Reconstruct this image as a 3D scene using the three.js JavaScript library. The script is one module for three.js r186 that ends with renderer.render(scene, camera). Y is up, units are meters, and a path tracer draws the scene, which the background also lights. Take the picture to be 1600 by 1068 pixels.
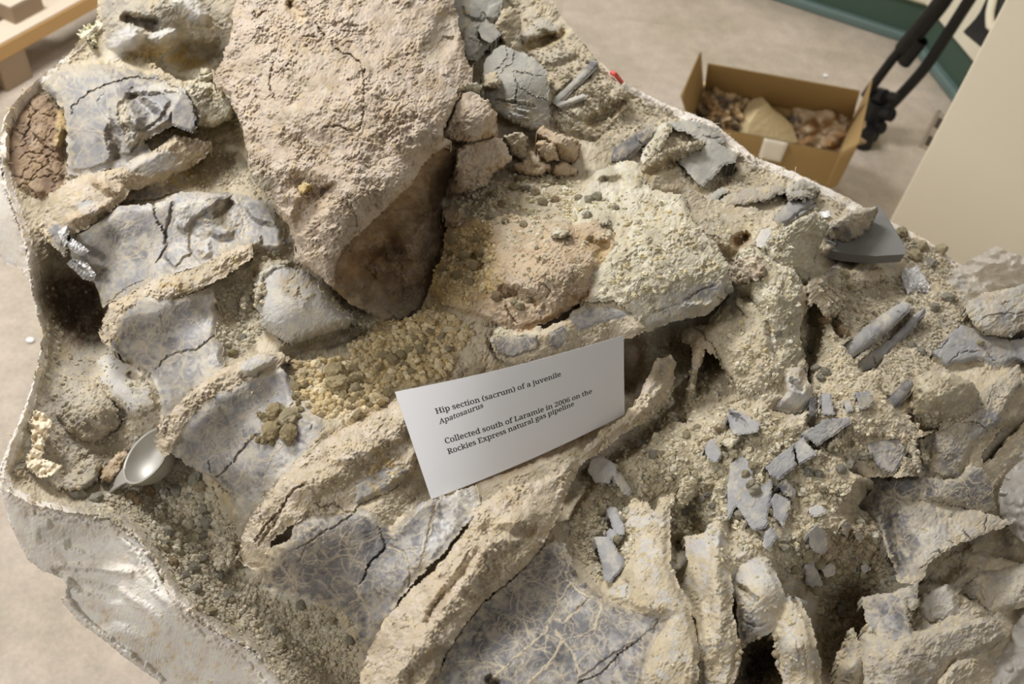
import * as THREE from 'three';
import { mergeGeometries, toCreasedNormals } from 'three/addons/utils/BufferGeometryUtils.js';
import { RoundedBoxGeometry } from 'three/addons/geometries/RoundedBoxGeometry.js';
import { RectAreaLightUniformsLib } from 'three/addons/lights/RectAreaLightUniformsLib.js';
import { createNoise3D } from 'simplex-noise';

// ---------------------------------------------------------------- camera, lights, exposure
const FOCAL = 1500, W = 1600, H = 1068, NADIR = [600, 1850], EYE = new THREE.Vector3(0, 1.45, 0);
const down = new THREE.Vector3(NADIR[0] - 800, -(NADIR[1] - 534), -FOCAL).normalize();
const upC = down.clone().negate();
const fwd = new THREE.Vector3(0, 0, -1); fwd.addScaledVector(upC, -fwd.dot(upC)).normalize();
const rightC = fwd.clone().cross(upC);
const CAM = new THREE.Matrix4().set(rightC.x, rightC.y, rightC.z, 0, upC.x, upC.y, upC.z, 0, -fwd.x, -fwd.y, -fwd.z, 0, 0, 0, 0, 1);
const scene = new THREE.Scene();
scene.background = new THREE.Color(0.02, 0.02, 0.02);
const camera = new THREE.PerspectiveCamera(2 * Math.atan(H / 2 / FOCAL) * 180 / Math.PI, W / H, 0.02, 30);
camera.position.copy(EYE);
camera.quaternion.setFromRotationMatrix(CAM);
camera.focus = 0.655;
camera.userData.fStop = 10;
const renderer = new THREE.WebGLRenderer({ antialias: true });
renderer.toneMapping = THREE.LinearToneMapping;
renderer.toneMappingExposure = 0.87;
renderer.shadowMap.enabled = true;
RectAreaLightUniformsLib.init();
const LAMPS = [[-1.35, -1.55, 8.6], [0.55, -2.9, 1.8], [1.9, -0.9, 0.4], [-2.3, 0.8, 5.6], [0.6, 0.9, 0.35]], CEIL = 2.72, LW = 1.2, LD = 0.6;
const LAMPCOL = new THREE.Color(1.0, 0.99, 0.975);
for (const [x, z, k] of LAMPS) {
  const l = new THREE.RectAreaLight(LAMPCOL, 5.2 * k, LW - 0.08, LD - 0.08);
  l.position.set(x, CEIL - 0.05, z); l.rotation.x = -Math.PI / 2; l.castShadow = true; scene.add(l);
}

// ---------------------------------------------------------------- helpers
let seed = 12345;
const rnd = () => { seed = (seed + 0x6d2b79f5) | 0; let t = Math.imul(seed ^ (seed >>> 15), 1 | seed); t = (t + Math.imul(t ^ (t >>> 7), 61 | t)) ^ t; return ((t ^ (t >>> 14)) >>> 0) / 4294967296; };
const rr = (a, b) => a + (b - a) * rnd();
const n3 = createNoise3D(rnd);
const clamp = (x, a = 0, b = 1) => x < a ? a : x > b ? b : x;
const sst = (a, b, x) => { const t = clamp((x - a) / (b - a)); return t * t * (3 - 2 * t); };
const mix = (a, b, t) => a + (b - a) * t;
const lin = (c) => { c /= 255; return c <= 0.04045 ? c / 12.92 : ((c + 0.055) / 1.055) ** 2.4; };
const GAIN = 0.86;                                              // what a fully lit white of the photograph stands for
const alb = (r, g, b, k = GAIN) => { const m = (r + g + b) / 3, s = .97; r = m + (r - m) * s; g = m + (g - m) * s; b = m + (b - m) * s; return [Math.min(0.9, lin(r) / k), Math.min(0.9, lin(g) / k), Math.min(0.9, lin(b) / k)]; };
const rgb = (r, g, b, k) => new THREE.Color().setRGB(...alb(r, g, b, k));
const Y0 = 0.90;
const M = CAM.elements;
function dirOf(px, py) {
  const a = (px - 800) / FOCAL, b = -(py - 534) / FOCAL;
  return [M[0] * a + M[4] * b - M[8], M[1] * a + M[5] * b - M[9], M[2] * a + M[6] * b - M[10]];
}
function P(px, py, y) { const d = dirOf(px, py), t = (y - EYE.y) / d[1]; return new THREE.Vector3(d[0] * t, y, d[2] * t); }
const V = (x, y, z) => new THREE.Vector3(x, y, z);
const used = {};
function numbered(n) { const k = used[n] = (used[n] ?? -1) + 1; return k ? n + '_' + String(k).padStart(3, '0') : n; }
function tag(o, label, category, group, kind) {
  if (label) o.userData.label = label; if (category) o.userData.category = category;
  if (group) o.userData.group = group; if (kind) o.userData.kind = kind; return o;
}
function mesh(name, geo, mat, parent = scene) {
  const m = new THREE.Mesh(geo, mat); m.name = parent === scene ? numbered(name) : name; m.castShadow = m.receiveShadow = true; parent.add(m); return m;
}
function thing(name, label, category, pos = [0, 0, 0], group) {
  const g = new THREE.Group(); g.name = numbered(name); g.position.set(...pos); scene.add(g); return tag(g, label, category, group);
}
function struct(name, geo, mat, parent = scene) { const m = mesh(name, geo, mat, parent); if (parent === scene) m.userData.kind = 'structure'; return m; }
function box(x0, x1, y0, y1, z0, z1) { const g = new THREE.BoxGeometry(x1 - x0, y1 - y0, z1 - z0); g.translate((x0 + x1) / 2, (y0 + y1) / 2, (z0 + z1) / 2); return g; }
// a slab of thickness t whose outer face is the polygon pts (points in space, roughly flat)
function slabGeo(pts, t) {
  const n = new THREE.Vector3(), c = new THREE.Vector3();
  for (let i = 0; i < pts.length; i++) { const a = pts[i], b = pts[(i + 1) % pts.length]; n.add(a.clone().cross(b)); c.add(a); }
  c.divideScalar(pts.length); n.set(0, 0, 0);
  for (let i = 0; i < pts.length; i++) n.add(pts[i].clone().sub(c).cross(pts[(i + 1) % pts.length].clone().sub(c)));
  n.normalize(); if (n.dot(EYE.clone().sub(c)) < 0) n.negate();
  const u = pts[1].clone().sub(pts[0]).normalize(), v = n.clone().cross(u);
  const sh = new THREE.Shape(pts.map((p) => new THREE.Vector2(p.clone().sub(c).dot(u), p.clone().sub(c).dot(v))));
  const g = new THREE.ExtrudeGeometry(sh, { depth: t, bevelEnabled: false });
  g.applyMatrix4(new THREE.Matrix4().makeBasis(u, v, n).setPosition(c.clone().addScaledVector(n, -t)));
  return g;
}
function tube(pts, r, seg = 24, rad = 10, closed = false) { return new THREE.TubeGeometry(new THREE.CatmullRomCurve3(pts, closed, 'catmullrom', 0.3), seg, r, rad, closed); }
function recentre(geo, p) { geo.translate(-p[0], -p[1], -p[2]); return geo; }

// textures -------------------------------------------------------
function noiseTex(size, fn, srgb) {
  const d = new Uint8Array(size * size * 4);
  for (let y = 0; y < size; y++) for (let x = 0; x < size; x++) { const c = fn(x / size, y / size), i = (y * size + x) * 4; d[i] = c[0]; d[i + 1] = c[1]; d[i + 2] = c[2]; d[i + 3] = 255; }
  const t = new THREE.DataTexture(d, size, size); t.wrapS = t.wrapT = THREE.RepeatWrapping; t.magFilter = THREE.LinearFilter; t.minFilter = THREE.LinearMipmapLinearFilter; t.generateMipmaps = true;
  if (srgb) t.colorSpace = THREE.SRGBColorSpace; t.needsUpdate = true; return t;
}
// tiling noise: a torus in noise space
function tn(u, v, f, s = 0) { const a = u * 2 * Math.PI, b = v * 2 * Math.PI, k = f / (2 * Math.PI); return n3(Math.cos(a) * k + s, Math.sin(a) * k + Math.cos(b) * k * 0.7, Math.sin(b) * k - s * 0.5); }
const grainTex = noiseTex(512, (u, v) => { const n = 128 + 52 * n3(u * 90, v * 90, 1) + 40 * n3(u * 200, v * 200, 5) + 22 * n3(u * 38, v * 38, 7); const c = clamp(n, 0, 255); return [c, c, c]; });
const fineTex = noiseTex(256, (u, v) => { const c = clamp(128 + 60 * n3(u * 60, v * 60, 2) + 40 * n3(u * 140, v * 140, 3), 0, 255); return [c, c, c]; });

// ---------------------------------------------------------------- room
const concreteTex = noiseTex(1024, (u, v) => {
  const a = n3(u * 5, v * 5, 11), b = n3(u * 22, v * 22, 4), c = n3(u * 90, v * 90, 8), s = n3(u * 240, v * 240, 9);
  const k = 1 + 0.05 * a + 0.04 * b + 0.035 * c + 0.03 * s, r = s > 0.72 ? 1.08 : 1;
  return [clamp(183 * k * r, 0, 255), clamp(171 * k, 0, 255), clamp(156 * k * (1 + 0.02 * a), 0, 255)];
}, true);
concreteTex.repeat.set(1, 1);
const floorMat = new THREE.MeshStandardMaterial({ map: concreteTex, roughness: 0.62, bumpMap: fineTex, bumpScale: 0.0006 });
const wallMat = new THREE.MeshStandardMaterial({ color: rgb(150, 147, 140), roughness: 0.85, bumpMap: fineTex, bumpScale: 0.0005 });
const ceilMat = new THREE.MeshStandardMaterial({ color: rgb(186, 184, 180), roughness: 0.95 });
{
  const x0 = -3.2, x1 = 3.4, z0 = -4.6, z1 = 3.0, t = 0.12;
  struct('floor', box(x0 - t, x1 + t, -t, 0, z0 - t, z1 + t), floorMat);
  const uv = scene.children.at(-1).geometry; const p = uv.attributes.position, q = uv.attributes.uv;
  for (let i = 0; i < p.count; i++) q.setXY(i, p.getX(i) / 1.3, p.getZ(i) / 1.3);
  struct('ceiling', box(x0 - t, x1 + t, CEIL, CEIL + t, z0 - t, z1 + t), ceilMat);
  struct('wall_left', box(x0 - t, x0, 0, CEIL, z0, z1), wallMat);
  struct('wall_right', box(x1, x1 + t, 0, CEIL, z0, z1), wallMat);
  struct('wall_back', box(x0 - t, x1 + t, 0, CEIL, z0 - t, z0), wallMat);
  struct('wall_front', box(x0 - t, x1 + t, 0, CEIL, z1, z1 + t), wallMat);
  const glow = new THREE.MeshStandardMaterial({ color: 0xffffff, emissive: LAMPCOL, emissiveIntensity: 1.2, roughness: 0.6 });
  const frameM = new THREE.MeshStandardMaterial({ color: rgb(235, 235, 232), roughness: 0.5 });
  const where = ['over the far left of the jacket', 'over the far cabinets', 'over the right cabinet', 'over the left end of the room', 'just behind the camera'];
  LAMPS.forEach(([x, z], i) => {
    const g = thing('ceiling_light', 'recessed white ceiling light panel ' + where[i], 'light', [x, CEIL - 0.06, z], 'ceiling light panels');
    mesh('diffuser', box(-LW / 2 + 0.03, LW / 2 - 0.03, 0.022, 0.03, -LD / 2 + 0.03, LD / 2 - 0.03), glow, g);
    mesh('frame', mergeGeometries([box(-LW / 2, LW / 2, 0.01, 0.06, -LD / 2, -LD / 2 + 0.03), box(-LW / 2, LW / 2, 0.01, 0.06, LD / 2 - 0.03, LD / 2), box(-LW / 2, -LW / 2 + 0.03, 0.01, 0.06, -LD / 2, LD / 2), box(LW / 2 - 0.03, LW / 2, 0.01, 0.06, -LD / 2, LD / 2)]), frameM, g);
  });
}

//#FOSSIL
// ---------------------------------------------------------------- the fossil block: one height and colour study, cut into its bones, rocks and bed
const CELL = 1.4, X0 = -70, Y0P = -110, NX = Math.ceil(1780 / CELL), NY = Math.ceil(1280 / CELL), NN = NX * NY;
const S = new Float32Array(NN), CR = new Float32Array(NN), CG = new Float32Array(NN), CB = new Float32Array(NN);
const AF = new Float32Array(NN), AL = new Float32Array(NN), AC = new Float32Array(NN), AV = new Float32Array(NN), LAB = new Int16Array(NN).fill(-1);
const QX = new Float32Array(NN), QZ = new Float32Array(NN), WX = new Float32Array(NN), WY = new Float32Array(NN);
const QN = (() => { const n = V(0, 1, .85).normalize(); return [0, n.y, n.z, n.dot(V(0, .96, -.46).sub(EYE))]; })();
for (let j = 0, k = 0; j < NY; j++) for (let i = 0; i < NX; i++, k++) {
  const v = dirOf(X0 + i * CELL, Y0P + j * CELL), t = QN[3] / (QN[1] * v[1] + QN[2] * v[2]); QX[k] = v[0] * t * 1000; QZ[k] = (v[1] * t * -QN[2] + v[2] * t * QN[1]) * 1000;   // millimetres on a plane laid through the block's sloping face
  WX[k] = 2.1 * n3(QX[k] / 9, QZ[k] / 9, 3) + 1.5 * n3(QX[k] / 3.2, QZ[k] / 3.2, 8); WY[k] = 2.1 * n3(QX[k] / 9, QZ[k] / 9, 31) + 1.5 * n3(QX[k] / 3.2, QZ[k] / 3.2, 37);
}
function tps(pts) {                                             // thin-plate spline through [x, y, h]
  const n = pts.length, N = n + 3, A = Array.from({ length: N }, () => new Float64Array(N + 1)), U = (d2) => d2 < 1e-9 ? 0 : d2 * Math.log(d2);
  const sc = 1 / 300, X = pts.map((p) => p[0] * sc), Y = pts.map((p) => p[1] * sc);
  for (let i = 0; i < n; i++) {
    for (let j = 0; j < n; j++) A[i][j] = U((X[i] - X[j]) ** 2 + (Y[i] - Y[j]) ** 2) + (i === j ? 0.004 : 0);
    A[i][n] = A[n][i] = 1; A[i][n + 1] = A[n + 1][i] = X[i]; A[i][n + 2] = A[n + 2][i] = Y[i]; A[i][N] = pts[i][2];
  }
  for (let c = 0; c < N; c++) {
    let b = c; for (let r = c + 1; r < N; r++) if (Math.abs(A[r][c]) > Math.abs(A[b][c])) b = r;
    [A[c], A[b]] = [A[b], A[c]]; const d = A[c][c] || 1e-12;
    for (let r = 0; r < N; r++) if (r !== c && A[r][c]) { const f = A[r][c] / d; for (let k = c; k <= N; k++) A[r][k] -= f * A[c][k]; }
  }
  const w = A.map((r, i) => r[N] / r[i]);
  return (x, y) => { x *= sc; y *= sc; let h = w[n] + w[n + 1] * x + w[n + 2] * y; for (let i = 0; i < n; i++) { const d = (x - X[i]) ** 2 + (y - Y[i]) ** 2; if (d > 1e-9) h += w[i] * d * Math.log(d); } return h; };
}
// kinds of surface: three colours (as photographed) and how rough: f = broken relief, l = crumbs, c = cracking, v = pale root veins
const K = {
  slab: { c: [[188, 172, 154], [171, 154, 134], [196, 182, 166]], f: 1.5, l: 0.35, k: 0.25, v: 0 },
  matrix: { c: [[185, 173, 150], [162, 150, 126], [196, 185, 163]], f: 1.2, l: 1.0, k: 0.2, v: 0 },
  pale: { c: [[194, 187, 165], [172, 164, 142], [204, 198, 181]], f: 1.3, l: 0.55, k: 0.25, v: 0 },
  gravel: { c: [[172, 164, 146], [150, 142, 124], [186, 178, 160]], f: 1.0, l: 1.5, k: 0, v: 0 },
  rubble: { c: [[183, 172, 148], [160, 149, 124], [192, 183, 161]], f: 1.1, l: 1.4, k: 0.1, v: 0 },
  ochre: { c: [[190, 166, 112], [172, 148, 98], [198, 178, 130]], f: 1.2, l: 1.5, k: 0.1, v: 0 },
  brown: { c: [[184, 164, 138], [166, 143, 114], [190, 172, 150]], f: 1.0, l: 0.8, k: 0.35, v: 0 },
  iron: { c: [[150, 118, 78], [128, 98, 62], [168, 138, 96]], f: 1.0, l: 0.8, k: 0.3, v: 0 },
  clay: { c: [[146, 124, 102], [128, 106, 86], [160, 138, 114]], f: 0.7, l: 0.25, k: 1.0, v: 0 },
  ridge: { c: [[190, 176, 153], [170, 156, 133], [198, 185, 168]], f: 1.5, l: 0.8, k: 0.12, v: 0 },
  bone: { c: [[143, 142, 144], [112, 111, 114], [168, 165, 159]], f: 0.12, l: 0.03, k: 0, v: 1 },
  darkbone: { c: [[106, 105, 107], [82, 81, 84], [134, 131, 128]], f: 0.14, l: 0.03, k: 0, v: 1 },
  palebone: { c: [[188, 186, 182], [176, 174, 174], [198, 192, 180]], f: 0.25, l: 0.08, k: 0.1, v: 0.45 },
  plate: { c: [[154, 153, 153], [138, 137, 140], [174, 170, 162]], f: 0.22, l: 0.05, k: 0.15, v: 0.1 },
  greyplate: { c: [[164, 162, 154], [150, 148, 141], [178, 174, 163]], f: 0.3, l: 0.08, k: 0.2, v: 0.05 },
  shell: { c: [[170, 162, 147], [150, 143, 132], [184, 174, 154]], f: 0.85, l: 0.6, k: 0.35, v: 0.15 },
  dust: { c: [[188, 175, 149], [170, 158, 134], [196, 184, 160]], f: 0.85, l: 0.5, k: 0.1, v: 0 },
  underside: { c: [[132, 108, 80], [108, 84, 58], [150, 128, 100]], f: 1.6, l: 0.7, k: 0.5, v: 0 },  // brown stone, darkened to carry the shade on the slab's broken side
  plaster: { c: [[226, 219, 210], [215, 206, 195], [229, 224, 217]], f: 0.22, l: 0.06, k: 0, v: 0 },
  burlap: { c: [[214, 196, 164], [196, 176, 140], [226, 212, 186]], f: 0.9, l: 0.9, k: 0, v: 0 },
};
for (const k in K) { K[k].a = K[k].c.map((c) => alb(...c)); }
function setKind(k, kd, t) {
  const a = n3(QX[k] / 26, QZ[k] / 26, 21) + 0.5 * n3(QX[k] / 9, QZ[k] / 9, 24), b = n3(QX[k] / 17 + 50, QZ[k] / 17, 27) + 0.5 * n3(QX[k] / 5, QZ[k] / 5, 29);
  const w1 = sst(-0.1, 0.9, a), w2 = sst(0.0, 0.9, b), A = K[kd].a;
  CR[k] = mix(CR[k], mix(mix(A[0][0], A[1][0], w1), A[2][0], w2), t); CG[k] = mix(CG[k], mix(mix(A[0][1], A[1][1], w1), A[2][1], w2), t); CB[k] = mix(CB[k], mix(mix(A[0][2], A[1][2], w1), A[2][2], w2), t);
  AF[k] = mix(AF[k], K[kd].f, t); AL[k] = mix(AL[k], K[kd].l, t); AC[k] = mix(AC[k], K[kd].k, t); AV[k] = mix(AV[k], K[kd].v, t);
}
function sd(poly, x, y) {                                       // signed distance, positive inside
  let m = 1e18, c = false; const n = poly.length;
  for (let i = 0, j = n - 1; i < n; j = i++) {
    const ax = poly[j][0], ay = poly[j][1], bx = poly[i][0], by = poly[i][1], ex = bx - ax, ey = by - ay, wx = x - ax, wy = y - ay;
    const t = clamp((wx * ex + wy * ey) / (ex * ex + ey * ey || 1e-9)), dx = wx - ex * t, dy = wy - ey * t; m = Math.min(m, dx * dx + dy * dy);
    if ((by > y) !== (ay > y) && x < ex * (y - by) / (ey || 1e-9) + bx) c = !c;
  }
  return c ? Math.sqrt(m) : -Math.sqrt(m);
}
function each(pts, pad, fn) {
  let x0 = 1e9, x1 = -1e9, y0 = 1e9, y1 = -1e9;
  for (const p of pts) { x0 = Math.min(x0, p[0]); x1 = Math.max(x1, p[0]); y0 = Math.min(y0, p[1]); y1 = Math.max(y1, p[1]); }
  const i0 = Math.max(0, Math.floor((x0 - pad - X0) / CELL)), i1 = Math.min(NX - 1, Math.ceil((x1 + pad - X0) / CELL)), j0 = Math.max(0, Math.floor((y0 - pad - Y0P) / CELL)), j1 = Math.min(NY - 1, Math.ceil((y1 + pad - Y0P) / CELL));
  for (let j = j0; j <= j1; j++) for (let i = i0; i <= i1; i++) fn(j * NX + i, X0 + i * CELL, Y0P + j * CELL);
}
function line(pts, x, y) {                                      // distance to a polyline and its values there
  let m = 1e18, b = null, bt = 0;
  for (let i = 0; i + 1 < pts.length; i++) {
    const a = pts[i], c = pts[i + 1], ex = c[0] - a[0], ey = c[1] - a[1], t = clamp(((x - a[0]) * ex + (y - a[1]) * ey) / (ex * ex + ey * ey || 1e-9)), d = (x - a[0] - ex * t) ** 2 + (y - a[1] - ey * t) ** 2;
    if (d < m) { m = d; b = i; bt = t; }
  }
  return [Math.sqrt(m), b, bt];
}
const LABELS = [];
// body: a lump of its own (or, with parent, a part of one). ctrl = heights in cm, lift = cm over what lies there, flat = plane through its outline, top = outline of its top face when its sides slope
function body(name, out, o) {
  const id = LABELS.length; LABELS.push({ name, ...o });
  let f = o.ctrl ? tps(o.ctrl) : null;
  if (o.flat !== undefined) {                                   // least squares plane through the ground at the outline
    const q = out.map(([x, y]) => [x, y, at(x, y) * 100]); const n = q.length, m = (i) => q.reduce((s, p) => s + p[i], 0) / n, mx = m(0), my = m(1), mh = m(2);
    let a = 0, b = 0, c = 0, d = 0, e = 0; for (const p of q) { const x = p[0] - mx, y = p[1] - my, h = p[2] - mh; a += x * x; b += x * y; c += y * y; d += x * h; e += y * h; }
    const D = a * c - b * b || 1, gx = clamp((d * c - e * b) / D, -0.03, 0.03), gy = clamp((a * e - b * d) / D, -0.04, 0.03); f = (x, y) => mh + gx * (x - mx) + gy * (y - my) + o.flat;
  }
  const w = o.warp ?? 1, rw = o.rw ?? 6, rd = o.rd ?? 0.3, ax = o.axis;
  each(out, 6, (k, x, y) => {
    const X = x + WX[k] * w, Y = y + WY[k] * w, d = sd(out, X, Y); if (d <= 0) return;
    let h = f ? f(x, y) : S[k] * 100 + (o.lift ?? 0);
    const t = 1 - Math.min(d / rw, 1); h -= rd * (1 - Math.sqrt(Math.max(0, 1 - t * t)));
    if (o.dome) { const u = 1 - Math.min(d / (o.dw ?? 30), 1); h += o.dome * Math.sqrt(Math.max(0, 1 - u * u)); }
    if (o.top) { const e = -sd(o.top, X, Y); if (e > 0) h -= o.H * e / (e + d); }
    if (ax) { const [q] = line(ax, x, y), u = Math.min(q / (o.ar ?? 10), 1); h -= (o.ah ?? 0.3) * (1 - Math.sqrt(1 - u * u)); }
    S[k] = h / 100; LAB[k] = id; if (o.kind) setKind(k, o.kind, o.amt ?? 1);
  });
  return id;
}
const at = (x, y) => S[clamp(Math.round((y - Y0P) / CELL), 0, NY - 1) * NX + clamp(Math.round((x - X0) / CELL), 0, NX - 1)];
const labAt = (x, y) => LAB[clamp(Math.round((y - Y0P) / CELL), 0, NY - 1) * NX + clamp(Math.round((x - X0) / CELL), 0, NX - 1)];
function paint(out, kind, f = 5, amt = 1, w = 2) { each(out, f + 10, (k, x, y) => { const d = sd(out, x + WX[k] * w, y + WY[k] * w), t = sst(-f, f, d); if (t > 0) setKind(k, kind, amt < 1 ? t * sst(.75 - amt * 1.3, 1.15 - amt * 1.1, .55 * n3(QX[k] / 14, QZ[k] / 14, 120) + .45 * n3(QX[k] / 5, QZ[k] / 5, 123) + .2) * Math.min(1, amt + .25) : t); }); }
function plate(out, kind, lift = 0.1, rw = 2.5, w = 0.8) {       // a raised flake with a crisp edge, on whatever body it lies
  each(out, 6, (k, x, y) => { const d = sd(out, x + WX[k] * w, y + WY[k] * w); if (d <= 0) return; S[k] += lift / 100 * sst(0, rw, d); if (kind) setKind(k, kind, 1); });
}
function ridge(pts, o = {}) {                                   // points [x, y, half width, height in cm]
  const R = Math.max(...pts.map((p) => p[2]));
  each(pts, R, (k, x, y) => {
    if (o.only !== undefined && LABELS[LAB[k]]?.name !== o.only) return;
    const w = o.w ?? 1, [d, i, t] = line(pts, x + WX[k] * w, y + WY[k] * w), hw = mix(pts[i][2], pts[i + 1][2], t), hh = mix(pts[i][3], pts[i + 1][3], t), u = d / hw;
    if (u < 1) { S[k] += hh / 100 * (o.sharp ? (1 - u) : (1 - u * u) ** 2); if (o.kind) setKind(k, o.kind, (o.amt ?? 1) * sst(1, 0.6, u)); }
  });
}
const CRACKS = [];
function crack(pts, w = 2.2, depth = 0.35, seal) { CRACKS.push([pts, w, depth, seal]); }
// ---- the bed of rock, heights in cm over the jacket's level
const base = tps([
  [0, 230, 1], [40, 400, 0], [55, 520, -1], [20, 700, -1], [100, 790, -2], [220, 850, -3], [300, 960, -4], [440, 1060, -5], [440, 1180, -6], [-60, 300, 0], [-60, 700, -2], [-40, 950, -6], [150, 1150, -8],
  [60, 230, -1.5], [120, 480, -9], [100, 570, -5], [170, 600, -3], [180, 680, -4.5], [110, 740, -4], [250, 760, -6], [300, 850, -6.5], [450, 980, -7], [510, 1040, -7], [370, 930, -6.5], [340, 870, -6.5],
  [180, 200, 2.5], [260, 370, 3], [280, 530, 2.5], [370, 680, 2.5], [500, 850, 2.5], [850, 950, 2.6], [600, 850, 3.4], [380, 500, 1.5], [450, 470, 2.5], [590, 560, 3], [560, 700, 4.5], [700, 600, 4],
  [250, 50, 4], [330, 200, 1.5], [320, 260, -0.5], [430, 350, 3], [520, 200, 4], [600, 400, 1], [640, 470, 2], [720, 400, 5], [800, 430, 7], [780, 300, 6], [900, 300, 6.5], [1050, 350, 8], [1000, 450, 7.5], [900, 520, 6]],);
const base2 = tps([
  [0, 230, 1], [60, 230, -1.5], [120, 480, -8], [110, 740, -4], [300, 850, -6.5], [450, 980, -7], [180, 200, 2.5], [280, 530, 2.5], [370, 680, 2.5], [500, 850, 2.5], [850, 950, 2.6], [430, 350, 3], [600, 400, 1], [720, 400, 5], [800, 430, 7], [780, 300, 6], [900, 300, 6.5], [1050, 350, 8], [1000, 450, 7.5],
  [560, 700, 4.5], [740, 740, 1], [850, 690, 1.5], [1000, 560, -2], [1090, 520, -1.5], [1060, 620, 1], [1000, 720, 2], [920, 780, 1], [940, 850, 1], [960, 900, 1.5], [1100, 700, 3.2], [1200, 560, 6], [1250, 470, 7], [1200, 420, 7.5], [1300, 620, 5], [1380, 680, 5], [1250, 780, 4], [1150, 900, 4], [1280, 850, 3.4], [1060, 850, -1], [1190, 1040, -4], [1340, 940, -4.5], [1345, 1050, -5], [1230, 1060, 1], [1040, 1050, 3],
  [1450, 480, 0], [1380, 460, -1], [1500, 560, 1], [1430, 620, 3], [1570, 600, 2], [1480, 780, 2], [1450, 900, 1], [1420, 1030, 1], [1560, 850, -2], [1580, 920, -2], [1650, 700, -2], [1650, 1000, -4], [1720, 900, -5],
  [820, 60, 6], [900, 120, 4.5], [960, 180, 3], [1000, 140, 1.5], [1100, 190, 1], [1050, 260, 2.5], [1150, 290, 1.5], [1250, 270, 0.5], [1220, 330, 2.5], [1330, 320, 0], [1430, 380, -1], [1520, 440, -2], [1650, 500, -3], [200, -100, 4], [600, -100, 7], [850, -90, 4], [1700, 620, -4], [440, 1180, -8], [900, 1180, 2], [1400, 1180, -2]]);
{ // left and right halves blended, on a coarse grid
  const G = 7, gx = Math.ceil(NX * CELL / G) + 2, gy = Math.ceil(NY * CELL / G) + 2, g = new Float32Array(gx * gy);
  for (let j = 0; j < gy; j++) for (let i = 0; i < gx; i++) { const x = X0 + i * G, y = Y0P + j * G, t = sst(520, 760, x); g[j * gx + i] = mix(t < 1 ? base(x, y) : 0, t > 0 ? base2(x, y) : 0, t); }
  for (let j = 0, k = 0; j < NY; j++) for (let i = 0; i < NX; i++, k++) { const u = i * CELL / G, v = j * CELL / G, a = Math.floor(u), b = Math.floor(v), p = b * gx + a, s = u - a, t = v - b; S[k] = mix(mix(g[p], g[p + 1], s), mix(g[p + gx], g[p + gx + 1], s), t) / 100; }
}
const JACKET = [[155, -100], [150, 40], [128, 60], [105, 85], [60, 122], [25, 155], [4, 185], [-2, 230], [6, 290], [28, 350], [44, 410], [52, 470], [66, 520], [58, 570], [40, 630], [14, 690], [0, 740], [3, 762], [50, 790], [110, 803], [165, 808], [208, 838], [240, 880], [270, 945], [330, 985], [395, 1018], [440, 1066], [520, 1170],
  [1690, 1170], [1700, 520], [1560, 470], [1515, 425], [1450, 375], [1370, 335], [1310, 301], [1240, 268], [1178, 244], [1140, 212], [1110, 188], [1040, 162], [970, 126], [935, 95], [880, 30], [850, -20], [800, -100]];
const WALL = [[-2, 225], [-10, 300], [-14, 380], [10, 412], [34, 418], [46, 440], [52, 470], [66, 520], [58, 570], [40, 630], [14, 690], [-4, 740], [2, 770], [18, 820], [42, 872], [70, 893], [100, 903], [104, 915], [98, 940], [120, 968], [170, 1005], [200, 1030], [245, 1062], [330, 1170], [520, 1170], [600, 1100], [450, 950], [300, 800], [120, 690], [110, 560], [120, 450], [70, 330]];
body('plaster_jacket', WALL, { ctrl: [[-10, 300, -3], [20, 340, 0], [44, 410, 0], [-14, 380, -9], [30, 415, -5], [52, 470, -.5], [66, 520, -.5], [40, 630, -1], [0, 740, -1.2], [165, 808, -2.4], [240, 880, -3], [270, 945, -3.6], [395, 1018, -5], [440, 1066, -5.5], [520, 1170, -7], [18, 820, -4], [70, 893, -6.4], [100, 940, -8], [200, 1030, -10], [245, 1062, -11.5], [330, 1170, -14], [150, 900, -5.4], [220, 980, -7], [330, 1060, -8.4]], rd: 0.5, rw: 8, kind: 'plaster', skirt: 0.05, warp: 0.6,
  label: 'white plaster field jacket with a rough burlap rim cradling the fossil block', category: 'plaster jacket' });
body('rock_matrix', JACKET, { lift: 0, rd: 0, kind: 'matrix', skirt: 0.1, warp: .35, label: 'crumbly tan rock matrix filling the plaster jacket between all the bones', category: 'rock' });
{ // heights of the bed as computed above, not of the wall
  const id = LABELS.length - 1; for (let k = 0; k < NN; k++) if (LAB[k] === id) { const x = X0 + (k % NX) * CELL, y = Y0P + Math.floor(k / NX) * CELL, t = sst(520, 760, x); S[k] = mix(t < 1 ? base(x, y) : 0, t > 0 ? base2(x, y) : 0, t) / 100; }
}
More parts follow.
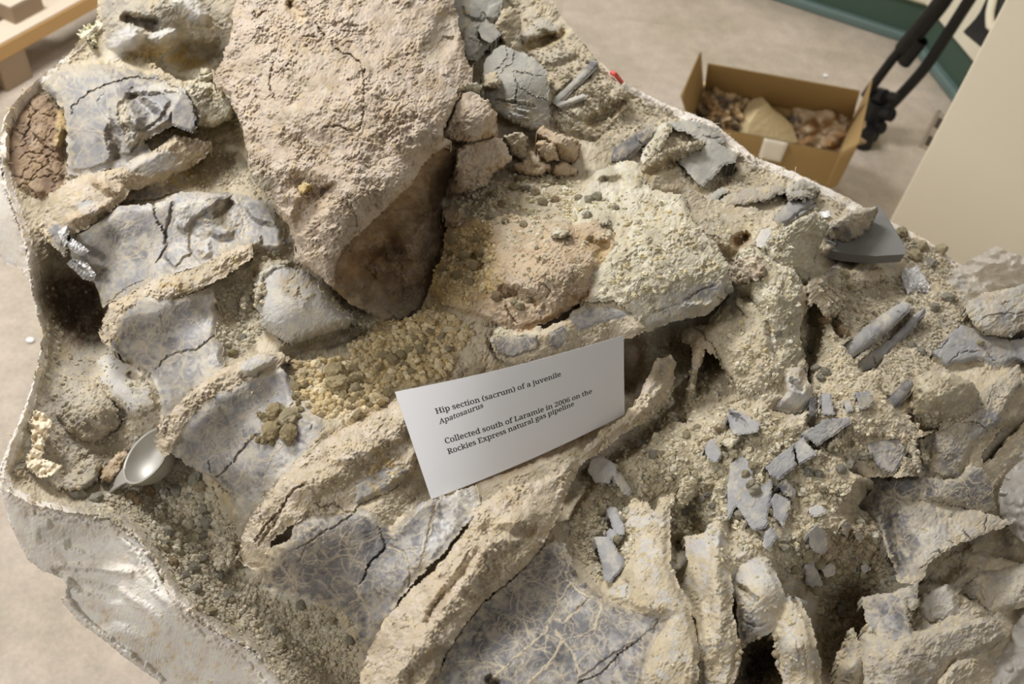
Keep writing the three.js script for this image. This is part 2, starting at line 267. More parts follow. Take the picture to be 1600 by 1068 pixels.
// rim of the jacket
const RIML = [[150, 40, 9, .8], [105, 85, 9, .6], [60, 124, 9, .9], [25, 157, 10, 1], [7, 190, 10, 1], [3, 235, 9, 1], [12, 295, 10, 1], [33, 352, 11, 1], [50, 412, 12, 1], [58, 470, 11, 1], [70, 520, 9, 1], [62, 572, 9, 1], [45, 632, 9, 1], [20, 692, 10, 1], [6, 740, 10, 1], [12, 764, 9, 1], [52, 786, 9, 1], [110, 798, 9, 1], [165, 804, 11, 1], [211, 830, 11, 1], [246, 875, 12, 1], [280, 938, 13, 1], [335, 980, 12, 1], [400, 1015, 11, 1], [446, 1062, 11, 1], [520, 1170, 12, 1]];
const RIMR = [[935, 100, 7, .8], [968, 128, 8, 1.2], [1040, 167, 9, 1.2], [1108, 192, 9, 1], [1138, 216, 9, 1], [1176, 248, 10, 1.2], [1240, 273, 8, .9], [1310, 307, 9, .8], [1370, 340, 10, .7], [1450, 381, 10, .5], [1515, 431, 9, .4], [1560, 474, 8, .3]];
{ const id = LABELS.findIndex((l) => l.name === 'plaster_jacket');
  for (const R of [RIML, RIMR]) { ridge(R.map(([x, y, w, h]) => [x, y, w * (R === RIML ? 1 : 1.3), h * 0.8]), { kind: 'plaster', amt: .8, w: R === RIML ? 1.4 : .7 });
    each(R, 14, (k, x, y) => { if (LAB[k] < 0) return; const [d, i, t] = line(R, x + WX[k] * .6, y + WY[k] * .6); if (d < mix(R[i][2], R[i + 1][2], t) * 0.8) LAB[k] = id; }); } }
ridge([[10, 745, 7, .3], [16, 775, 7, .3], [60, 800, 7, .3], [120, 812, 7, .3], [170, 822, 8, .3], [215, 868, 8, .3], [245, 925, 8, .3], [300, 985, 8, .3], [370, 1022, 8, .3], [420, 1075, 8, .3]], { kind: 'plaster', w: 1.5 });
ridge([[104, 906, 7, 0.60], [100, 935, 8, 0.70], [125, 965, 8, 0.60], [190, 1015, 8, 0.50], [250, 1060, 8, 0.50]], { kind: 'plaster' });
ridge([[90, 890, 11, -0.60], [130, 915, 15, -0.70], [180, 930, 15, -0.40]], {}); ridge([[90, 885, 8, 0.40], [140, 885, 8, 0.30], [205, 895, 7, 0.15]], {}); ridge([[60, 830, 20, 0.30], [110, 840, 20, -0.35], [170, 850, 25, -0.40], [200, 890, 20, 0.15]], {});
ridge([[30, 800, 12, 0.20], [60, 850, 15, 0.25], [95, 880, 12, 0.20]], {}); ridge([[110, 850, 11, -0.25], [160, 868, 11, -0.20], [215, 885, 8, -0.15]], {}); ridge([[130, 1000, 17, 0.20], [180, 985, 20, 0.25], [230, 1000, 17, 0.15]], {}); ridge([[190, 925, 10, 0.20], [230, 950, 11, 0.20], [262, 985, 10, 0.15]], {}); ridge([[55, 815, 10, 0.20], [72, 818, 10, 0.25]], {});
paint([[20, 790], [200, 840], [240, 900], [110, 900], [50, 870]], 'burlap', 14, .2); paint([[110, 930], [260, 960], [330, 1060], [240, 1060], [120, 980]], 'burlap', 14, .25);
paint([[250, 960], [330, 1000], [400, 1040], [430, 1100], [330, 1100], [260, 1030], [200, 990]], 'burlap', 20, .35);
paint([[-20, 330], [30, 350], [50, 410], [30, 420], [-20, 380]], 'plaster', 4);
// ---- paints on the bed
paint([[200, 730], [260, 700], [330, 750], [375, 820], [400, 900], [520, 950], [560, 1068], [450, 1080], [390, 1010], [330, 975], [280, 930], [245, 870], [205, 828], [110, 795], [150, 760]], 'gravel', 8);
paint([[60, 430], [150, 430], [240, 560], [250, 680], [160, 740], [60, 760], [20, 730], [50, 640], [80, 560]], 'shell', 10, .85); paint([[75, 435], [165, 435], [165, 530], [110, 545], [75, 500]], 'clay', 8, .8);
paint([[330, 440], [420, 430], [410, 520], [360, 580], [330, 520]], 'gravel', 8, .8); paint([[340, 230], [440, 330], [460, 430], [380, 480], [330, 300], [240, 280], [250, 220]], 'gravel', 12, .5); paint([[235, 215], [335, 215], [325, 285], [245, 292]], 'ochre', 16, .8);
paint([[660, 470], [720, 520], [700, 580], [640, 600], [560, 660], [500, 640], [520, 580], [600, 500]], 'ochre', 12, .85); paint([[470, 560], [640, 560], [640, 640], [560, 690], [450, 620]], 'matrix', 18, .4);
paint([[1010, 540], [1080, 500], [1130, 560], [1090, 640], [1010, 690]], 'rubble', 14); paint([[930, 740], [1080, 640], [1230, 660], [1300, 760], [1260, 900], [1120, 800], [980, 880], [900, 880]], 'rubble', 16, .9);
paint([[1270, 850], [1370, 800], [1400, 1080], [1270, 1080]], 'brown', 14, .6); paint([[1330, 380], [1520, 420], [1500, 520], [1330, 540], [1260, 440]], 'gravel', 20, .6);
paint([[1360, 345], [1440, 370], [1520, 430], [1520, 470], [1430, 440], [1380, 380]], 'burlap', 8, .6);
ridge([[95, 455, 45, -3], [120, 480, 52, -5], [150, 520, 34, -3]]); ridge([[60, 520, 30, -1], [110, 600, 40, .8], [150, 640, 40, 1]]);
// ---- top left: the block behind, first vertebra
body('bone_block', [[155, -90], [155, 30], [163, 45], [160, 82], [200, 92], [240, 100], [285, 128], [330, 115], [350, 96], [372, 55], [385, -10], [400, -90]], { ctrl: [[155, -90, 5], [160, 80, 2.5], [240, 95, 2.5], [285, 128, 1], [345, 100, 2], [365, 20, 6], [250, 20, 6], [200, 60, 5], [390, -90, 7], [290, 70, 3]], rd: 0.8, rw: 14, kind: 'shell', label: 'rough grey and tan fossil block behind the uppermost vertebra, left of the big slab', category: 'fossil bone' });
ridge([[200, 30, 14, -1.4], [240, 40, 14, -1.6]]); ridge([[285, 2, 20, 1], [310, 25, 18, 1.2]], { kind: 'palebone' }); ridge([[178, 78, 22, .7], [205, 60, 24, 1]], { kind: 'palebone' }); ridge([[245, 62, 14, .8], [268, 52, 12, .9]], { kind: 'palebone' }); ridge([[290, 90, 34, -1.6], [335, 80, 24, -1.5]], { kind: 'gravel', amt: .7 }); paint([[230, 70], [290, 70], [330, 110], [260, 105], [200, 92]], 'ochre', 10, .7);
body('vertebra', [[62, 130], [95, 104], [160, 99], [215, 110], [250, 120], [287, 138], [290, 160], [268, 196], [225, 218], [240, 238], [200, 262], [165, 264], [130, 276], [106, 271], [104, 215], [100, 170]], { ctrl: [[65, 132, 2.2], [160, 103, 4], [250, 122, 4.5], [105, 185, 2.6], [105, 270, 1], [165, 262, 2.4], [250, 190, 4.5], [287, 145, 5], [190, 175, 5], [240, 235, 3]], rd: .7, rw: 10, kind: 'bone', label: 'uppermost grey vertebra at the left with nested curved shell-like breaks', category: 'vertebra' });
paint([[70, 120], [110, 98], [200, 106], [300, 135], [290, 150], [220, 125], [150, 120], [90, 140]], 'shell', 6, .6);
crack([[110, 182], [114, 166], [140, 145], [170, 130], [205, 121], [245, 124], [285, 140]], 3, .5);
plate([[108, 195], [114, 170], [140, 148], [175, 132], [170, 140], [155, 160], [172, 180], [185, 215], [186, 240], [165, 260], [128, 274], [108, 268]], null, .25, 8);
plate([[170, 185], [174, 160], [195, 140], [240, 138], [284, 148], [262, 192], [225, 216], [202, 240], [188, 242], [186, 205]], null, .35, 3); plate([[180, 180], [184, 160], [204, 146], [225, 146], [206, 162], [200, 185], [206, 205], [194, 212]], 'shell', -.3, 4); plate([[196, 190], [198, 166], [216, 150], [256, 147], [268, 156], [250, 186], [222, 206]], null, .3, 3); crack([[222, 214], [212, 228], [200, 240]], 3, .4);
ridge([[205, 150, 14, -.8], [235, 180, 22, -.9], [225, 200, 16, -.5]], { only: 'vertebra' }); ridge([[172, 205, 12, -.5], [182, 245, 12, -.9]], { kind: 'clay', amt: .3 });
ridge([[220, 142, 10, .5], [262, 136, 10, .6], [285, 145, 8, .5]], { kind: 'palebone' }); paint([[165, 150], [200, 145], [215, 200], [235, 215], [200, 235], [178, 190]], 'shell', 8, .7);
body('bone_shard', [[268, 172], [284, 142], [299, 158], [308, 197], [300, 207], [285, 202], [267, 194]], { ctrl: [[268, 185, 5], [284, 142, 6.2], [305, 200, 4.6]], rd: .2, rw: 4, kind: 'bone', warp: .4, label: 'smooth grey pointed bone flake leaning at the right end of the uppermost vertebra', category: 'bone fragment' });
body('rock_chunk', [[288, 142], [298, 126], [335, 130], [352, 148], [368, 168], [360, 186], [330, 200], [306, 198], [300, 160]], { ctrl: [[290, 140, 6.4], [335, 130, 6.6], [366, 170, 5.4], [310, 196, 4]], rd: 1, rw: 9, kind: 'pale', label: 'pale tan rock chunk wedged between the uppermost vertebra and the big slab', category: 'rock' });
body('clod', [[309, 118], [313, 107], [325, 105], [335, 113], [332, 126], [320, 129], [311, 126]], { lift: 1, rd: 1, rw: 9, kind: 'pale', label: 'small round knob of pale earth on the chunk beside the big slab', category: 'clod' });
body('clay_lump', [[8, 222], [18, 192], [46, 152], [66, 144], [92, 170], [104, 195], [98, 235], [104, 275], [92, 300], [66, 312], [30, 296], [10, 255]], { ctrl: [[10, 220, 0], [66, 146, 1.5], [100, 190, .4], [98, 280, -1], [60, 310, -.5], [30, 290, 0], [55, 215, .6]], rd: .8, rw: 10, kind: 'clay', label: 'brown cracked clay lump inside the rim at the upper left of the jacket', category: 'clay lump' });
crack([[45, 155], [47, 200], [30, 225]], 2.5, .35); crack([[47, 205], [70, 230], [92, 240]], 2.5, .4); crack([[25, 250], [45, 238], [70, 240], [80, 262]], 2.5, .35); crack([[40, 290], [60, 265], [80, 255]], 2.5, .3);
ridge([[95, 180, 9, 1], [96, 205, 11, 1.2], [90, 225, 8, .8]], { kind: 'ochre', amt: .7 });
// ---- second vertebra and the ridge above it
body('bone_ridge', [[70, 372], [66, 340], [76, 303], [108, 281], [140, 270], [185, 262], [230, 240], [270, 212], [330, 220], [322, 245], [285, 268], [250, 285], [205, 297], [188, 316], [150, 347], [105, 370], [100, 402], [86, 388]], { ctrl: [[70, 370, .8], [78, 300, 2], [140, 272, 4], [185, 265, 4.6], [270, 215, 4], [328, 222, 3], [285, 266, 2], [200, 298, 3.4], [150, 345, 3], [102, 398, 1], [120, 315, 3.8]], rd: 1, rw: 14, kind: 'ridge', label: 'pinkish tan bony ridge between the two uppermost vertebrae', category: 'fossil bone' });
paint([[76, 355], [88, 350], [106, 366], [100, 400], [86, 388]], 'bone', 3); paint([[120, 322], [135, 312], [156, 320], [152, 335], [125, 336]], 'palebone', 3); paint([[190, 240], [235, 240], [270, 235], [280, 262], [230, 275], [195, 262]], 'palebone', 6); paint([[190, 298], [260, 285], [290, 300], [240, 318], [190, 318]], 'bone', 4, .8);
ridge([[150, 285, 10, .3], [200, 305, 12, .5], [160, 325, 12, .5], [110, 345, 14, .6]], { kind: 'brown', amt: .5 });
body('vertebra', [[103, 382], [110, 368], [150, 346], [188, 320], [240, 318], [283, 298], [345, 299], [384, 306], [425, 322], [440, 348], [445, 392], [400, 388], [360, 388], [310, 414], [262, 430], [215, 452], [166, 474], [160, 482], [157, 468], [150, 442], [135, 424], [112, 404]], { ctrl: [[104, 384, .8], [150, 348, 3], [188, 322, 3.6], [240, 318, 4], [345, 300, 4.4], [425, 325, 4], [442, 390, 4], [310, 412, 3.2], [215, 450, 2], [160, 478, -1.2], [150, 442, -.6], [130, 418, -.2], [240, 380, 3.4], [180, 400, 2]], rd: .25, rw: 5, kind: 'bone', label: 'second grey vertebra from the top, its smooth waist over a dark hole', category: 'vertebra' });
crack([[104, 384], [118, 366], [150, 348], [186, 318], [240, 312], [285, 297]], 4, .7); crack([[239, 320], [246, 345], [256, 362], [262, 384], [250, 402], [243, 412]], 3, .5); crack([[165, 474], [178, 465], [200, 448], [236, 432]], 2, .25); crack([[270, 316], [266, 340], [258, 362], [258, 385]], 7, .5);
plate([[275, 318], [330, 302], [352, 304], [340, 320], [300, 345], [290, 365], [272, 352]], 'palebone', .35, 6); plate([[318, 325], [330, 308], [360, 306], [352, 330], [332, 344]], 'bone', .7, 6); ridge([[334, 334, 10, -.5], [356, 318, 12, -.7]], { kind: 'gravel', amt: .7 }); plate([[325, 355], [352, 348], [368, 362], [350, 375], [330, 372]], 'bone', .5, 8); plate([[304, 390], [312, 378], [330, 372], [334, 398], [316, 412]], 'palebone', .5, 8); plate([[276, 345], [295, 360], [300, 395], [270, 420], [255, 400], [262, 380]], 'bone', .2, 4); plate([[380, 320], [408, 308], [425, 325], [440, 360], [420, 350], [395, 345]], 'bone', .4, 5); plate([[392, 372], [408, 366], [412, 380], [395, 384]], 'bone', .4, 4); plate([[440, 372], [458, 368], [462, 378], [448, 386]], 'bone', .4, 4); paint([[300, 310], [380, 310], [400, 390], [300, 410], [290, 360]], 'dust', 14, .45);
body('bone_ridge', [[157, 522], [160, 498], [170, 474], [216, 449], [262, 428], [300, 424], [338, 402], [372, 383], [396, 380], [392, 402], [370, 418], [330, 444], [262, 470], [232, 464], [192, 492], [172, 540], [160, 536]], { ctrl: [[158, 520, -.4], [170, 476, 1.6], [216, 452, 3.6], [300, 425, 4.8], [390, 382, 5], [370, 416, 4.6], [262, 466, 4.4], [192, 490, 3], [170, 538, 1]], rd: .7, rw: 11, kind: 'ridge', label: 'rough tan bony ridge between the second and third vertebrae from the top', category: 'fossil bone' });
paint([[240, 445], [330, 425], [390, 385], [385, 410], [320, 446], [250, 470]], 'ochre', 7, .45);
// ---- third vertebra
body('vertebra', [[171, 540], [190, 490], [226, 462], [268, 468], [330, 448], [338, 470], [339, 515], [331, 528], [350, 538], [347, 575], [302, 611], [254, 660], [250, 622], [235, 582], [200, 563], [176, 548]], { ctrl: [[172, 540, .6], [195, 488, 3], [268, 468, 4.2], [334, 455, 4], [340, 520, 3.4], [348, 560, 3.6], [300, 610, 2.4], [253, 655, -2], [238, 585, -.8], [200, 562, -.4], [270, 530, 3]], rd: .25, rw: 5, kind: 'bone', label: 'third grey vertebra from the top, its face netted with pale root traces', category: 'vertebra' });
crack([[248, 570], [262, 556], [285, 549], [310, 545], [340, 518]], 3.4, .55); crack([[236, 580], [260, 562]], 2, .3); paint([[240, 590], [255, 575], [300, 560], [345, 545], [348, 578], [300, 612], [254, 660]], 'palebone', 8, .5); paint([[166, 540], [190, 490], [200, 500], [182, 540]], 'dust', 4, .7);
body('rock_chunk', [[396, 455], [404, 428], [424, 413], [446, 414], [480, 424], [508, 440], [530, 475], [555, 500], [540, 512], [500, 525], [456, 540], [440, 532], [410, 510], [400, 480]], { ctrl: [[398, 455, 4.4], [424, 415, 6], [480, 426, 6.4], [552, 500, 5], [456, 536, 3.4], [410, 510, 4], [460, 470, 6.2]], rd: 1.6, rw: 22, kind: 'palebone', label: 'rounded grey bone boss under the pointed tip of the big slab', category: 'fossil bone' });
ridge([[402, 470, 8, .7], [404, 432, 9, .8], [424, 413, 9, .9], [448, 412, 8, .7]], { kind: 'pale', amt: .5 }); paint([[436, 435], [460, 420], [510, 440], [480, 470], [440, 460]], 'matrix', 10, .7); paint([[470, 530], [540, 500], [600, 520], [560, 570], [470, 580], [455, 545]], 'rubble', 12, .8);
ridge([[455, 552, 20, -1.6], [510, 540, 24, -1.8], [560, 520, 16, -1]], { only: 'rock_matrix' }); crack([[404, 478], [414, 505], [440, 532], [450, 545]], 3, .4);
ridge([[380, 480, 8, .6], [385, 455, 8, .5], [398, 440, 7, .4]], { kind: 'palebone', amt: .5 });
// ---- fourth vertebra
body('bone_ridge', [[240, 693], [246, 664], [292, 614], [346, 575], [400, 556], [440, 548], [452, 560], [440, 574], [400, 590], [338, 616], [298, 650], [268, 705], [255, 712]], { ctrl: [[242, 692, 1], [246, 665, 2.2], [346, 580, 4.6], [440, 552, 4.6], [440, 572, 4.4], [338, 614, 4.2], [268, 702, 1.8]], rd: .6, rw: 10, kind: 'ridge', label: 'narrow tan bony ridge between the third and fourth vertebrae from the top', category: 'fossil bone' });
body('bone_boss', [[372, 578], [380, 560], [405, 550], [430, 556], [426, 570], [400, 585], [380, 588]], { lift: .7, rd: .9, rw: 10, kind: 'palebone', label: 'small oval bone boss on the ridge above the fourth vertebra', category: 'fossil bone' });
body('vertebra', [[264, 707], [290, 655], [330, 618], [400, 588], [438, 572], [456, 590], [456, 625], [446, 648], [470, 648], [496, 650], [506, 664], [480, 702], [440, 742], [410, 772], [392, 812], [381, 836], [375, 806], [356, 771], [332, 746], [310, 737]], { ctrl: [[265, 706, 1], [330, 622, 4], [438, 574, 4.6], [456, 620, 4.6], [505, 664, 4.8], [440, 740, 2.6], [381, 834, -3.4], [356, 771, -1.6], [332, 745, -.6], [310, 736, -.2], [400, 680, 3.4], [340, 690, 2.4], [470, 690, 3.8]], rd: .25, rw: 5, kind: 'bone', label: 'fourth grey vertebra from the top with a heap of clods on its right half', category: 'vertebra' });
crack([[326, 716], [330, 742]], 3, .4); crack([[338, 744], [352, 735], [366, 718], [382, 698], [396, 684], [408, 676]], 3, .5); crack([[380, 822], [400, 780], [414, 752], [416, 730], [430, 705], [446, 692]], 2.6, .3, 'dust'); crack([[490, 662], [484, 672]], 2, .3);
paint([[440, 690], [500, 650], [506, 664], [450, 735], [395, 810], [380, 835], [400, 770]], 'palebone', 6, .75); paint([[372, 735], [415, 745], [400, 790], [382, 830], [370, 790]], 'palebone', 6, .5); paint([[390, 680], [440, 670], [420, 715], [395, 705]], 'darkbone', 6, .3); paint([[455, 600], [520, 580], [560, 610], [510, 650], [450, 650]], 'palebone', 10, .6); paint([[262, 706], [275, 682], [300, 680], [290, 700]], 'brown', 6, .5);
// ---- ridge between the fourth and fifth, in two swells
body('bone_ridge', [[372, 870], [378, 835], [396, 800], [440, 745], [488, 700], [520, 672], [545, 640], [600, 640], [630, 610], [660, 640], [660, 700], [645, 740], [600, 772], [560, 792], [500, 802], [452, 822], [424, 842], [416, 884], [400, 890], [380, 882]], { ctrl: [[375, 868, -1.5], [396, 802, 1.6], [488, 702, 4.6], [545, 645, 5], [630, 615, 5.6], [658, 690, 5.4], [600, 770, 4.6], [500, 800, 3.8], [424, 842, 2], [415, 884, 0], [490, 750, 5]], rd: .9, rw: 12, kind: 'ridge', label: 'broad tan double ridge between the fourth and fifth vertebrae, left of the paper card', category: 'fossil bone' });
ridge([[540, 700, 30, .7], [580, 690, 30, .7], [630, 660, 26, .8]], { kind: 'ridge' }); ridge([[470, 760, 26, .6], [520, 740, 30, .8], [560, 710, 30, .8], [610, 690, 26, .5]]);
ridge([[510, 690, 8, -.6], [545, 660, 9, -.8], [595, 640, 8, -.7], [618, 620, 8, -.5]], { kind: 'brown', amt: .4 });
plate([[553, 757], [580, 740], [625, 726], [640, 738], [632, 752], [600, 768], [575, 784], [556, 790]], 'bone', .3, 4); paint([[560, 730], [640, 720], [640, 760], [570, 790]], 'ochre', 16, .45); paint([[550, 700], [640, 690], [650, 730], [560, 745]], 'ochre', 18, .4);
crack([[480, 756], [462, 762], [448, 780], [438, 798], [424, 812], [406, 832], [398, 850]], 5, 1); crack([[440, 800], [420, 830], [404, 852]], 9, .9); crack([[488, 786], [505, 792], [520, 785], [540, 800], [552, 800], [562, 788], [600, 772], [636, 750]], 3, .5); crack([[370, 860], [385, 882], [405, 884]], 6, .5);
// ---- fifth vertebra
body('vertebra', [[410, 905], [411, 880], [420, 856], [455, 838], [460, 815], [500, 802], [550, 802], [565, 790], [585, 800], [612, 830], [652, 786], [682, 778], [746, 756], [752, 786], [690, 866], [658, 894], [640, 916], [622, 936], [600, 975], [576, 1018], [572, 1050], [566, 1008], [548, 964], [522, 946], [470, 934], [436, 928], [416, 918]], { ctrl: [[411, 895, -.8], [430, 850, 2], [500, 805, 3.8], [580, 798, 4.8], [650, 790, 5], [746, 760, 5.4], [690, 862, 4.6], [640, 914, 3.6], [600, 972, 1], [572, 1045, -4], [548, 964, -2], [520, 946, -1.4], [436, 928, -1.6], [500, 880, 2.8], [580, 890, 3.6], [660, 820, 5]], rd: .3, rw: 6, kind: 'darkbone', label: 'fifth vertebra from the top, darkest smooth grey with a long split across it', category: 'vertebra' });
paint([[405, 905], [410, 860], [452, 840], [436, 880], [425, 925]], 'dust', 7, .9); paint([[452, 838], [470, 815], [520, 806], [545, 815], [500, 840], [455, 865]], 'dust', 8, .35); paint([[585, 870], [612, 850], [650, 788], [746, 756], [748, 790], [660, 892], [600, 985], [575, 1040], [560, 920]], 'bone', 8, .75); paint([[676, 782], [746, 758], [748, 790], [690, 865], [660, 890], [672, 840]], 'palebone', 4, .6);
crack([[455, 862], [480, 848], [505, 832], [530, 818], [550, 803], [562, 790]], 3, .35); crack([[480, 848], [472, 868], [462, 890]], 1.6, .2); crack([[603, 852], [590, 868], [577, 880], [570, 900], [562, 915]], 4.2, .8); crack([[588, 815], [600, 845], [604, 855]], 2.4, .3); crack([[655, 888], [664, 862], [672, 830], [676, 800], [690, 775]], 4, .3, 'dust'); crack([[604, 856], [632, 862], [640, 890]], 3, .2, 'dust'); crack([[575, 985], [578, 960], [562, 930], [555, 918]], 4, .25, 'dust'); crack([[545, 945], [558, 935], [565, 922]], 3, .2, 'dust'); crack([[642, 895], [634, 926], [612, 955]], 2.5, .3); crack([[745, 758], [748, 790]], 3, .2, 'dust');
plate([[560, 915], [577, 882], [604, 856], [632, 864], [642, 896], [620, 940], [596, 985], [584, 988], [570, 935]], null, .12, 2.5); plate([[606, 850], [652, 790], [680, 782], [668, 845], [655, 888], [640, 888], [632, 862]], null, .12, 2.5);
// ---- the big ridge that runs from the bottom up under the card
body('bone_ridge', [[545, 1170], [556, 1075], [570, 1028], [600, 968], [636, 925], [684, 884], [731, 822], [746, 788], [790, 760], [850, 745], [900, 715], [940, 670], [975, 650], [996, 622], [1010, 593], [1024, 562], [1046, 552], [1055, 566], [1052, 593], [1040, 621], [1012, 657], [979, 672], [944, 700], [905, 728], [884, 770], [877, 798], [839, 864], [797, 905], [757, 936], [721, 982], [693, 1028], [676, 1070], [650, 1170]], { ctrl: [[550, 1120, 0], [570, 1030, .6], [636, 928, 4.2], [731, 824, 5.6], [800, 762, 5.4], [900, 718, 4.4], [1000, 615, 5], [1045, 555, 4.6], [1048, 600, 3.6], [980, 668, 3.6], [905, 726, 3.6], [877, 796, 4.4], [839, 862, 5], [757, 935, 5], [676, 1068, 4.4], [650, 1000, 5.2], [700, 930, 6], [800, 820, 6.2], [620, 1120, 3.6]], rd: 1, rw: 13, kind: 'ridge', label: 'long massive tan bony ridge running from the lower edge up under the paper card', category: 'fossil bone' });
ridge([[620, 1060, 26, .5], [690, 950, 28, .5], [760, 860, 30, .6], [830, 800, 30, .5]], {}); ridge([[668, 970, 12, -.7], [690, 935, 12, -.8], [722, 895, 12, -.9], [745, 860, 10, -.5]], {}); ridge([[760, 830, 16, -.5], [790, 830, 16, -.7], [830, 830, 14, -.6]], {}); crack([[666, 975], [680, 945], [690, 925]], 2.4, .4); crack([[708, 900], [728, 870], [738, 855]], 2.4, .4); paint([[640, 930], [690, 900], [700, 960], [660, 1000], [620, 980]], 'slab', 16, .6); paint([[760, 830], [830, 790], [860, 840], [800, 890]], 'rubble', 14, .5); paint([[805, 835], [870, 815], [870, 850], [830, 850]], 'brown', 8, .5); ridge([[640, 1060, 20, -.6], [690, 1020, 14, -.7]], { kind: 'gravel', amt: .6 });
paint([[990, 610], [1030, 560], [1050, 570], [1010, 640]], 'bone', 8, .4); ridge([[990, 655, 8, .4], [1035, 605, 8, .4]], {});
// ---- lowest vertebra
body('vertebra', [[676, 1070], [694, 1030], [722, 984], [758, 938], [798, 907], [840, 866], [864, 842], [880, 848], [900, 895], [922, 919], [947, 936], [1000, 954], [1036, 960], [1056, 962], [1034, 982], [1012, 1018], [1004, 1070], [1000, 1170], [650, 1170]], { ctrl: [[676, 1068, 3.6], [722, 984, 4], [798, 908, 4], [864, 844, 4], [900, 895, 3.2], [947, 936, 3.2], [1050, 962, 3.8], [1008, 1040, 4.2], [850, 990, 3.6], [830, 1160, 3], [1000, 1160, 3.4]], rd: .3, rw: 5, kind: 'darkbone', label: 'lowest vertebra at the bottom edge, dark grey and broken into many plates', category: 'vertebra' });
crack([[872, 853], [880, 875], [888, 905]], 2.4, .2, 'dust'); crack([[892, 908], [876, 935], [862, 965], [852, 985], [835, 1002], [805, 1025], [790, 1040]], 4.5, .4, 'dust'); crack([[865, 965], [880, 972], [900, 955], [918, 935]], 5, .35, 'dust'); crack([[868, 985], [880, 1000], [862, 1030], [845, 1050], [822, 1070]], 7, .35, 'dust'); crack([[880, 1000], [895, 1020], [904, 1050], [905, 1075]], 4, .3, 'dust'); crack([[940, 938], [935, 960], [930, 980], [912, 990], [892, 996]], 5, .4, 'dust'); crack([[918, 935], [900, 955]], 4, .4); crack([[1000, 998], [965, 1022], [952, 1040], [930, 1055], [905, 1066], [895, 1090]], 3.6, .5); crack([[760, 968], [745, 985], [738, 1008]], 2, .25); crack([[712, 1034], [745, 1032], [790, 1040], [805, 1025]], 3.4, .25, 'dust'); crack([[790, 1040], [770, 1060], [760, 1090]], 6, .35, 'dust'); crack([[888, 905], [905, 925], [945, 938]], 4, .25, 'dust'); crack([[805, 1040], [808, 1068], [800, 1100]], 3, .2, 'dust');
paint([[700, 1034], [790, 1042], [860, 1050], [900, 1010], [1000, 960], [1050, 965], [1000, 1100], [690, 1100]], 'bone', 10, .6); paint([[730, 1040], [800, 1035], [800, 1068], [740, 1060]], 'dust', 10, .4); plate([[888, 988], [935, 962], [942, 938], [1000, 956], [1040, 964], [1000, 998], [960, 1020], [905, 1060], [895, 1020]], null, .1, 2.5); ridge([[765, 1062, 9, -.8], [775, 1066, 8, -.9]], {});
//#DATA2
// ---- right of the lowest vertebra
body('bone_process', [[940, 935], [955, 900], [960, 880], [970, 800], [990, 776], [1012, 784], [1022, 800], [1030, 775], [1054, 772], [1047, 805], [1046, 880], [1064, 918], [1080, 950], [1092, 1010], [1088, 1170], [1000, 1170], [1006, 1060], [1014, 1016], [1036, 980], [1050, 962], [1000, 956]], { ctrl: [[950, 930, 3], [970, 820, 2.4], [990, 778, 3], [1050, 776, 3.4], [1046, 870, 4.2], [1080, 950, 4.6], [1092, 1020, 4.6], [1088, 1160, 4], [1006, 1100, 4.2], [1020, 1000, 4.4], [1010, 900, 4.4], [1040, 1040, 5]], rd: 1, rw: 12, kind: 'dust', label: 'dusty tan bone bar standing beside the lowest vertebra, left of a dark cleft', category: 'fossil bone' });
paint([[950, 920], [980, 912], [982, 935], [952, 938]], 'palebone', 3, .8); paint([[985, 800], [1020, 800], [1030, 900], [1000, 910]], 'palebone', 12, .5); paint([[1005, 950], [1050, 920], [1070, 960], [1030, 980]], 'palebone', 8, .6); paint([[1020, 1020], [1090, 1000], [1090, 1100], [1010, 1100]], 'shell', 14, .5);
crack([[952, 938], [978, 934], [982, 912], [978, 900]], 2.4, .3); crack([[988, 950], [985, 925]], 2, .25);
body('bone_process', [[1062, 912], [1074, 890], [1070, 852], [1067, 836], [1100, 832], [1132, 786], [1134, 830], [1141, 880], [1146, 960], [1157, 1010], [1146, 1070], [1140, 1170], [1090, 1170], [1093, 1008], [1084, 960]], { ctrl: [[1066, 912, 2], [1070, 845, 2.6], [1132, 792, 4.4], [1140, 880, 4.6], [1155, 1010, 4.4], [1140, 1160, 3.4], [1094, 1030, 3.4], [1085, 960, 3.2], [1105, 900, 4.8], [1120, 1000, 4.8]], rd: 1, rw: 14, kind: 'dust', label: 'tan wedge-shaped bone process rising to a point right of the dark cleft', category: 'fossil bone' });
paint([[1070, 835], [1130, 800], [1138, 850], [1100, 870], [1068, 860]], 'palebone', 6, .85); crack([[1076, 846], [1100, 856], [1136, 858]], 2, .2, 'dust'); ridge([[1120, 840, 12, .5], [1118, 900, 16, .5], [1125, 980, 14, .4]], {}); paint([[1095, 1000], [1130, 980], [1120, 1068], [1095, 1068]], 'shell', 10, .5);
body('bone_process', [[1142, 905], [1150, 880], [1170, 870], [1200, 868], [1214, 900], [1232, 942], [1232, 968], [1205, 985], [1180, 1000], [1158, 1010], [1150, 955]], { ctrl: [[1145, 905, 3.4], [1170, 872, 4], [1200, 870, 4.4], [1230, 945, 4], [1200, 986, 3.4], [1158, 1006, 2.6], [1190, 930, 5]], rd: 1, rw: 12, kind: 'palebone', label: 'grey rounded bone process arching over a dark hole near the bottom edge', category: 'fossil bone' });
paint([[1145, 910], [1200, 912], [1232, 950], [1205, 975], [1160, 950]], 'dust', 8, .8); paint([[1150, 950], [1180, 955], [1175, 1000], [1158, 1008]], 'darkbone', 6, .8); ridge([[1155, 918, 8, -.7], [1180, 935, 8, -.6]], {}); crack([[1148, 965], [1180, 978], [1200, 972]], 3, .4);
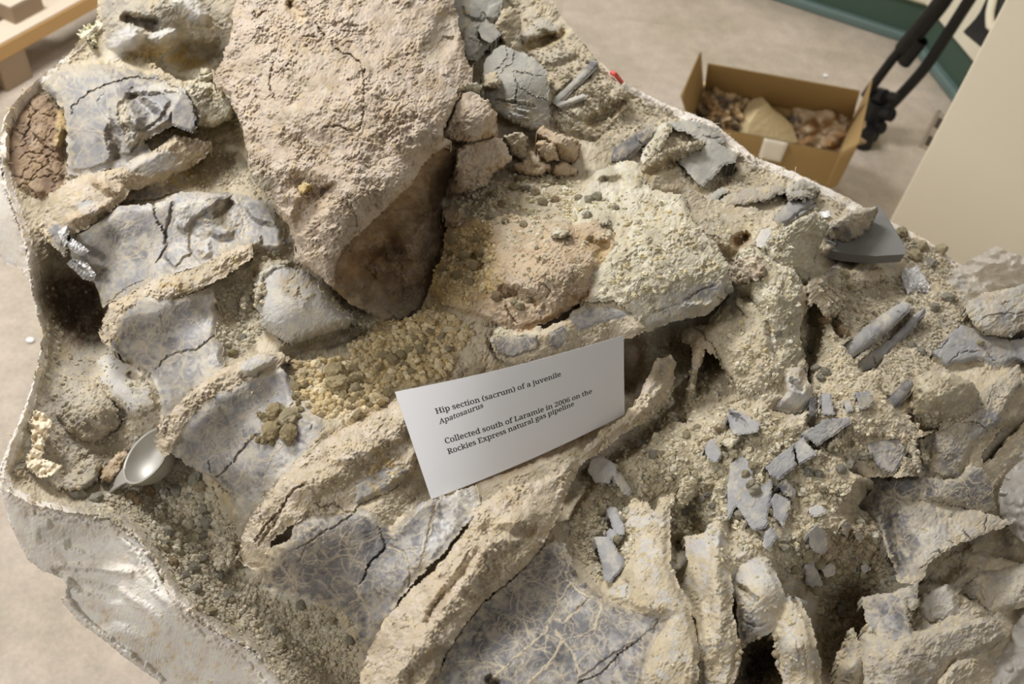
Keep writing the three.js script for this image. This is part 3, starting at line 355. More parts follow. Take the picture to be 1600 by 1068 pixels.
ridge([[1180, 1050, 40, -3], [1200, 1030, 40, -3.5], [1170, 1090, 40, -3]], { only: 'rock_matrix' });
body('bone_process', [[1206, 985], [1222, 950], [1232, 925], [1250, 940], [1262, 958], [1272, 990], [1282, 1040], [1284, 1170], [1226, 1170], [1222, 1068], [1212, 1020]], { ctrl: [[1208, 985, 3.6], [1235, 928, 4], [1262, 960, 4.2], [1280, 1040, 3.6], [1284, 1160, 3], [1226, 1160, 2.6], [1214, 1020, 3], [1245, 1010, 4.8]], rd: 1, rw: 12, kind: 'dust', label: 'long dusty bone bar at the bottom edge, right of the dark hole', category: 'fossil bone' });
paint([[1225, 985], [1250, 980], [1252, 1040], [1230, 1050]], 'palebone', 7, .7); paint([[1262, 1015], [1282, 1015], [1280, 1045], [1265, 1050]], 'palebone', 4, .7); crack([[1240, 990], [1250, 1020], [1245, 1040]], 2.5, .3); crack([[1255, 1000], [1262, 1050]], 2.4, .25);
// ---- the mass right of the card: ledges, rubble slope
body('rock_block', [[1052, 655], [1075, 600], [1082, 560], [1078, 540], [1062, 530], [1072, 512], [1105, 505], [1135, 465], [1172, 462], [1196, 490], [1202, 520], [1204, 548], [1224, 578], [1221, 592], [1204, 606], [1170, 620], [1142, 598], [1120, 560], [1100, 545], [1090, 585], [1084, 620], [1070, 660]], { ctrl: [[1055, 655, 1], [1080, 560, 3.4], [1072, 515, 3], [1135, 467, 5], [1172, 464, 6.4], [1203, 530, 7], [1222, 580, 6.6], [1170, 616, 5], [1142, 596, 4.6], [1090, 580, 3.6], [1150, 530, 6.4]], rd: .8, rw: 9, kind: 'rubble', label: 'tan cracked rock ledge right of the dark hollow behind the paper card', category: 'rock' });
paint([[1065, 515], [1105, 515], [1110, 560], [1090, 580], [1070, 560]], 'brown', 10, .6); paint([[1140, 540], [1190, 510], [1215, 575], [1190, 590], [1150, 570]], 'dust', 10, .6); crack([[1076, 508], [1098, 520], [1118, 545], [1130, 575], [1150, 600]], 4, .6); crack([[1116, 462], [1140, 470], [1172, 500]], 4, .6); crack([[1130, 470], [1124, 490], [1105, 508]], 4, .7); paint([[1130, 590], [1200, 610], [1180, 640], [1130, 625]], 'pale', 10, .5);
body('bone_boss', [[1206, 640], [1214, 626], [1230, 610], [1222, 590], [1232, 570], [1257, 574], [1266, 594], [1272, 626], [1252, 645], [1232, 648]], { ctrl: [[1208, 640, 4.6], [1230, 574, 6.4], [1258, 576, 6.4], [1271, 626, 5.4], [1240, 646, 4.6], [1245, 610, 6.4]], rd: .9, rw: 10, kind: 'palebone', warp: .7, label: 'smooth pale knobbly bone boss with a lilac grey patch, on the rubble slope', category: 'fossil bone' });
paint([[1212, 640], [1222, 625], [1240, 630], [1235, 645]], 'bone', 3); ridge([[1238, 596, 7, -.5], [1250, 606, 8, -.6]], {}); paint([[1230, 570], [1262, 574], [1268, 610], [1245, 605]], 'dust', 6, .6);
body('rock_slope', [[1140, 440], [1154, 382], [1182, 380], [1210, 408], [1244, 422], [1252, 446], [1256, 490], [1250, 517], [1256, 552], [1244, 572], [1224, 576], [1204, 546], [1202, 515], [1192, 488], [1168, 458]], { ctrl: [[1142, 440, 6.4], [1154, 384, 8.4], [1182, 382, 9], [1244, 424, 8.6], [1256, 490, 7], [1254, 550, 5.4], [1224, 572, 6], [1203, 515, 6.8], [1170, 458, 7], [1210, 460, 8.4]], rd: .7, rw: 8, kind: 'pale', label: 'steep pale crumbly rock face right of the overhanging block', category: 'rock' });
body('rock_chunk', [[1138, 419], [1153, 402], [1182, 399], [1196, 413], [1192, 430], [1176, 436], [1156, 446], [1142, 436]], { lift: .8, rd: .7, rw: 6, kind: 'slab', label: 'pinkish grey flat-faced rock chunk beside the overhanging block', category: 'rock' });
body('rock_block', [[1080, 345], [1068, 308], [1072, 290], [1110, 308], [1150, 322], [1180, 324], [1214, 340], [1222, 358], [1198, 392], [1184, 384], [1160, 384], [1140, 392], [1122, 386], [1098, 362]], { ctrl: [[1082, 343, 8], [1070, 300, 8], [1110, 310, 7], [1180, 326, 6.4], [1220, 350, 7.4], [1195, 390, 8], [1140, 388, 7.4], [1100, 362, 8], [1150, 350, 7.4]], rd: .8, rw: 9, kind: 'matrix', label: 'wrinkled tan rock lump with rod-like bones on it, behind the overhanging block', category: 'rock' });
paint([[1085, 330], [1130, 330], [1150, 380], [1110, 370]], 'gravel', 10, .7); ridge([[1150, 378, 12, -1.4], [1165, 372, 12, -1.4]], { kind: 'iron', amt: .6 });
body('rock_block', [[1182, 384], [1200, 366], [1222, 356], [1262, 334], [1276, 326], [1293, 345], [1290, 368], [1272, 394], [1268, 430], [1256, 448], [1240, 420], [1208, 406]], { ctrl: [[1184, 386, 8.6], [1222, 358, 9.4], [1276, 328, 9], [1292, 346, 8.4], [1270, 395, 6.6], [1257, 446, 5], [1240, 420, 7.6], [1210, 404, 8.6], [1250, 370, 8.8]], rd: .6, rw: 6, kind: 'pale', label: 'greenish tan rock cliff under the thick grey rod, left of the foam wedge', category: 'rock' });
body('bone_rod', [[1206, 343], [1234, 312], [1251, 303], [1266, 308], [1273, 321], [1246, 338], [1220, 356]], { flat: .9, axis: [[1212, 350], [1266, 312]], ar: 15, ah: .55, rd: .1, rw: 2, kind: 'plate', warp: .2, label: 'thick smooth grey rod of bone lying on the rock lump near the foam wedge', category: 'bone fragment' });
ridge([[1222, 352, 3.5, -.5], [1270, 318, 3.5, -.5]], {}); 
body('bone_rod', [[1179, 374], [1189, 358], [1203, 355], [1207, 364], [1193, 388], [1182, 384]], { flat: .7, axis: [[1185, 382], [1199, 358]], ar: 12, ah: .5, rd: .1, rw: 2, kind: 'palebone', warp: .3, label: 'short pale stub of a bone rod just left of the thick grey rod', category: 'bone fragment' });
body('rock_block', [[900, 540], [905, 470], [900, 440], [890, 330], [912, 300], [928, 268], [967, 252], [993, 250], [1008, 268], [1006, 286], [1016, 294], [1042, 299], [1069, 304], [1080, 342], [1098, 362], [1123, 386], [1134, 408], [1141, 434], [1140, 448], [1133, 463], [1108, 489], [1080, 497], [1052, 502], [1010, 518], [960, 534]], { ctrl: [[900, 536, 8], [898, 430, 8.4], [912, 300, 7.6], [930, 270, 7], [990, 252, 7.6], [1010, 290, 8], [1069, 306, 9], [1123, 386, 10], [1140, 440, 9.4], [1108, 488, 7.4], [1010, 516, 7], [1000, 400, 10], [1050, 350, 10], [960, 330, 8.6], [1050, 450, 9.4]], rd: .9, rw: 12, kind: 'pale', skirt: .05, label: 'big overhanging block of pale crumbly rock right of the paper card', category: 'rock' });
paint([[905, 500], [1000, 470], [1060, 455], [1130, 440], [1135, 465], [1080, 498], [960, 535], [900, 542]], 'palebone', 10, .7); paint([[900, 520], [960, 500], [960, 535], [900, 545]], 'matrix', 8, .6); paint([[1080, 445], [1130, 435], [1130, 465], [1090, 470]], 'plate', 8, .6); crack([[1060, 478], [1090, 455], [1120, 445]], 5, .5); crack([[1020, 490], [1055, 475], [1100, 480]], 3, .3); ridge([[1070, 478, 10, .5], [1110, 475, 10, .5]], {}); paint([[950, 340], [1060, 360], [1080, 400], [1000, 420]], 'matrix', 18, .4); paint([[990, 440], [1030, 430], [1040, 460], [1000, 470]], 'gravel', 8, .5); ridge([[945, 282, 10, -.8], [965, 285, 12, -.6]], {}); paint([[930, 300], [1060, 320], [1080, 380], [1020, 400], [940, 360]], 'rubble', 16, .5);
// ---- the pinkish brown lump above the card, the beam under it
body('rock_beam', [[765, 530], [772, 514], [800, 500], [850, 512], [880, 500], [912, 470], [960, 470], [1000, 500], [1012, 517], [960, 534], [905, 548], [860, 560], [800, 568], [775, 556]], { ctrl: [[766, 530, 7], [790, 505, 7], [912, 474, 8], [1005, 508, 8], [960, 532, 6.4], [860, 558, 6.6], [780, 556, 6.4], [860, 525, 8]], rd: .6, rw: 9, kind: 'matrix', skirt: .05, label: 'bone beam with grey plates just above the top edge of the paper card', category: 'fossil bone' });
plate([[770, 528], [785, 525], [840, 522], [842, 545], [800, 558], [778, 554]], 'darkbone', .15, 3); plate([[860, 520], [882, 508], [888, 530], [870, 545], [858, 540]], 'bone', .12, 3); plate([[885, 490], [915, 480], [950, 478], [990, 490], [940, 505], [905, 515]], 'bone', .05, 3); paint([[780, 505], [830, 512], [800, 525], [770, 525]], 'pale', 5, .8);
body('rock_lump', [[664, 430], [680, 400], [700, 352], [740, 340], [790, 335], [850, 342], [900, 350], [930, 342], [958, 358], [963, 382], [946, 402], [928, 418], [922, 440], [918, 460], [890, 482], [850, 506], [812, 516], [790, 514], [760, 500], [720, 486], [690, 476], [670, 455]], { ctrl: [[666, 430, 4], [700, 355, 6], [790, 337, 8], [900, 352, 9], [955, 362, 9.4], [925, 425, 9.4], [915, 458, 8.6], [850, 504, 7.6], [790, 512, 6.6], [720, 485, 5], [672, 455, 4], [820, 410, 9.4], [870, 430, 10]], rd: .8, rw: 10, kind: 'brown', skirt: .05, label: 'pinkish brown weathered rock lump directly above the paper card', category: 'rock' });
paint([[664, 430], [700, 350], [760, 345], [775, 400], [780, 450], [720, 480], [680, 470]], 'ochre', 14, .9); paint([[780, 345], [880, 352], [830, 370], [780, 400]], 'matrix', 16, .7); paint([[890, 462], [925, 445], [922, 465], [850, 508], [800, 518], [860, 490]], 'iron', 5, .8); paint([[800, 440], [900, 420], [920, 450], [850, 490]], 'slab', 20, .6); ridge([[925, 380, 14, -.6], [945, 385, 14, -.8], [935, 400, 12, -.6]], { kind: 'ochre', amt: .4 }); ridge([[785, 455, 14, -.7], [810, 460, 16, -1], [835, 470, 14, -.7]], {}); ridge([[740, 400, 9, -.8], [752, 415, 8, -.8]], {}); ridge([[680, 380, 10, .5], [700, 395, 9, -.8]], {});
ridge([[800, 372, 20, .3], [870, 395, 26, .5], [900, 430, 22, .4]], {}); crack([[840, 440], [860, 455], [850, 470]], 2.4, .4); crack([[790, 470], [795, 490], [810, 505]], 3, .5);
body('rock_chunk', [[862, 365], [872, 355], [890, 359], [891, 367], [878, 372], [866, 371]], { lift: 1, rd: .7, rw: 6, kind: 'pale', label: 'small pale chip sitting on the pinkish brown lump', category: 'rock' });
body('rock_chunk', [[685, 340], [690, 325], [704, 320], [724, 322], [728, 340], [716, 352], [700, 352]], { lift: 1.1, rd: .8, rw: 7, kind: 'brown', label: 'small rusty chunk at the foot of the rock stack, beside the slab overhang', category: 'rock' });
body('rock_chunk', [[935, 340], [940, 335], [952, 337], [952, 348], [944, 352], [934, 349]], { lift: .8, rd: .5, rw: 5, kind: 'pale', label: 'small squarish yellow-white chip above the pinkish brown lump', category: 'rock' });
// ---- hollow under the slab
ridge([[560, 440, 50, -2], [620, 400, 60, -3], [670, 350, 50, -2]], { only: 'rock_matrix' });
// ---- the big slab
const SLAB = [[358, -95], [366, 0], [360, 55], [346, 92], [335, 125], [340, 140], [357, 150], [371, 180], [384, 222], [388, 262], [404, 292], [424, 300], [434, 330], [452, 352], [462, 390], [460, 402], [500, 432], [521, 452], [545, 472], [598, 502], [628, 498], [655, 490], [668, 456], [676, 430], [690, 400], [698, 350], [690, 320], [706, 270], [714, 230], [696, 216], [694, 200], [704, 172], [724, 144], [742, 138], [736, 110], [727, 90], [722, 60], [714, 25], [706, -10], [700, -95]];
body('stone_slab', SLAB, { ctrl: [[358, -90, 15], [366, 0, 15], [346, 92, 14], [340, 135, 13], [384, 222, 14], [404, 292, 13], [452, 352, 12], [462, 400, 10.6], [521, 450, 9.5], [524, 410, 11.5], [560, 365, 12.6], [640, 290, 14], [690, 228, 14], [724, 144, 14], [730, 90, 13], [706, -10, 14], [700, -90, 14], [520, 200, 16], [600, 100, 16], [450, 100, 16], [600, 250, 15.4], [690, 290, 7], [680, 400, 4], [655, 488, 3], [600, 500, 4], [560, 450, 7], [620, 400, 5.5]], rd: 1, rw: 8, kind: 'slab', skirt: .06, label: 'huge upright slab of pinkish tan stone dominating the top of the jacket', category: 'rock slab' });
{ // the slab's lit face breaks off along an edge into a brown side, darkened to paint in its shade
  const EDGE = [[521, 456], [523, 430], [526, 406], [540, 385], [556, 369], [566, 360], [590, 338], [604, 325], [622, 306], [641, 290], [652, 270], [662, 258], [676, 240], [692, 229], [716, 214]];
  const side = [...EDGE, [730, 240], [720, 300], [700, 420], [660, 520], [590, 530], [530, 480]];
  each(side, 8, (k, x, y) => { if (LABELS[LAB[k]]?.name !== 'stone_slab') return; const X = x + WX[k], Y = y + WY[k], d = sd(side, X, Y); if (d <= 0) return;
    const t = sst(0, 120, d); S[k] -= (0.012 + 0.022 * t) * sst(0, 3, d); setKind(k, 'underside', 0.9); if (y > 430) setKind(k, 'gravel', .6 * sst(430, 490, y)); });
  paint([[540, 400], [620, 340], [650, 300], [680, 260], [660, 330], [620, 420], [580, 440], [540, 440]], 'iron', 14, .55);  // iron browns that also deepen the painted shade
  ridge([[590, 400, 22, -1.2], [575, 425, 22, -1.4]], {}); ridge([[640, 420, 34, 1], [650, 370, 30, 1]], { kind: 'brown', amt: .5 }); ridge([[600, 350, 18, -.5], [620, 390, 14, -.8]], {});
  crack([[565, 410], [580, 428], [600, 445], [615, 470]], 3, .5); crack([[590, 370], [610, 390], [640, 400]], 2.6, .4); crack([[600, 480], [620, 500], [640, 495], [655, 480]], 4, .6); crack([[605, 330], [640, 326], [660, 318]], 3, .4);
}
crack([[494, 34], [500, 50], [508, 60]], 4, .7); crack([[516, 60], [522, 74], [535, 84], [552, 88], [562, 98], [569, 112], [568, 140], [567, 175], [565, 193], [556, 206]], 2.6, .5); crack([[504, 198], [530, 198], [556, 206]], 2.6, .5); crack([[430, 92], [424, 110], [422, 130], [424, 146], [430, 158]], 2.6, .45); crack([[452, 0], [455, 20]], 4, .5); crack([[604, 90], [610, 98], [606, 104]], 3, .4); crack([[565, 222], [560, 240], [550, 250]], 2.4, .35); crack([[520, 320], [540, 312], [550, 320], [562, 368]], 2.2, .35); crack([[425, 18], [410, 20], [400, 30], [395, 15]], 2.5, .4);
ridge([[470, 285, 26, -.8], [500, 300, 30, -1], [480, 330, 28, -.8], [470, 350, 20, -.5]], { kind: 'brown', amt: .35 }); ridge([[505, 298, 10, -.7], [520, 290, 9, -.6]], {}); ridge([[690, 60, 30, -.7], [680, 80, 30, -.6], [700, 30, 24, -.5]], { kind: 'gravel', amt: .4 }); paint([[560, 0], [660, 0], [640, 60], [600, 80], [540, 60], [500, 40]], 'slab', 20, .6); paint([[400, 60], [480, 50], [520, 110], [540, 200], [440, 180], [400, 120]], 'matrix', 26, .45); paint([[370, 250], [420, 260], [430, 300], [400, 292], [386, 270]], 'pale', 8, .6); ridge([[455, 10, 12, -.6], [470, 30, 12, -.4]], { kind: 'ochre', amt: .3 });
ridge([[500, 180, 60, .4], [560, 150, 60, .5], [600, 120, 40, .3]], {}); ridge([[350, 110, 20, .4], [380, 200, 24, .4]], {}); ridge([[430, 220, 50, -.4], [520, 240, 50, -.3]], {});
body('clod', [[466, 290], [474, 283], [486, 286], [484, 298], [474, 304], [467, 300]], { lift: .7, rd: .6, rw: 8, kind: 'ochre', label: 'single yellow-brown clod stuck on the lower part of the big slab', category: 'clod' });
// ---- stacked chunks right of the slab
body('rock_chunk', [[822, 250], [861, 254], [858, 263], [844, 275], [813, 270], [799, 258]], { ctrl: [[822, 250, 7.6], [860, 255, 7.6], [840, 275, 6.8], [800, 258, 7.2]], rd: .5, rw: 5, kind: 'brown', label: 'flat brown chunk at the bottom of the rock stack beside the slab', category: 'rock' });
body('rock_chunk', [[864, 256], [881, 252], [905, 266], [898, 275], [870, 278], [863, 270]], { ctrl: [[864, 256, 7.4], [881, 253, 7.4], [904, 267, 6.8], [870, 277, 6.4]], rd: .6, rw: 6, kind: 'brown', label: 'rightmost low tan chunk of the rock stack beside the slab', category: 'rock' });
body('rock_chunk', [[839, 202], [847, 196], [875, 208], [905, 219], [906, 244], [895, 254], [872, 251], [868, 228], [839, 214]], { ctrl: [[840, 203, 8.8], [875, 209, 8.8], [905, 221, 8.6], [900, 250, 7.2], [872, 248, 7.4], [870, 226, 8.6]], rd: .5, rw: 5, kind: 'brown', top: [[839, 202], [847, 196], [875, 208], [905, 219], [888, 228], [868, 226], [840, 212]], H: .6, label: 'long rusty brown chunk at the upper right of the rock stack', category: 'rock' });
body('rock_chunk', [[837, 222], [844, 218], [867, 225], [871, 250], [853, 251], [840, 236]], { ctrl: [[838, 222, 9], [866, 226, 9], [870, 250, 8], [852, 250, 8]], rd: .5, rw: 5, kind: 'brown', label: 'squat mauve brown chunk in the middle of the rock stack', category: 'rock' });
body('rock_chunk', [[786, 214], [802, 206], [822, 209], [824, 230], [823, 247], [816, 252], [796, 238]], { ctrl: [[788, 214, 9.4], [820, 210, 9.4], [823, 246, 8], [800, 240, 8.2]], rd: .5, rw: 5, kind: 'matrix', top: [[786, 214], [802, 206], [822, 209], [820, 226], [800, 226]], H: .8, label: 'blocky tan chunk next to the large front chunk of the rock stack', category: 'rock' });
body('rock_chunk', [[714, 232], [732, 225], [774, 213], [784, 215], [795, 236], [799, 252], [782, 264], [770, 270], [766, 284], [735, 298], [712, 302], [709, 275], [713, 253]], { ctrl: [[715, 232, 11.2], [780, 215, 11], [795, 240, 10], [768, 275, 9], [735, 296, 8.4], [711, 298, 8.4], [712, 260, 10.4]], rd: .5, rw: 5, kind: 'slab', top: [[714, 232], [732, 225], [774, 213], [784, 240], [774, 250], [766, 262], [735, 270], [713, 262]], H: .7, label: 'large pinkish grey chunk at the front of the rock stack, under the egg-shaped one', category: 'rock' });
paint([[765, 262], [800, 250], [780, 268], [768, 280]], 'iron', 5, .7);
body('rock_chunk', [[694, 216], [693, 202], [702, 180], [713, 157], [725, 142], [741, 143], [761, 157], [774, 174], [777, 197], [774, 213], [743, 223], [712, 220]], { ctrl: [[694, 212, 12.8], [713, 157, 13.8], [741, 144, 13.6], [774, 180, 12.8], [773, 212, 11.6], [720, 220, 12.2], [740, 185, 13.6]], rd: .6, rw: 5, kind: 'slab', top: [[700, 206], [706, 180], [716, 158], [727, 144], [741, 144], [760, 158], [768, 174], [762, 194], [744, 214], [716, 210]], H: .7, label: 'egg-shaped flat pink stone leaning against the right edge of the big slab', category: 'rock' });
paint([[698, 206], [706, 180], [716, 158], [727, 146], [741, 146], [760, 158], [766, 174], [760, 194], [744, 214], [716, 210]], 'brown', 4, .35); paint([[765, 160], [780, 180], [776, 214], [745, 223], [764, 196]], 'iron', 4, .6); crack([[728, 175], [726, 185]], 1.6, .2);
//#DATA3
// ---- top middle: cracked grey plates, far ridges
body('bone_plate', [[722, 60], [721, 67], [718, 48], [712, 20], [704, -20], [700, -90], [790, -90], [785, -10], [783, 10], [770, 38], [783, 53], [770, 66], [746, 95], [730, 92]], { ctrl: [[720, 60, 9], [704, -20, 10], [704, -90, 10], [788, -80, 8], [783, 8, 8], [780, 55, 8], [740, 94, 8], [750, 40, 9]], rd: .3, rw: 4, kind: 'greyplate', label: 'upper cracked sheet of grey bone plates behind the slab at the top edge', category: 'fossil bone' });
plate([[724, 42], [749, 37], [746, 53], [758, 72], [742, 92], [727, 90], [722, 60]], 'greyplate', .3, 3); plate([[735, 6], [757, 17], [752, 31], [726, 26], [722, 8]], 'greyplate', .25, 3); plate([[762, 10], [782, 2], [780, 24], [770, 34], [758, 26]], 'greyplate', .4, 3); crack([[730, 60], [745, 64], [752, 78]], 2, .25); crack([[738, 8], [760, 22], [756, 34], [736, 32]], 2.6, .4); paint([[710, -20], [722, 2], [735, 20], [716, 24]], 'ochre', 5, .5); paint([[716, 30], [744, 30], [744, 42], [720, 44]], 'rubble', 4, .7);
body('rock_block', [[771, 42], [783, 16], [800, 8], [812, 28], [816, 75], [800, 76], [786, 66], [778, 52]], { ctrl: [[772, 42, 8.6], [800, 9, 8.6], [814, 60, 7], [786, 66, 7.6]], rd: .7, rw: 7, kind: 'matrix', label: 'crumbly tan knob between the two sheets of cracked grey plates', category: 'rock' });
body('bone_plate', [[753, 112], [757, 98], [769, 81], [785, 69], [808, 79], [833, 87], [850, 104], [856, 121], [858, 140], [853, 157], [858, 172], [856, 195], [830, 198], [800, 186], [775, 172], [760, 156], [757, 140]], { ctrl: [[755, 110, 9], [785, 70, 9], [833, 88, 9], [857, 125, 8.6], [855, 190, 7], [800, 186, 8], [762, 156, 8.4], [810, 125, 9.8]], rd: .4, rw: 5, kind: 'greyplate', label: 'shield-shaped cracked grey bone plate right of the big slab', category: 'fossil bone' });
crack([[790, 72], [792, 90], [782, 102], [774, 110]], 3, .5); crack([[804, 78], [802, 98], [788, 108], [780, 118]], 3, .5); crack([[802, 112], [825, 116], [855, 120]], 2.6, .4); crack([[802, 112], [808, 134], [806, 160]], 2.6, .4); crack([[808, 136], [830, 148], [853, 156]], 2, .3); crack([[774, 155], [806, 160], [835, 166]], 6, .7); paint([[765, 160], [806, 164], [850, 168], [856, 198], [820, 196], [780, 176]], 'matrix', 4, .6); plate([[792, 172], [815, 178], [832, 186], [826, 190], [805, 186]], 'greyplate', .3, 2); plate([[806, 166], [828, 172], [826, 178], [810, 174]], 'greyplate', .25, 2);
body('bone_flake', [[746, 46], [757, 35], [771, 38], [783, 53], [766, 67], [753, 60]], { flat: 1.1, rd: .15, rw: 2, kind: 'greyplate', warp: .3, label: 'six-sided loose grey flake lying proud on the upper cracked sheet', category: 'bone fragment' });
body('rock_chunk', [[750, 121], [762, 113], [774, 112], [781, 126], [778, 138], [757, 136]], { lift: 1.3, rd: .9, rw: 8, kind: 'matrix', label: 'small tan rock perched at the left edge of the shield-shaped plate', category: 'rock' });
body('rock_chunk', [[713, 140], [722, 130], [745, 129], [752, 136], [752, 144], [742, 141], [724, 142], [714, 150]], { ctrl: [[714, 142, 14], [745, 130, 13], [751, 142, 12]], rd: .4, rw: 4, kind: 'pale', label: 'thin pale lip of rock arched over the egg-shaped stone', category: 'rock' });
body('rock_ridge', [[808, -90], [848, -10], [872, 28], [902, 62], [930, 92], [958, 120], [978, 140], [984, 158], [968, 186], [930, 222], [905, 216], [875, 206], [858, 196], [862, 165], [858, 130], [846, 98], [816, 78], [812, 26], [790, 0], [790, -90]], { ctrl: [[800, -80, 7], [850, -5, 6], [900, 62, 5.4], [978, 145, 4.6], [930, 220, 3], [880, 205, 5], [860, 160, 5], [816, 70, 5.4], [900, 120, 5.4]], rd: .6, rw: 8, kind: 'matrix', label: 'far rubbly tan ridge behind the shield-shaped plate, along the jacket rim', category: 'rock' });
ridge([[820, 60, 12, .6], [850, 40, 14, .6], [870, 50, 10, .4]], { kind: 'greyplate', amt: .6 }); ridge([[830, 72, 10, -1], [860, 62, 12, -1.2], [880, 52, 10, -.8]], { kind: 'ochre', amt: .5 }); ridge([[860, 92, 14, .5], [895, 80, 12, .5]], { kind: 'greyplate', amt: .4 }); paint([[880, 120], [915, 130], [975, 140], [950, 160], [930, 180], [900, 170]], 'gravel', 8, .5); ridge([[925, 190, 14, -1], [950, 178, 14, -1.2], [975, 158, 10, -1]], { kind: 'ochre', amt: .4 }); ridge([[870, 150, 10, -.8], [900, 132, 10, -.9], [915, 122, 8, -.6]], { kind: 'ochre', amt: .4 }); ridge([[905, 200, 14, .4], [915, 205, 12, .6]], {}); ridge([[880, 190, 14, .3], [900, 175, 14, .4]], { kind: 'pale', amt: .5 });
body('bone_rod', [[862, 160], [866, 152], [898, 122], [926, 93], [934, 96], [935, 103], [905, 132], [870, 165]], { flat: .8, axis: [[864, 162], [931, 98]], ar: 7, ah: .4, rd: .05, rw: 2, kind: 'greyplate', warp: .2, label: 'slender grey bone rod slanting across the far ridge, dark at its tip', category: 'bone fragment' });
paint([[912, 108], [926, 93], [936, 98], [920, 118]], 'darkbone', 3, .8);
body('bone_rod', [[868, 164], [873, 160], [910, 146], [917, 149], [914, 155], [876, 168]], { flat: .5, axis: [[870, 166], [915, 150]], ar: 5, ah: .3, rd: .05, rw: 2, kind: 'palebone', warp: .2, label: 'thin pale stick of bone under the slender rod on the far ridge', category: 'bone fragment' });
body('rock_ridge', [[1000, 268], [1010, 248], [1034, 236], [1062, 228], [1097, 218], [1096, 236], [1062, 254], [1080, 285], [1104, 310], [1085, 308], [1068, 304], [1016, 294], [1006, 286]], { ctrl: [[1002, 268, 5], [1034, 238, 6], [1097, 219, 5], [1062, 255, 3.6], [1100, 306, 3], [1016, 292, 5]], rd: .5, rw: 7, kind: 'matrix', label: 'dusty mound below the dark two-piece rod near the far rim', category: 'rock' });
ridge([[1015, 270, 12, -.5], [1045, 255, 12, -.8], [1062, 256, 8, -.6]], { kind: 'ochre', amt: .4 });
body('bone_flake', [[1034, 192], [1074, 185], [1125, 202], [1131, 222], [1113, 226], [1100, 222], [1083, 213], [1052, 198]], { ctrl: [[1036, 192, 2.4], [1074, 186, 2.6], [1126, 204, 2], [1113, 225, 2]], rd: .15, rw: 3, kind: 'greyplate', label: 'flat grey bone sheet lying along the far plaster rim', category: 'bone fragment' });
body('bone_flake', [[1060, 251], [1084, 236], [1111, 219], [1130, 228], [1153, 239], [1147, 253], [1124, 262], [1116, 272], [1099, 290], [1088, 286], [1072, 266]], { ctrl: [[1060, 251, 4], [1111, 220, 3.4], [1152, 240, 2.8], [1099, 289, 3.6]], rd: .2, rw: 3, kind: 'greyplate', label: 'broad ragged grey bone sheet with a jagged edge over a dark pocket', category: 'bone fragment' });
crack([[1100, 210], [1112, 216], [1128, 214]], 3, .4); crack([[1085, 190], [1095, 205]], 2, .25); ridge([[1120, 275, 16, -1.4], [1140, 268, 14, -1.6], [1112, 292, 14, -1.6]], { only: 'rock_matrix' });
body('bone_rod', [[955, 250], [958, 230], [975, 220], [994, 206], [1021, 191], [1022, 206], [1012, 222], [998, 231], [982, 248], [972, 252]], { flat: 1.2, axis: [[960, 245], [1018, 198]], ar: 13, ah: .5, rd: .1, rw: 2, kind: 'darkbone', warp: .3, label: 'dark grey two-piece bone rod by the far rim, its right half rough', category: 'bone fragment' });
crack([[970, 238], [978, 245]], 2, .3); crack([[990, 208], [996, 220], [1004, 228]], 3, .4); paint([[994, 206], [1021, 191], [1022, 206], [1004, 228]], 'gravel', 3, .6);
body('bone_fragment', [[1001, 240], [1012, 225], [1024, 200], [1030, 194], [1046, 191], [1050, 202], [1035, 225], [1008, 257], [1000, 252]], { flat: .9, rd: .4, rw: 5, kind: 'pale', axis: [[1006, 250], [1042, 196]], ar: 16, ah: .4, label: 'pale tan curved fragment just right of the dark two-piece rod', category: 'bone fragment' });
body('rock_chunk', [[1225, 298], [1240, 284], [1256, 280], [1276, 288], [1281, 300], [1267, 311], [1242, 310], [1228, 313]], { lift: 1.5, rd: 1, rw: 10, kind: 'greyplate', label: 'smooth dark grey cobble by the far rim, behind the thick grey rod', category: 'rock' });
paint([[1225, 298], [1256, 280], [1281, 300], [1240, 312]], 'darkbone', 4, .5);
body('bone_rod', [[1126, 310], [1150, 300], [1180, 290], [1222, 288], [1226, 300], [1200, 310], [1160, 318], [1134, 322]], { flat: .8, axis: [[1130, 316], [1222, 294]], ar: 14, ah: .5, rd: .2, rw: 3, kind: 'shell', label: 'dusty tan curved bar lying in the hollow behind the wrinkled lump', category: 'bone fragment' });
body('bone_rod', [[1106, 308], [1118, 296], [1128, 291], [1138, 300], [1126, 304], [1118, 312]], { flat: .9, axis: [[1110, 310], [1130, 294]], ar: 9, ah: .4, rd: .1, rw: 2, kind: 'greyplate', warp: .3, label: 'short grey stub of rod beside the dark pocket near the far rim', category: 'bone fragment' });
// ---- right: rods, boulder, sheets
body('rock_fragment', [[1258, 440], [1290, 425], [1330, 420], [1380, 418], [1384, 432], [1360, 445], [1330, 455], [1320, 480], [1286, 500], [1262, 480]], { lift: .9, rd: .7, rw: 9, kind: 'matrix', label: 'low dusty mound in the shade under the foam wedge', category: 'rock' });
ridge([[1285, 440, 10, .5], [1305, 420, 9, .8], [1312, 412, 8, .6]], { kind: 'shell' }); ridge([[1290, 410, 24, -2.4], [1320, 405, 24, -2.4]], { only: 'rock_matrix' });
body('bone_rod', [[1336, 570], [1350, 554], [1390, 528], [1430, 489], [1447, 477], [1444, 490], [1420, 520], [1392, 546], [1370, 575], [1346, 583]], { ctrl: [[1338, 570, 1.6], [1446, 479, 2], [1370, 574, 1.4]], rd: .3, rw: 5, kind: 'plate', warp: .5, label: 'lower of the two long parallel grey rods on the right side', category: 'bone fragment' });
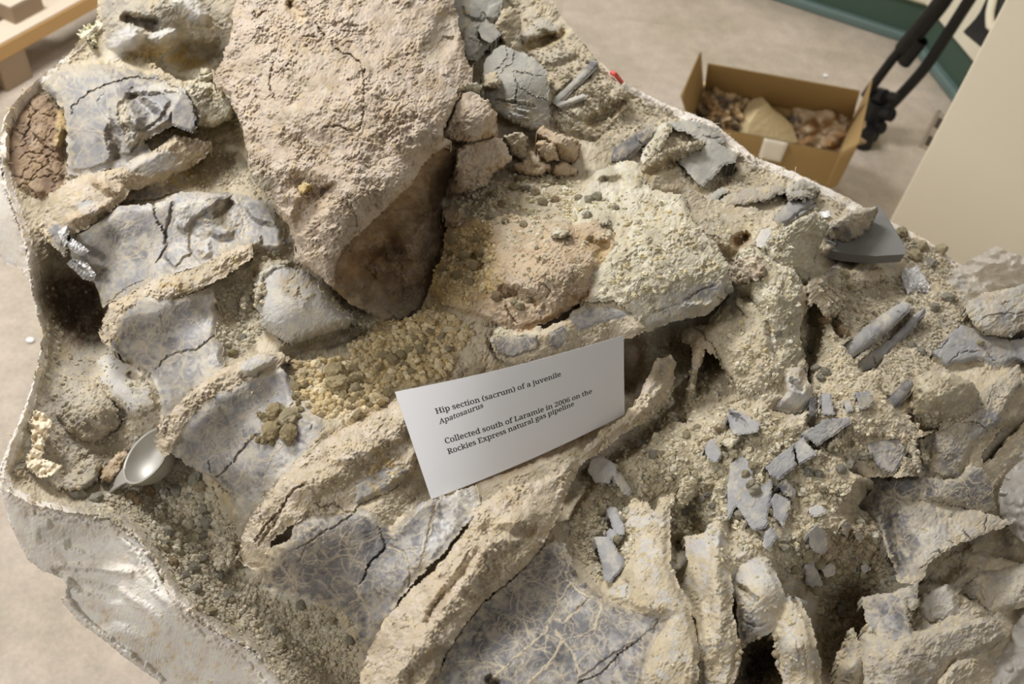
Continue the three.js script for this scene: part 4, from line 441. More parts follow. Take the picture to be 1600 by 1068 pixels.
body('bone_rod', [[1313, 540], [1330, 528], [1357, 505], [1380, 488], [1410, 470], [1424, 474], [1420, 486], [1388, 516], [1352, 548], [1332, 562]], { ctrl: [[1315, 540, 3.4], [1420, 474, 3], [1332, 560, 3.2]], axis: [[1322, 551], [1420, 478]], ar: 14, ah: .6, rd: .2, rw: 3, kind: 'plate', warp: .4, label: 'upper of the two long parallel grey rods on the right side', category: 'bone fragment' });
crack([[1360, 512], [1368, 524], [1366, 532]], 2, .35); crack([[1402, 482], [1410, 492]], 2, .3); crack([[1362, 558], [1374, 574]], 2.4, .4); paint([[1345, 470], [1400, 470], [1395, 490], [1350, 512], [1320, 530]], 'dust', 8, .7);
body('bone_sheet', [[1506, 483], [1514, 470], [1537, 457], [1600, 443], [1680, 430], [1680, 500], [1640, 505], [1600, 512], [1576, 526], [1537, 521], [1526, 511]], { ctrl: [[1508, 483, 3.4], [1537, 458, 3.4], [1680, 440, 2.4], [1640, 505, 2.6], [1576, 524, 2.8], [1560, 485, 3.8]], rd: .6, rw: 7, kind: 'shell', label: 'mauve grey broken bone sheet at the right edge below the clear plastic', category: 'fossil bone' });
paint([[1510, 480], [1540, 460], [1600, 450], [1640, 480], [1580, 510], [1530, 505]], 'palebone', 12, .6); crack([[1530, 500], [1550, 490], [1590, 490], [1620, 480]], 2.5, .4); crack([[1560, 478], [1580, 470]], 2, .3);
body('bone_sheet', [[1456, 552], [1476, 530], [1500, 506], [1522, 512], [1540, 526], [1580, 530], [1680, 510], [1680, 560], [1620, 575], [1588, 562], [1560, 574], [1530, 562], [1500, 566], [1478, 570]], { ctrl: [[1458, 552, 2.4], [1500, 508, 2.8], [1580, 532, 2], [1680, 520, 1.6], [1620, 574, 1.4], [1520, 560, 2.2]], rd: .3, rw: 5, kind: 'plate', label: 'cracked grey bone sheet below the mauve one at the right edge', category: 'fossil bone' });
paint([[1500, 506], [1540, 526], [1600, 530], [1560, 575], [1520, 550]], 'dust', 12, .5); crack([[1462, 548], [1480, 535], [1482, 528]], 2.4, .35); crack([[1480, 568], [1500, 550], [1530, 548]], 2.4, .35); crack([[1540, 548], [1560, 570]], 2.4, .3);
body('bone_arc', [[1432, 684], [1481, 667], [1500, 640], [1524, 620], [1550, 600], [1572, 580], [1590, 570], [1600, 590], [1578, 626], [1576, 640], [1545, 674], [1531, 684], [1517, 702], [1512, 725], [1499, 746], [1464, 749], [1441, 746]], { ctrl: [[1434, 686, 2], [1524, 622, 3], [1590, 575, 2.6], [1575, 638, 2.6], [1545, 674, 2.6], [1512, 725, 2], [1460, 747, 1.8], [1490, 690, 3]], rd: .6, rw: 7, kind: 'shell', label: 'curved grey bone arch sweeping up to the right edge beside the bubble wrap', category: 'fossil bone' });
paint([[1525, 650], [1574, 630], [1574, 642], [1532, 682], [1515, 690]], 'plate', 3, .9); paint([[1440, 700], [1510, 680], [1512, 720], [1498, 745], [1445, 745]], 'bone', 10, .6); crack([[1490, 660], [1525, 658], [1545, 674]], 2.6, .4); crack([[1560, 590], [1550, 610], [1540, 640]], 2.4, .35); crack([[1440, 712], [1475, 700], [1480, 690]], 2.4, .25, 'dust'); paint([[1530, 590], [1590, 575], [1578, 625], [1530, 640]], 'dust', 10, .5);
body('bone_rod', [[1590, 640], [1604, 612], [1640, 570], [1652, 580], [1612, 650], [1570, 690], [1552, 716], [1536, 722], [1532, 708], [1556, 680]], { ctrl: [[1594, 632, 1], [1640, 574, 1], [1540, 716, .4]], axis: [[1540, 716], [1604, 634]], ar: 14, ah: .6, rd: .2, rw: 3, kind: 'shell', label: 'dusty round bar passing under the curved bone arch at the right edge', category: 'bone fragment' });
body('bone_rod', [[1386, 622], [1404, 604], [1421, 588], [1427, 600], [1425, 612], [1398, 638]], { flat: .9, axis: [[1390, 630], [1424, 598]], ar: 12, ah: .5, rd: .1, rw: 2, kind: 'darkbone', warp: .3, label: 'short dark grey rod poking out from under the crumbly boulder', category: 'bone fragment' });
body('rock_boulder', [[1424, 608], [1438, 588], [1454, 578], [1481, 580], [1500, 586], [1518, 596], [1530, 615], [1529, 640], [1514, 650], [1498, 655], [1470, 660], [1467, 671], [1444, 675], [1425, 658], [1418, 646], [1428, 630]], { ctrl: [[1425, 608, 5], [1454, 580, 5.6], [1518, 597, 5], [1529, 635, 3.6], [1470, 664, 2.6], [1422, 650, 2.8], [1470, 615, 6]], rd: 1, rw: 9, kind: 'rubble', label: 'crumbly tan boulder on the right, above the curved bone arch', category: 'rock' });
paint([[1430, 590], [1470, 582], [1500, 590], [1480, 620], [1440, 620]], 'dust', 10, .6);
body('rock_chunk', [[1424, 692], [1441, 687], [1454, 713], [1448, 728], [1436, 742], [1419, 706]], { lift: 1, rd: .8, rw: 8, kind: 'rubble', label: 'small split brown rock between the ledge and the curved bone arch', category: 'rock' });
// ---- ledge in the right middle
body('rock_ledge', [[1256, 556], [1250, 517], [1256, 490], [1270, 470], [1292, 500], [1315, 537], [1335, 565], [1342, 582], [1374, 578], [1380, 590], [1374, 610], [1394, 632], [1402, 646], [1420, 674], [1418, 703], [1408, 725], [1396, 742], [1360, 748], [1330, 735], [1318, 712], [1290, 705], [1264, 700], [1262, 660], [1275, 630], [1262, 590]], { ctrl: [[1258, 556, 4.4], [1270, 475, 5], [1335, 566, 5.4], [1375, 580, 5.4], [1376, 610, 5.4], [1418, 676, 4.8], [1397, 738, 4], [1330, 730, 4], [1266, 698, 3.8], [1266, 600, 4.6], [1330, 650, 6]], rd: .7, rw: 8, kind: 'matrix', label: 'jutting tan ledge of matrix on the right with grey bone flakes on top', category: 'rock' });
ridge([[1330, 690, 12, -.6], [1380, 685, 12, -.5]], {}); paint([[1310, 680], [1410, 672], [1400, 700], [1330, 700]], 'matrix', 8, .5); paint([[1250, 490], [1280, 500], [1320, 570], [1290, 600], [1260, 560]], 'rubble', 12, .7); ridge([[1268, 490, 16, -1.4], [1272, 520, 20, -2.2], [1264, 552, 20, -2.2], [1262, 590, 12, -1.2]], {}); ridge([[1300, 470, 18, -1.2], [1296, 500, 20, -1.6], [1310, 520, 14, -1]], { only: 'rock_matrix' });
ridge([[1270, 715, 10, .5], [1310, 690, 12, .6]], {});
body('bone_flake', [[1354, 692], [1380, 686], [1403, 684], [1416, 698], [1413, 714], [1394, 741], [1369, 726], [1357, 709]], { flat: .15, rd: .2, rw: 3, kind: 'bone', warp: .5, label: 'grey triangular bone plate on the front face of the right ledge', category: 'bone fragment' });
body('bone_flake', [[1336, 613], [1357, 609], [1365, 629], [1358, 636], [1343, 640]], { flat: .5, rd: .15, rw: 2, kind: 'bone', warp: .5, label: 'small grey flake standing on top of the right ledge', category: 'bone fragment' });
body('bone_flake', [[1318, 624], [1330, 625], [1333, 640], [1322, 645]], { flat: .4, rd: .15, rw: 2, kind: 'bone', warp: .4, label: 'tiny grey flake left of the standing flake on the right ledge', category: 'bone fragment' });
// ---- loose grey shards on the rubble slope
const SH = (out, label, o = {}) => body('bone_shard', out, { flat: .8, rd: .15, rw: 2.2, kind: 'plate', warp: .6, label, category: 'bone fragment', ...o });
SH([[1142, 638], [1160, 645], [1186, 659], [1184, 674], [1165, 678], [1147, 678], [1139, 666], [1136, 649]], 'grooved grey shard below the tan ledge, uppermost on the rubble slope', { flat: 1 }); ridge([[1143, 646, 5, -.5], [1158, 656, 5, -.4], [1168, 666, 4, -.2]], {});
SH([[1099, 702], [1106, 690], [1113, 684], [1128, 708], [1119, 724], [1105, 717]], 'small leaf-shaped grey shard left of the tan chip on the slope');
body('rock_chunk', [[1125, 691], [1139, 677], [1154, 685], [1142, 702]], { flat: .9, rd: .2, rw: 3, kind: 'pale', warp: .5, label: 'tan squarish chip between the grooved shard and the leaf-shaped shard', category: 'rock' });
SH([[1250, 678], [1272, 664], [1293, 653], [1328, 651], [1329, 661], [1310, 674], [1277, 696]], 'long grey shard resting against the foot of the right ledge', { flat: 1.1 });
SH([[1195, 729], [1216, 710], [1237, 693], [1244, 726], [1217, 750], [1202, 742]], 'broad grey shard, left one of the split pair below the long shard');
SH([[1241, 691], [1254, 682], [1275, 711], [1262, 718], [1248, 726]], 'grey shard, right one of the split pair below the long shard');
SH([[1214, 757], [1229, 747], [1244, 767], [1240, 779], [1226, 773]], 'small dark pebble-like shard under the split pair', { flat: 1, kind: 'darkbone', axis: [[1218, 756], [1238, 776]], ar: 14, ah: .5 });
SH([[1205, 777], [1212, 769], [1234, 780], [1234, 793], [1223, 823], [1208, 806]], 'upright grey shard beside the large dusty sheet on the slope');
SH([[1136, 760], [1142, 722], [1160, 710], [1172, 722], [1180, 764], [1206, 748], [1204, 775], [1196, 815], [1198, 826], [1182, 828], [1166, 812], [1150, 790], [1134, 818]], 'large dusty grey bone sheet half buried in the rubble slope', { flat: .35 }); paint([[1150, 730], [1185, 765], [1170, 800], [1145, 770]], 'rubble', 8, .5);
SH([[1166, 812], [1182, 806], [1200, 812], [1198, 822], [1180, 828], [1170, 822]], 'small grey cube-like piece at the lower end of the dusty sheet', { flat: .9 });
SH([[1190, 850], [1196, 828], [1204, 822], [1214, 836], [1204, 852], [1196, 858]], 'rounded grey bit below the upright shard on the slope');
SH([[1282, 615], [1298, 614], [1302, 640], [1305, 646], [1285, 647]], 'oblong grey shard beside the pale knobbly boss');
SH([[1266, 620], [1274, 618], [1276, 650], [1262, 648]], 'narrow dark shard between the pale boss and the oblong shard', { flat: .4, kind: 'darkbone' });
SH([[946, 830], [952, 824], [970, 832], [974, 838], [966, 846], [950, 842]], 'broken upper tip of the notched shard in the pit right of the big ridge', { flat: 1.4 });
SH([[928, 836], [952, 838], [966, 862], [980, 876], [972, 886], [964, 897], [954, 908], [944, 906], [940, 880], [932, 855]], 'notched grey shard standing in the pit right of the big ridge', { flat: 1.2, axis: [[936, 838], [950, 904]], ar: 34, ah: 1.2 });
SH([[947, 796], [954, 789], [964, 794], [976, 826], [974, 834], [963, 834], [956, 822]], 'short grey cylinder above the notched shard in the pit', { flat: 1, axis: [[955, 792], [969, 832]], ar: 13, ah: .6 });
SH([[1262, 846], [1262, 832], [1275, 818], [1288, 830], [1292, 856], [1282, 866], [1268, 858]], 'upper grey pebble-like bone in the column of three on the slope', { flat: 1, axis: [[1270, 826], [1284, 862]], ar: 20, ah: .6, kind: 'palebone' });
SH([[1258, 906], [1258, 880], [1270, 876], [1280, 900], [1284, 914], [1276, 922], [1262, 914]], 'lower grey pebble-like bone in the column of three on the slope', { flat: 1, axis: [[1264, 880], [1276, 918]], ar: 18, ah: .6 });
SH([[1284, 890], [1290, 880], [1304, 882], [1306, 894], [1290, 902]], 'small grey pebble at the edge of the deep gravel hollow', { flat: .9, kind: 'palebone' });
SH([[1264, 796], [1276, 788], [1288, 792], [1288, 802], [1276, 808], [1266, 804]], 'flat oval grey pebble uppermost in the column of three', { flat: .4, kind: 'palebone' });
SH([[1308, 945], [1318, 940], [1324, 958], [1320, 964], [1308, 960]], 'small dark grey block low in the deep gravel hollow', { kind: 'darkbone' });
SH([[1314, 815], [1322, 808], [1330, 818], [1322, 838], [1316, 832]], 'thin tan grey flake hanging at the rim of the deep hollow', { kind: 'shell' });
SH([[1332, 830], [1342, 826], [1350, 838], [1342, 848]], 'dusty square pebble high in the deep gravel hollow', { kind: 'shell' });
SH([[1344, 884], [1354, 878], [1362, 888], [1354, 894], [1346, 892]], 'pale round pebble in the middle of the deep gravel hollow', { kind: 'palebone' });
SH([[918, 735], [922, 716], [940, 711], [962, 724], [963, 738], [950, 754], [930, 752]], 'round tan grey flake high on the left wall of the pit', { flat: .7, kind: 'palebone' });
SH([[957, 742], [968, 737], [986, 766], [985, 775], [972, 770]], 'narrow tan grey flake just above the short grey cylinder in the pit', { flat: .6, kind: 'palebone' });
body('rock_chunk', [[1056, 772], [1062, 748], [1076, 742], [1088, 752], [1086, 770], [1072, 788], [1060, 790]], { lift: 2, rd: .9, rw: 8, kind: 'pale', label: 'jagged pale chunk overhanging the top of the dark cleft', category: 'rock' });
body('rock_chunk', [[1290, 357], [1300, 345], [1323, 331], [1340, 324], [1371, 320], [1366, 340], [1352, 362], [1335, 374], [1318, 380], [1297, 374]], { ctrl: [[1290, 358, 4], [1340, 325, 5], [1370, 321, 4.4], [1352, 362, 3.2], [1318, 379, 2.5], [1325, 350, 5.2]], rd: .9, rw: 9, kind: 'shell', label: 'dark mottled rock resting on the grey foam pad', category: 'rock' });
paint([[1290, 357], [1320, 348], [1335, 374], [1318, 380], [1297, 374]], 'darkbone', 5, .8); paint([[1330, 330], [1368, 322], [1352, 360], [1336, 352]], 'matrix', 5, .7);
// plates in the left interior
body('bone_plate', [[152, 560], [172, 542], [190, 556], [218, 580], [232, 600], [240, 636], [210, 650], [196, 640], [176, 612], [158, 596]], { lift: .7, rd: .3, rw: 6, kind: 'palebone', label: 'grey bone plate in the left hollow beneath the third vertebra', category: 'fossil bone' });
paint([[200, 580], [235, 590], [240, 625], [215, 615], [196, 596]], 'shell', 6, .9); crack([[156, 550], [158, 580], [152, 610]], 2.4, .3); crack([[170, 575], [190, 565]], 3, .4); ridge([[205, 585, 10, -.7], [222, 598, 10, -.7]], { kind: 'gravel', amt: .5 });
body('rock_chunk', [[95, 758], [104, 742], [128, 716], [148, 710], [158, 728], [152, 752], [130, 764], [106, 766]], { lift: 1.4, rd: 1.2, rw: 12, kind: 'shell', label: 'tan rock at the lower left inside the jacket, left of the metal scoop', category: 'rock' });
body('rock_chunk', [[156, 745], [164, 728], [184, 704], [196, 700], [202, 712], [190, 738], [172, 752], [158, 752]], { lift: 1.3, rd: 1.1, rw: 10, kind: 'brown', label: 'brown rock touching the metal scoop on its left', category: 'rock' });
body('rock_chunk', [[84, 640], [110, 590], [150, 600], [184, 636], [190, 660], [160, 690], [130, 690], [100, 668]], { lift: .8, rd: 1, rw: 16, kind: 'shell', label: 'big weathered brown-grey lump in the left hollow above the metal scoop', category: 'rock' });
crack([[150, 690], [180, 672], [196, 650]], 4, .6); crack([[172, 622], [188, 640], [200, 648]], 3, .5); crack([[90, 470], [120, 500], [150, 490]], 4, .6);
ridge([[118, 520, 10, .8], [135, 490, 10, 1], [155, 478, 9, .8]], { kind: 'matrix', amt: .6 });
body('clod', [[334, 856], [348, 842], [366, 846], [376, 862], [372, 882], [356, 894], [338, 892], [330, 874]], { lift: 1.5, rd: 1.6, rw: 16, kind: 'gravel', label: 'largest grey clod in the gravel trough beside the lower end of the double ridge', category: 'clod' });
// ---- lower right bones
body('bone_bar', [[1344, 1170], [1344, 1000], [1352, 975], [1370, 960], [1400, 985], [1450, 985], [1500, 972], [1535, 962], [1562, 976], [1574, 992], [1550, 1012], [1490, 1034], [1462, 1068], [1450, 1170]], { ctrl: [[1346, 1100, .6], [1350, 985, 1.4], [1450, 986, 2], [1535, 964, 2], [1570, 990, 1.2], [1490, 1032, 1], [1455, 1100, .4], [1420, 1030, 2.4]], rd: .9, rw: 12, kind: 'shell', label: 'broad dusty bone bar at the bottom right, running up to the bubble wrap', category: 'fossil bone' });
paint([[1350, 1000], [1400, 1000], [1500, 1000], [1560, 985], [1500, 1020], [1440, 1060], [1360, 1090]], 'dust', 14, .55); paint([[1370, 1040], [1400, 1020], [1420, 1060], [1390, 1080]], 'bone', 8, .5); paint([[1440, 1020], [1500, 1000], [1480, 1030], [1450, 1050]], 'bone', 8, .6);
body('bone_bar', [[1290, 1170], [1300, 1068], [1308, 1030], [1318, 1004], [1332, 980], [1344, 1004], [1350, 1068], [1350, 1170]], { ctrl: [[1296, 1120, -1], [1310, 1025, 0], [1332, 982, .6], [1350, 1060, .6], [1345, 1160, 0], [1328, 1040, 1.6]], rd: .8, rw: 10, kind: 'dust', label: 'pointed bone spike at the bottom edge in the deep gravel hollow', category: 'fossil bone' });
paint([[1314, 1020], [1330, 985], [1340, 1010], [1330, 1024]], 'darkbone', 4, .7); paint([[1322, 1024], [1342, 1024], [1344, 1045], [1326, 1048]], 'palebone', 4, .7);
body('bone_sheet', [[1433, 948], [1440, 926], [1470, 914], [1480, 912], [1494, 930], [1500, 954], [1470, 968], [1454, 975], [1440, 965]], { ctrl: [[1434, 946, 1], [1478, 914, 1.6], [1498, 952, 1], [1445, 966, .4]], rd: .7, rw: 8, kind: 'palebone', label: 'rounded grey bone lip with a dark underside, right of the shield bone', category: 'fossil bone' });
body('bone_bar', [[1440, 910], [1460, 890], [1490, 858], [1530, 862], [1592, 878], [1590, 892], [1540, 890], [1500, 880], [1480, 884], [1462, 910]], { ctrl: [[1442, 910, -1], [1490, 860, -.4], [1590, 885, -.6], [1480, 884, -.6]], rd: .6, rw: 7, kind: 'dust', label: 'tan curved bar in the shade below the shield-shaped bone', category: 'fossil bone' });
body('bone_sheet', [[1495, 925], [1530, 892], [1560, 888], [1620, 874], [1690, 870], [1690, 950], [1604, 948], [1560, 954], [1548, 962], [1530, 940]], { ctrl: [[1498, 925, -.4], [1560, 890, -.2], [1690, 880, -1.4], [1690, 945, -1.6], [1555, 955, -.8], [1600, 915, .4]], rd: .7, rw: 9, kind: 'shell', label: 'wide mauve tan bone sheet at the right edge above the lower bubble wrap', category: 'fossil bone' });
paint([[1490, 918], [1520, 915], [1548, 955], [1540, 980], [1505, 940]], 'matrix', 6, .8); crack([[1535, 905], [1532, 925], [1540, 940]], 2, .3);
body('bone_sheet', [[1345, 930], [1358, 928], [1380, 925], [1394, 926], [1419, 914], [1434, 906], [1433, 948], [1422, 954], [1419, 938], [1424, 994], [1400, 1000], [1372, 992], [1352, 972]], { ctrl: [[1346, 932, 1], [1394, 927, 2.2], [1433, 908, 2.6], [1424, 990, 2.2], [1372, 990, 1.4]], rd: .4, rw: 6, kind: 'bone', label: 'squarish grey bone end at the foot of the dark keel', category: 'fossil bone' });
paint([[1374, 950], [1390, 930], [1420, 935], [1422, 990], [1384, 990]], 'darkbone', 6, .6); crack([[1394, 928], [1408, 936], [1420, 930]], 2.4, .3, 'dust'); crack([[1418, 936], [1424, 990]], 2.4, .35); paint([[1345, 935], [1372, 935], [1376, 990], [1350, 975]], 'dust', 10, .6);
body('bone_shield', [[1340, 790], [1362, 760], [1380, 752], [1402, 764], [1441, 776], [1481, 788], [1531, 798], [1548, 801], [1580, 816], [1548, 829], [1523, 839], [1495, 850], [1470, 864], [1450, 881], [1441, 906], [1433, 909], [1402, 910], [1396, 880], [1380, 852], [1370, 815], [1352, 800]], { ctrl: [[1342, 788, 0], [1380, 756, 2], [1481, 788, 2.8], [1578, 816, 2.4], [1523, 838, 3], [1470, 862, 3], [1436, 907, 2.6], [1402, 908, 2.2], [1375, 830, 1], [1440, 820, 2.6]], rd: .3, rw: 4, kind: 'shell', label: 'shield-shaped bone sheet with a jagged right edge over a dark gap', category: 'fossil bone' });
paint([[1360, 762], [1385, 756], [1410, 800], [1440, 850], [1420, 905], [1400, 905], [1378, 845], [1366, 805]], 'darkbone', 8, .75); paint([[1420, 820], [1500, 815], [1540, 825], [1470, 862], [1445, 880], [1425, 860]], 'palebone', 8, .7); ridge([[1352, 795, 9, .3], [1372, 808, 10, .9], [1386, 850, 9, 1.1], [1396, 895, 8, .8]], { kind: 'darkbone' }); ridge([[1392, 790, 14, -.6], [1402, 840, 12, -.7], [1406, 880, 10, -.5]], {}); crack([[1480, 843], [1490, 850]], 3, .5); crack([[1505, 830], [1518, 842]], 3, .5); crack([[1465, 856], [1470, 866]], 3, .5); crack([[1541, 805], [1538, 830]], 3, .5); crack([[1436, 890], [1446, 884]], 2.4, .4);
body('bone_bar', [[1358, 746], [1369, 742], [1397, 746], [1441, 743], [1481, 749], [1498, 744], [1515, 729], [1537, 729], [1548, 753], [1555, 793], [1537, 799], [1481, 785], [1441, 782], [1402, 779], [1372, 764]], { ctrl: [[1360, 746, 1.4], [1441, 745, 3], [1515, 732, 3.4], [1537, 732, 3.2], [1554, 790, 2.2], [1441, 781, 2.8], [1372, 762, 1.4], [1470, 765, 3.8]], rd: .6, rw: 8, kind: 'darkbone', label: 'thick dark grey bone bar crossed by pale cracks, above the shield-shaped bone', category: 'fossil bone' });
paint([[1500, 730], [1540, 730], [1552, 790], [1490, 780]], 'bone', 6, .6); for (const q of [[[1401, 748], [1398, 762], [1404, 778]], [[1441, 746], [1445, 765], [1442, 780]], [[1462, 750], [1464, 772]], [[1500, 744], [1512, 760], [1510, 785]], [[1508, 742], [1520, 756], [1546, 752]], [[1470, 784], [1490, 764], [1508, 760]], [[1535, 778], [1545, 768]]]) crack(q, 2.8, .25, 'dust');
ridge([[1360, 800, 30, -3], [1355, 770, 26, -2.6], [1340, 800, 26, -2]], { only: 'rock_matrix' }); ridge([[1470, 890, 34, -2], [1500, 868, 30, -2.4], [1450, 920, 24, -2]], { only: 'rock_matrix' });
// the hollow waists of the vertebrae
for (const q of [[[140, 425, 40, -.5], [200, 400, 70, -1], [300, 370, 60, -.6]], [[200, 530, 40, -.4], [260, 540, 60, -1], [320, 500, 50, -.6]], [[320, 700, 40, -.5], [370, 680, 70, -1.1], [430, 620, 50, -.8]], [[450, 900, 40, -.3], [520, 880, 70, -1], [600, 860, 60, -.7], [680, 810, 40, -.4]], [[760, 1000, 60, -.6], [850, 940, 80, -.9]]]) ridge(q, { only: 'vertebra', w: .3 });
ridge([[715, 750, 26, -2], [790, 718, 30, -3.4], [860, 692, 26, -3.4], [930, 664, 16, -2]], { only: 'rock_matrix', kind: 'brown', amt: .7 });
ridge([[985, 545, 34, -2], [985, 600, 22, -2.2]], { only: 'rock_matrix', kind: 'brown', amt: .6 });
ridge([[880, 800, 20, -1.6], [900, 760, 26, -2], [940, 712, 26, -2.4], [1000, 680, 24, -2.2], [1045, 630, 22, -1.6]], { only: 'rock_matrix' });
ridge([[1062, 850, 16, -1.5], [1058, 880, 14, -1.4]], { only: 'rock_matrix' });
paint([[955, 785], [1290, 850], [1290, 1110], [1000, 1110], [1040, 960]], 'palebone', 10, .42); paint([[1345, 965], [1560, 900], [1600, 860], [1700, 880], [1600, 960], [1440, 1110], [1345, 1110]], 'palebone', 10, .4);
paint([[1345, 745], [1440, 640], [1700, 540], [1700, 1160], [1290, 1160], [1330, 990]], 'shell', 10, .5); paint([[1345, 745], [1560, 640], [1700, 860], [1600, 960], [1440, 1100], [1345, 1100]], 'bone', 10, .3);  // more grey bone, plus painted dimming away from the main lamp
paint([[1362, 750], [1540, 735], [1552, 790], [1470, 784], [1372, 768]], 'darkbone', 6, .7); paint([[1362, 765], [1400, 772], [1440, 860], [1418, 906], [1398, 905], [1376, 845]], 'darkbone', 6, .7); paint([[1372, 945], [1420, 930], [1424, 992], [1384, 990]], 'darkbone', 5, .7); paint([[1430, 690], [1520, 665], [1510, 725], [1496, 745], [1440, 745]], 'darkbone', 8, .4); paint([[1450, 480], [1640, 440], [1640, 570], [1460, 570]], 'plate', 8, .4);
// ---------------------------------------------------------------- fine relief, cracks, root veins
function hash2(i, j) { let h = Math.imul(i, 374761393) + Math.imul(j, 668265263) | 0; h = Math.imul(h ^ (h >>> 13), 1274126177); return ((h ^ (h >>> 16)) >>> 0) / 4294967296; }
const wo = [0, 0, 0];
function worley(x, y) {
  const ix = Math.floor(x), iy = Math.floor(y); let f1 = 9, f2 = 9, id = 0;
  for (let b = -1; b <= 1; b++) for (let a = -1; a <= 1; a++) {
    const X = ix + a, Y = iy + b, h = hash2(X, Y), g = hash2(X + 7919, Y - 104729), dx = X + h - x, dy = Y + g - y, d = dx * dx + dy * dy;
    if (d < f1) { f2 = f1; f1 = d; id = h * 0.6 + g * 0.4; } else if (d < f2) f2 = d;
  }
  wo[0] = Math.sqrt(f1); wo[1] = Math.sqrt(f2); wo[2] = id; return wo;
}
// fillets: earth has settled into the joints, so that low steps between neighbours run out softly
const LOOSE = LABELS.map((l) => /shard|flake|rod|chunk|clod|fragment/.test(l.name)), BD = new Float32Array(NN).fill(99);
for (let k = NX + 1; k < NN - NX - 1; k++) if (LAB[k] >= 0 && !LOOSE[LAB[k]]) for (const q of [k - 1, k + 1, k - NX, k + NX]) if (LAB[q] !== LAB[k] && LAB[q] >= 0 && !LOOSE[LAB[q]]) BD[k] = 0;
for (let k = NX + 1; k < NN; k++) BD[k] = Math.min(BD[k], BD[k - 1] + 1, BD[k - NX] + 1, BD[k - NX - 1] + 1.4, BD[k - NX + 1] + 1.4);
for (let k = NN - NX - 2; k >= 0; k--) BD[k] = Math.min(BD[k], BD[k + 1] + 1, BD[k + NX] + 1, BD[k + NX + 1] + 1.4, BD[k + NX - 1] + 1.4);
const CRISP = LABELS.map((l) => /rock_|stone_|boss|flake|plate|sheet|bar|shield|arc/.test(l.name) && l.name !== 'rock_matrix');
for (let pass = 0; pass < 3; pass++) {
  const T = S.slice();
  for (let k = NX * 4; k < NN - NX * 4; k++) {
    if (LAB[k] < 0 || BD[k] > 7 || LOOSE[LAB[k]]) continue; let s = 0, n = 0;
    for (let b = -3; b <= 3; b++) for (let a = -3; a <= 3; a++) { const q = k + b * NX + a; if (LAB[q] >= 0 && !LOOSE[LAB[q]] && Math.abs(T[q] - T[k]) < .010) { s += T[q]; n++; } }
    S[k] = mix(T[k], s / n, sst(7, 2, BD[k]) * (CRISP[LAB[k]] ? .3 : 1));
  }
}
const DUST = K.dust.a[0], OC = alb(184, 160, 112), GY = alb(160, 156, 148), L0 = LOOSE;
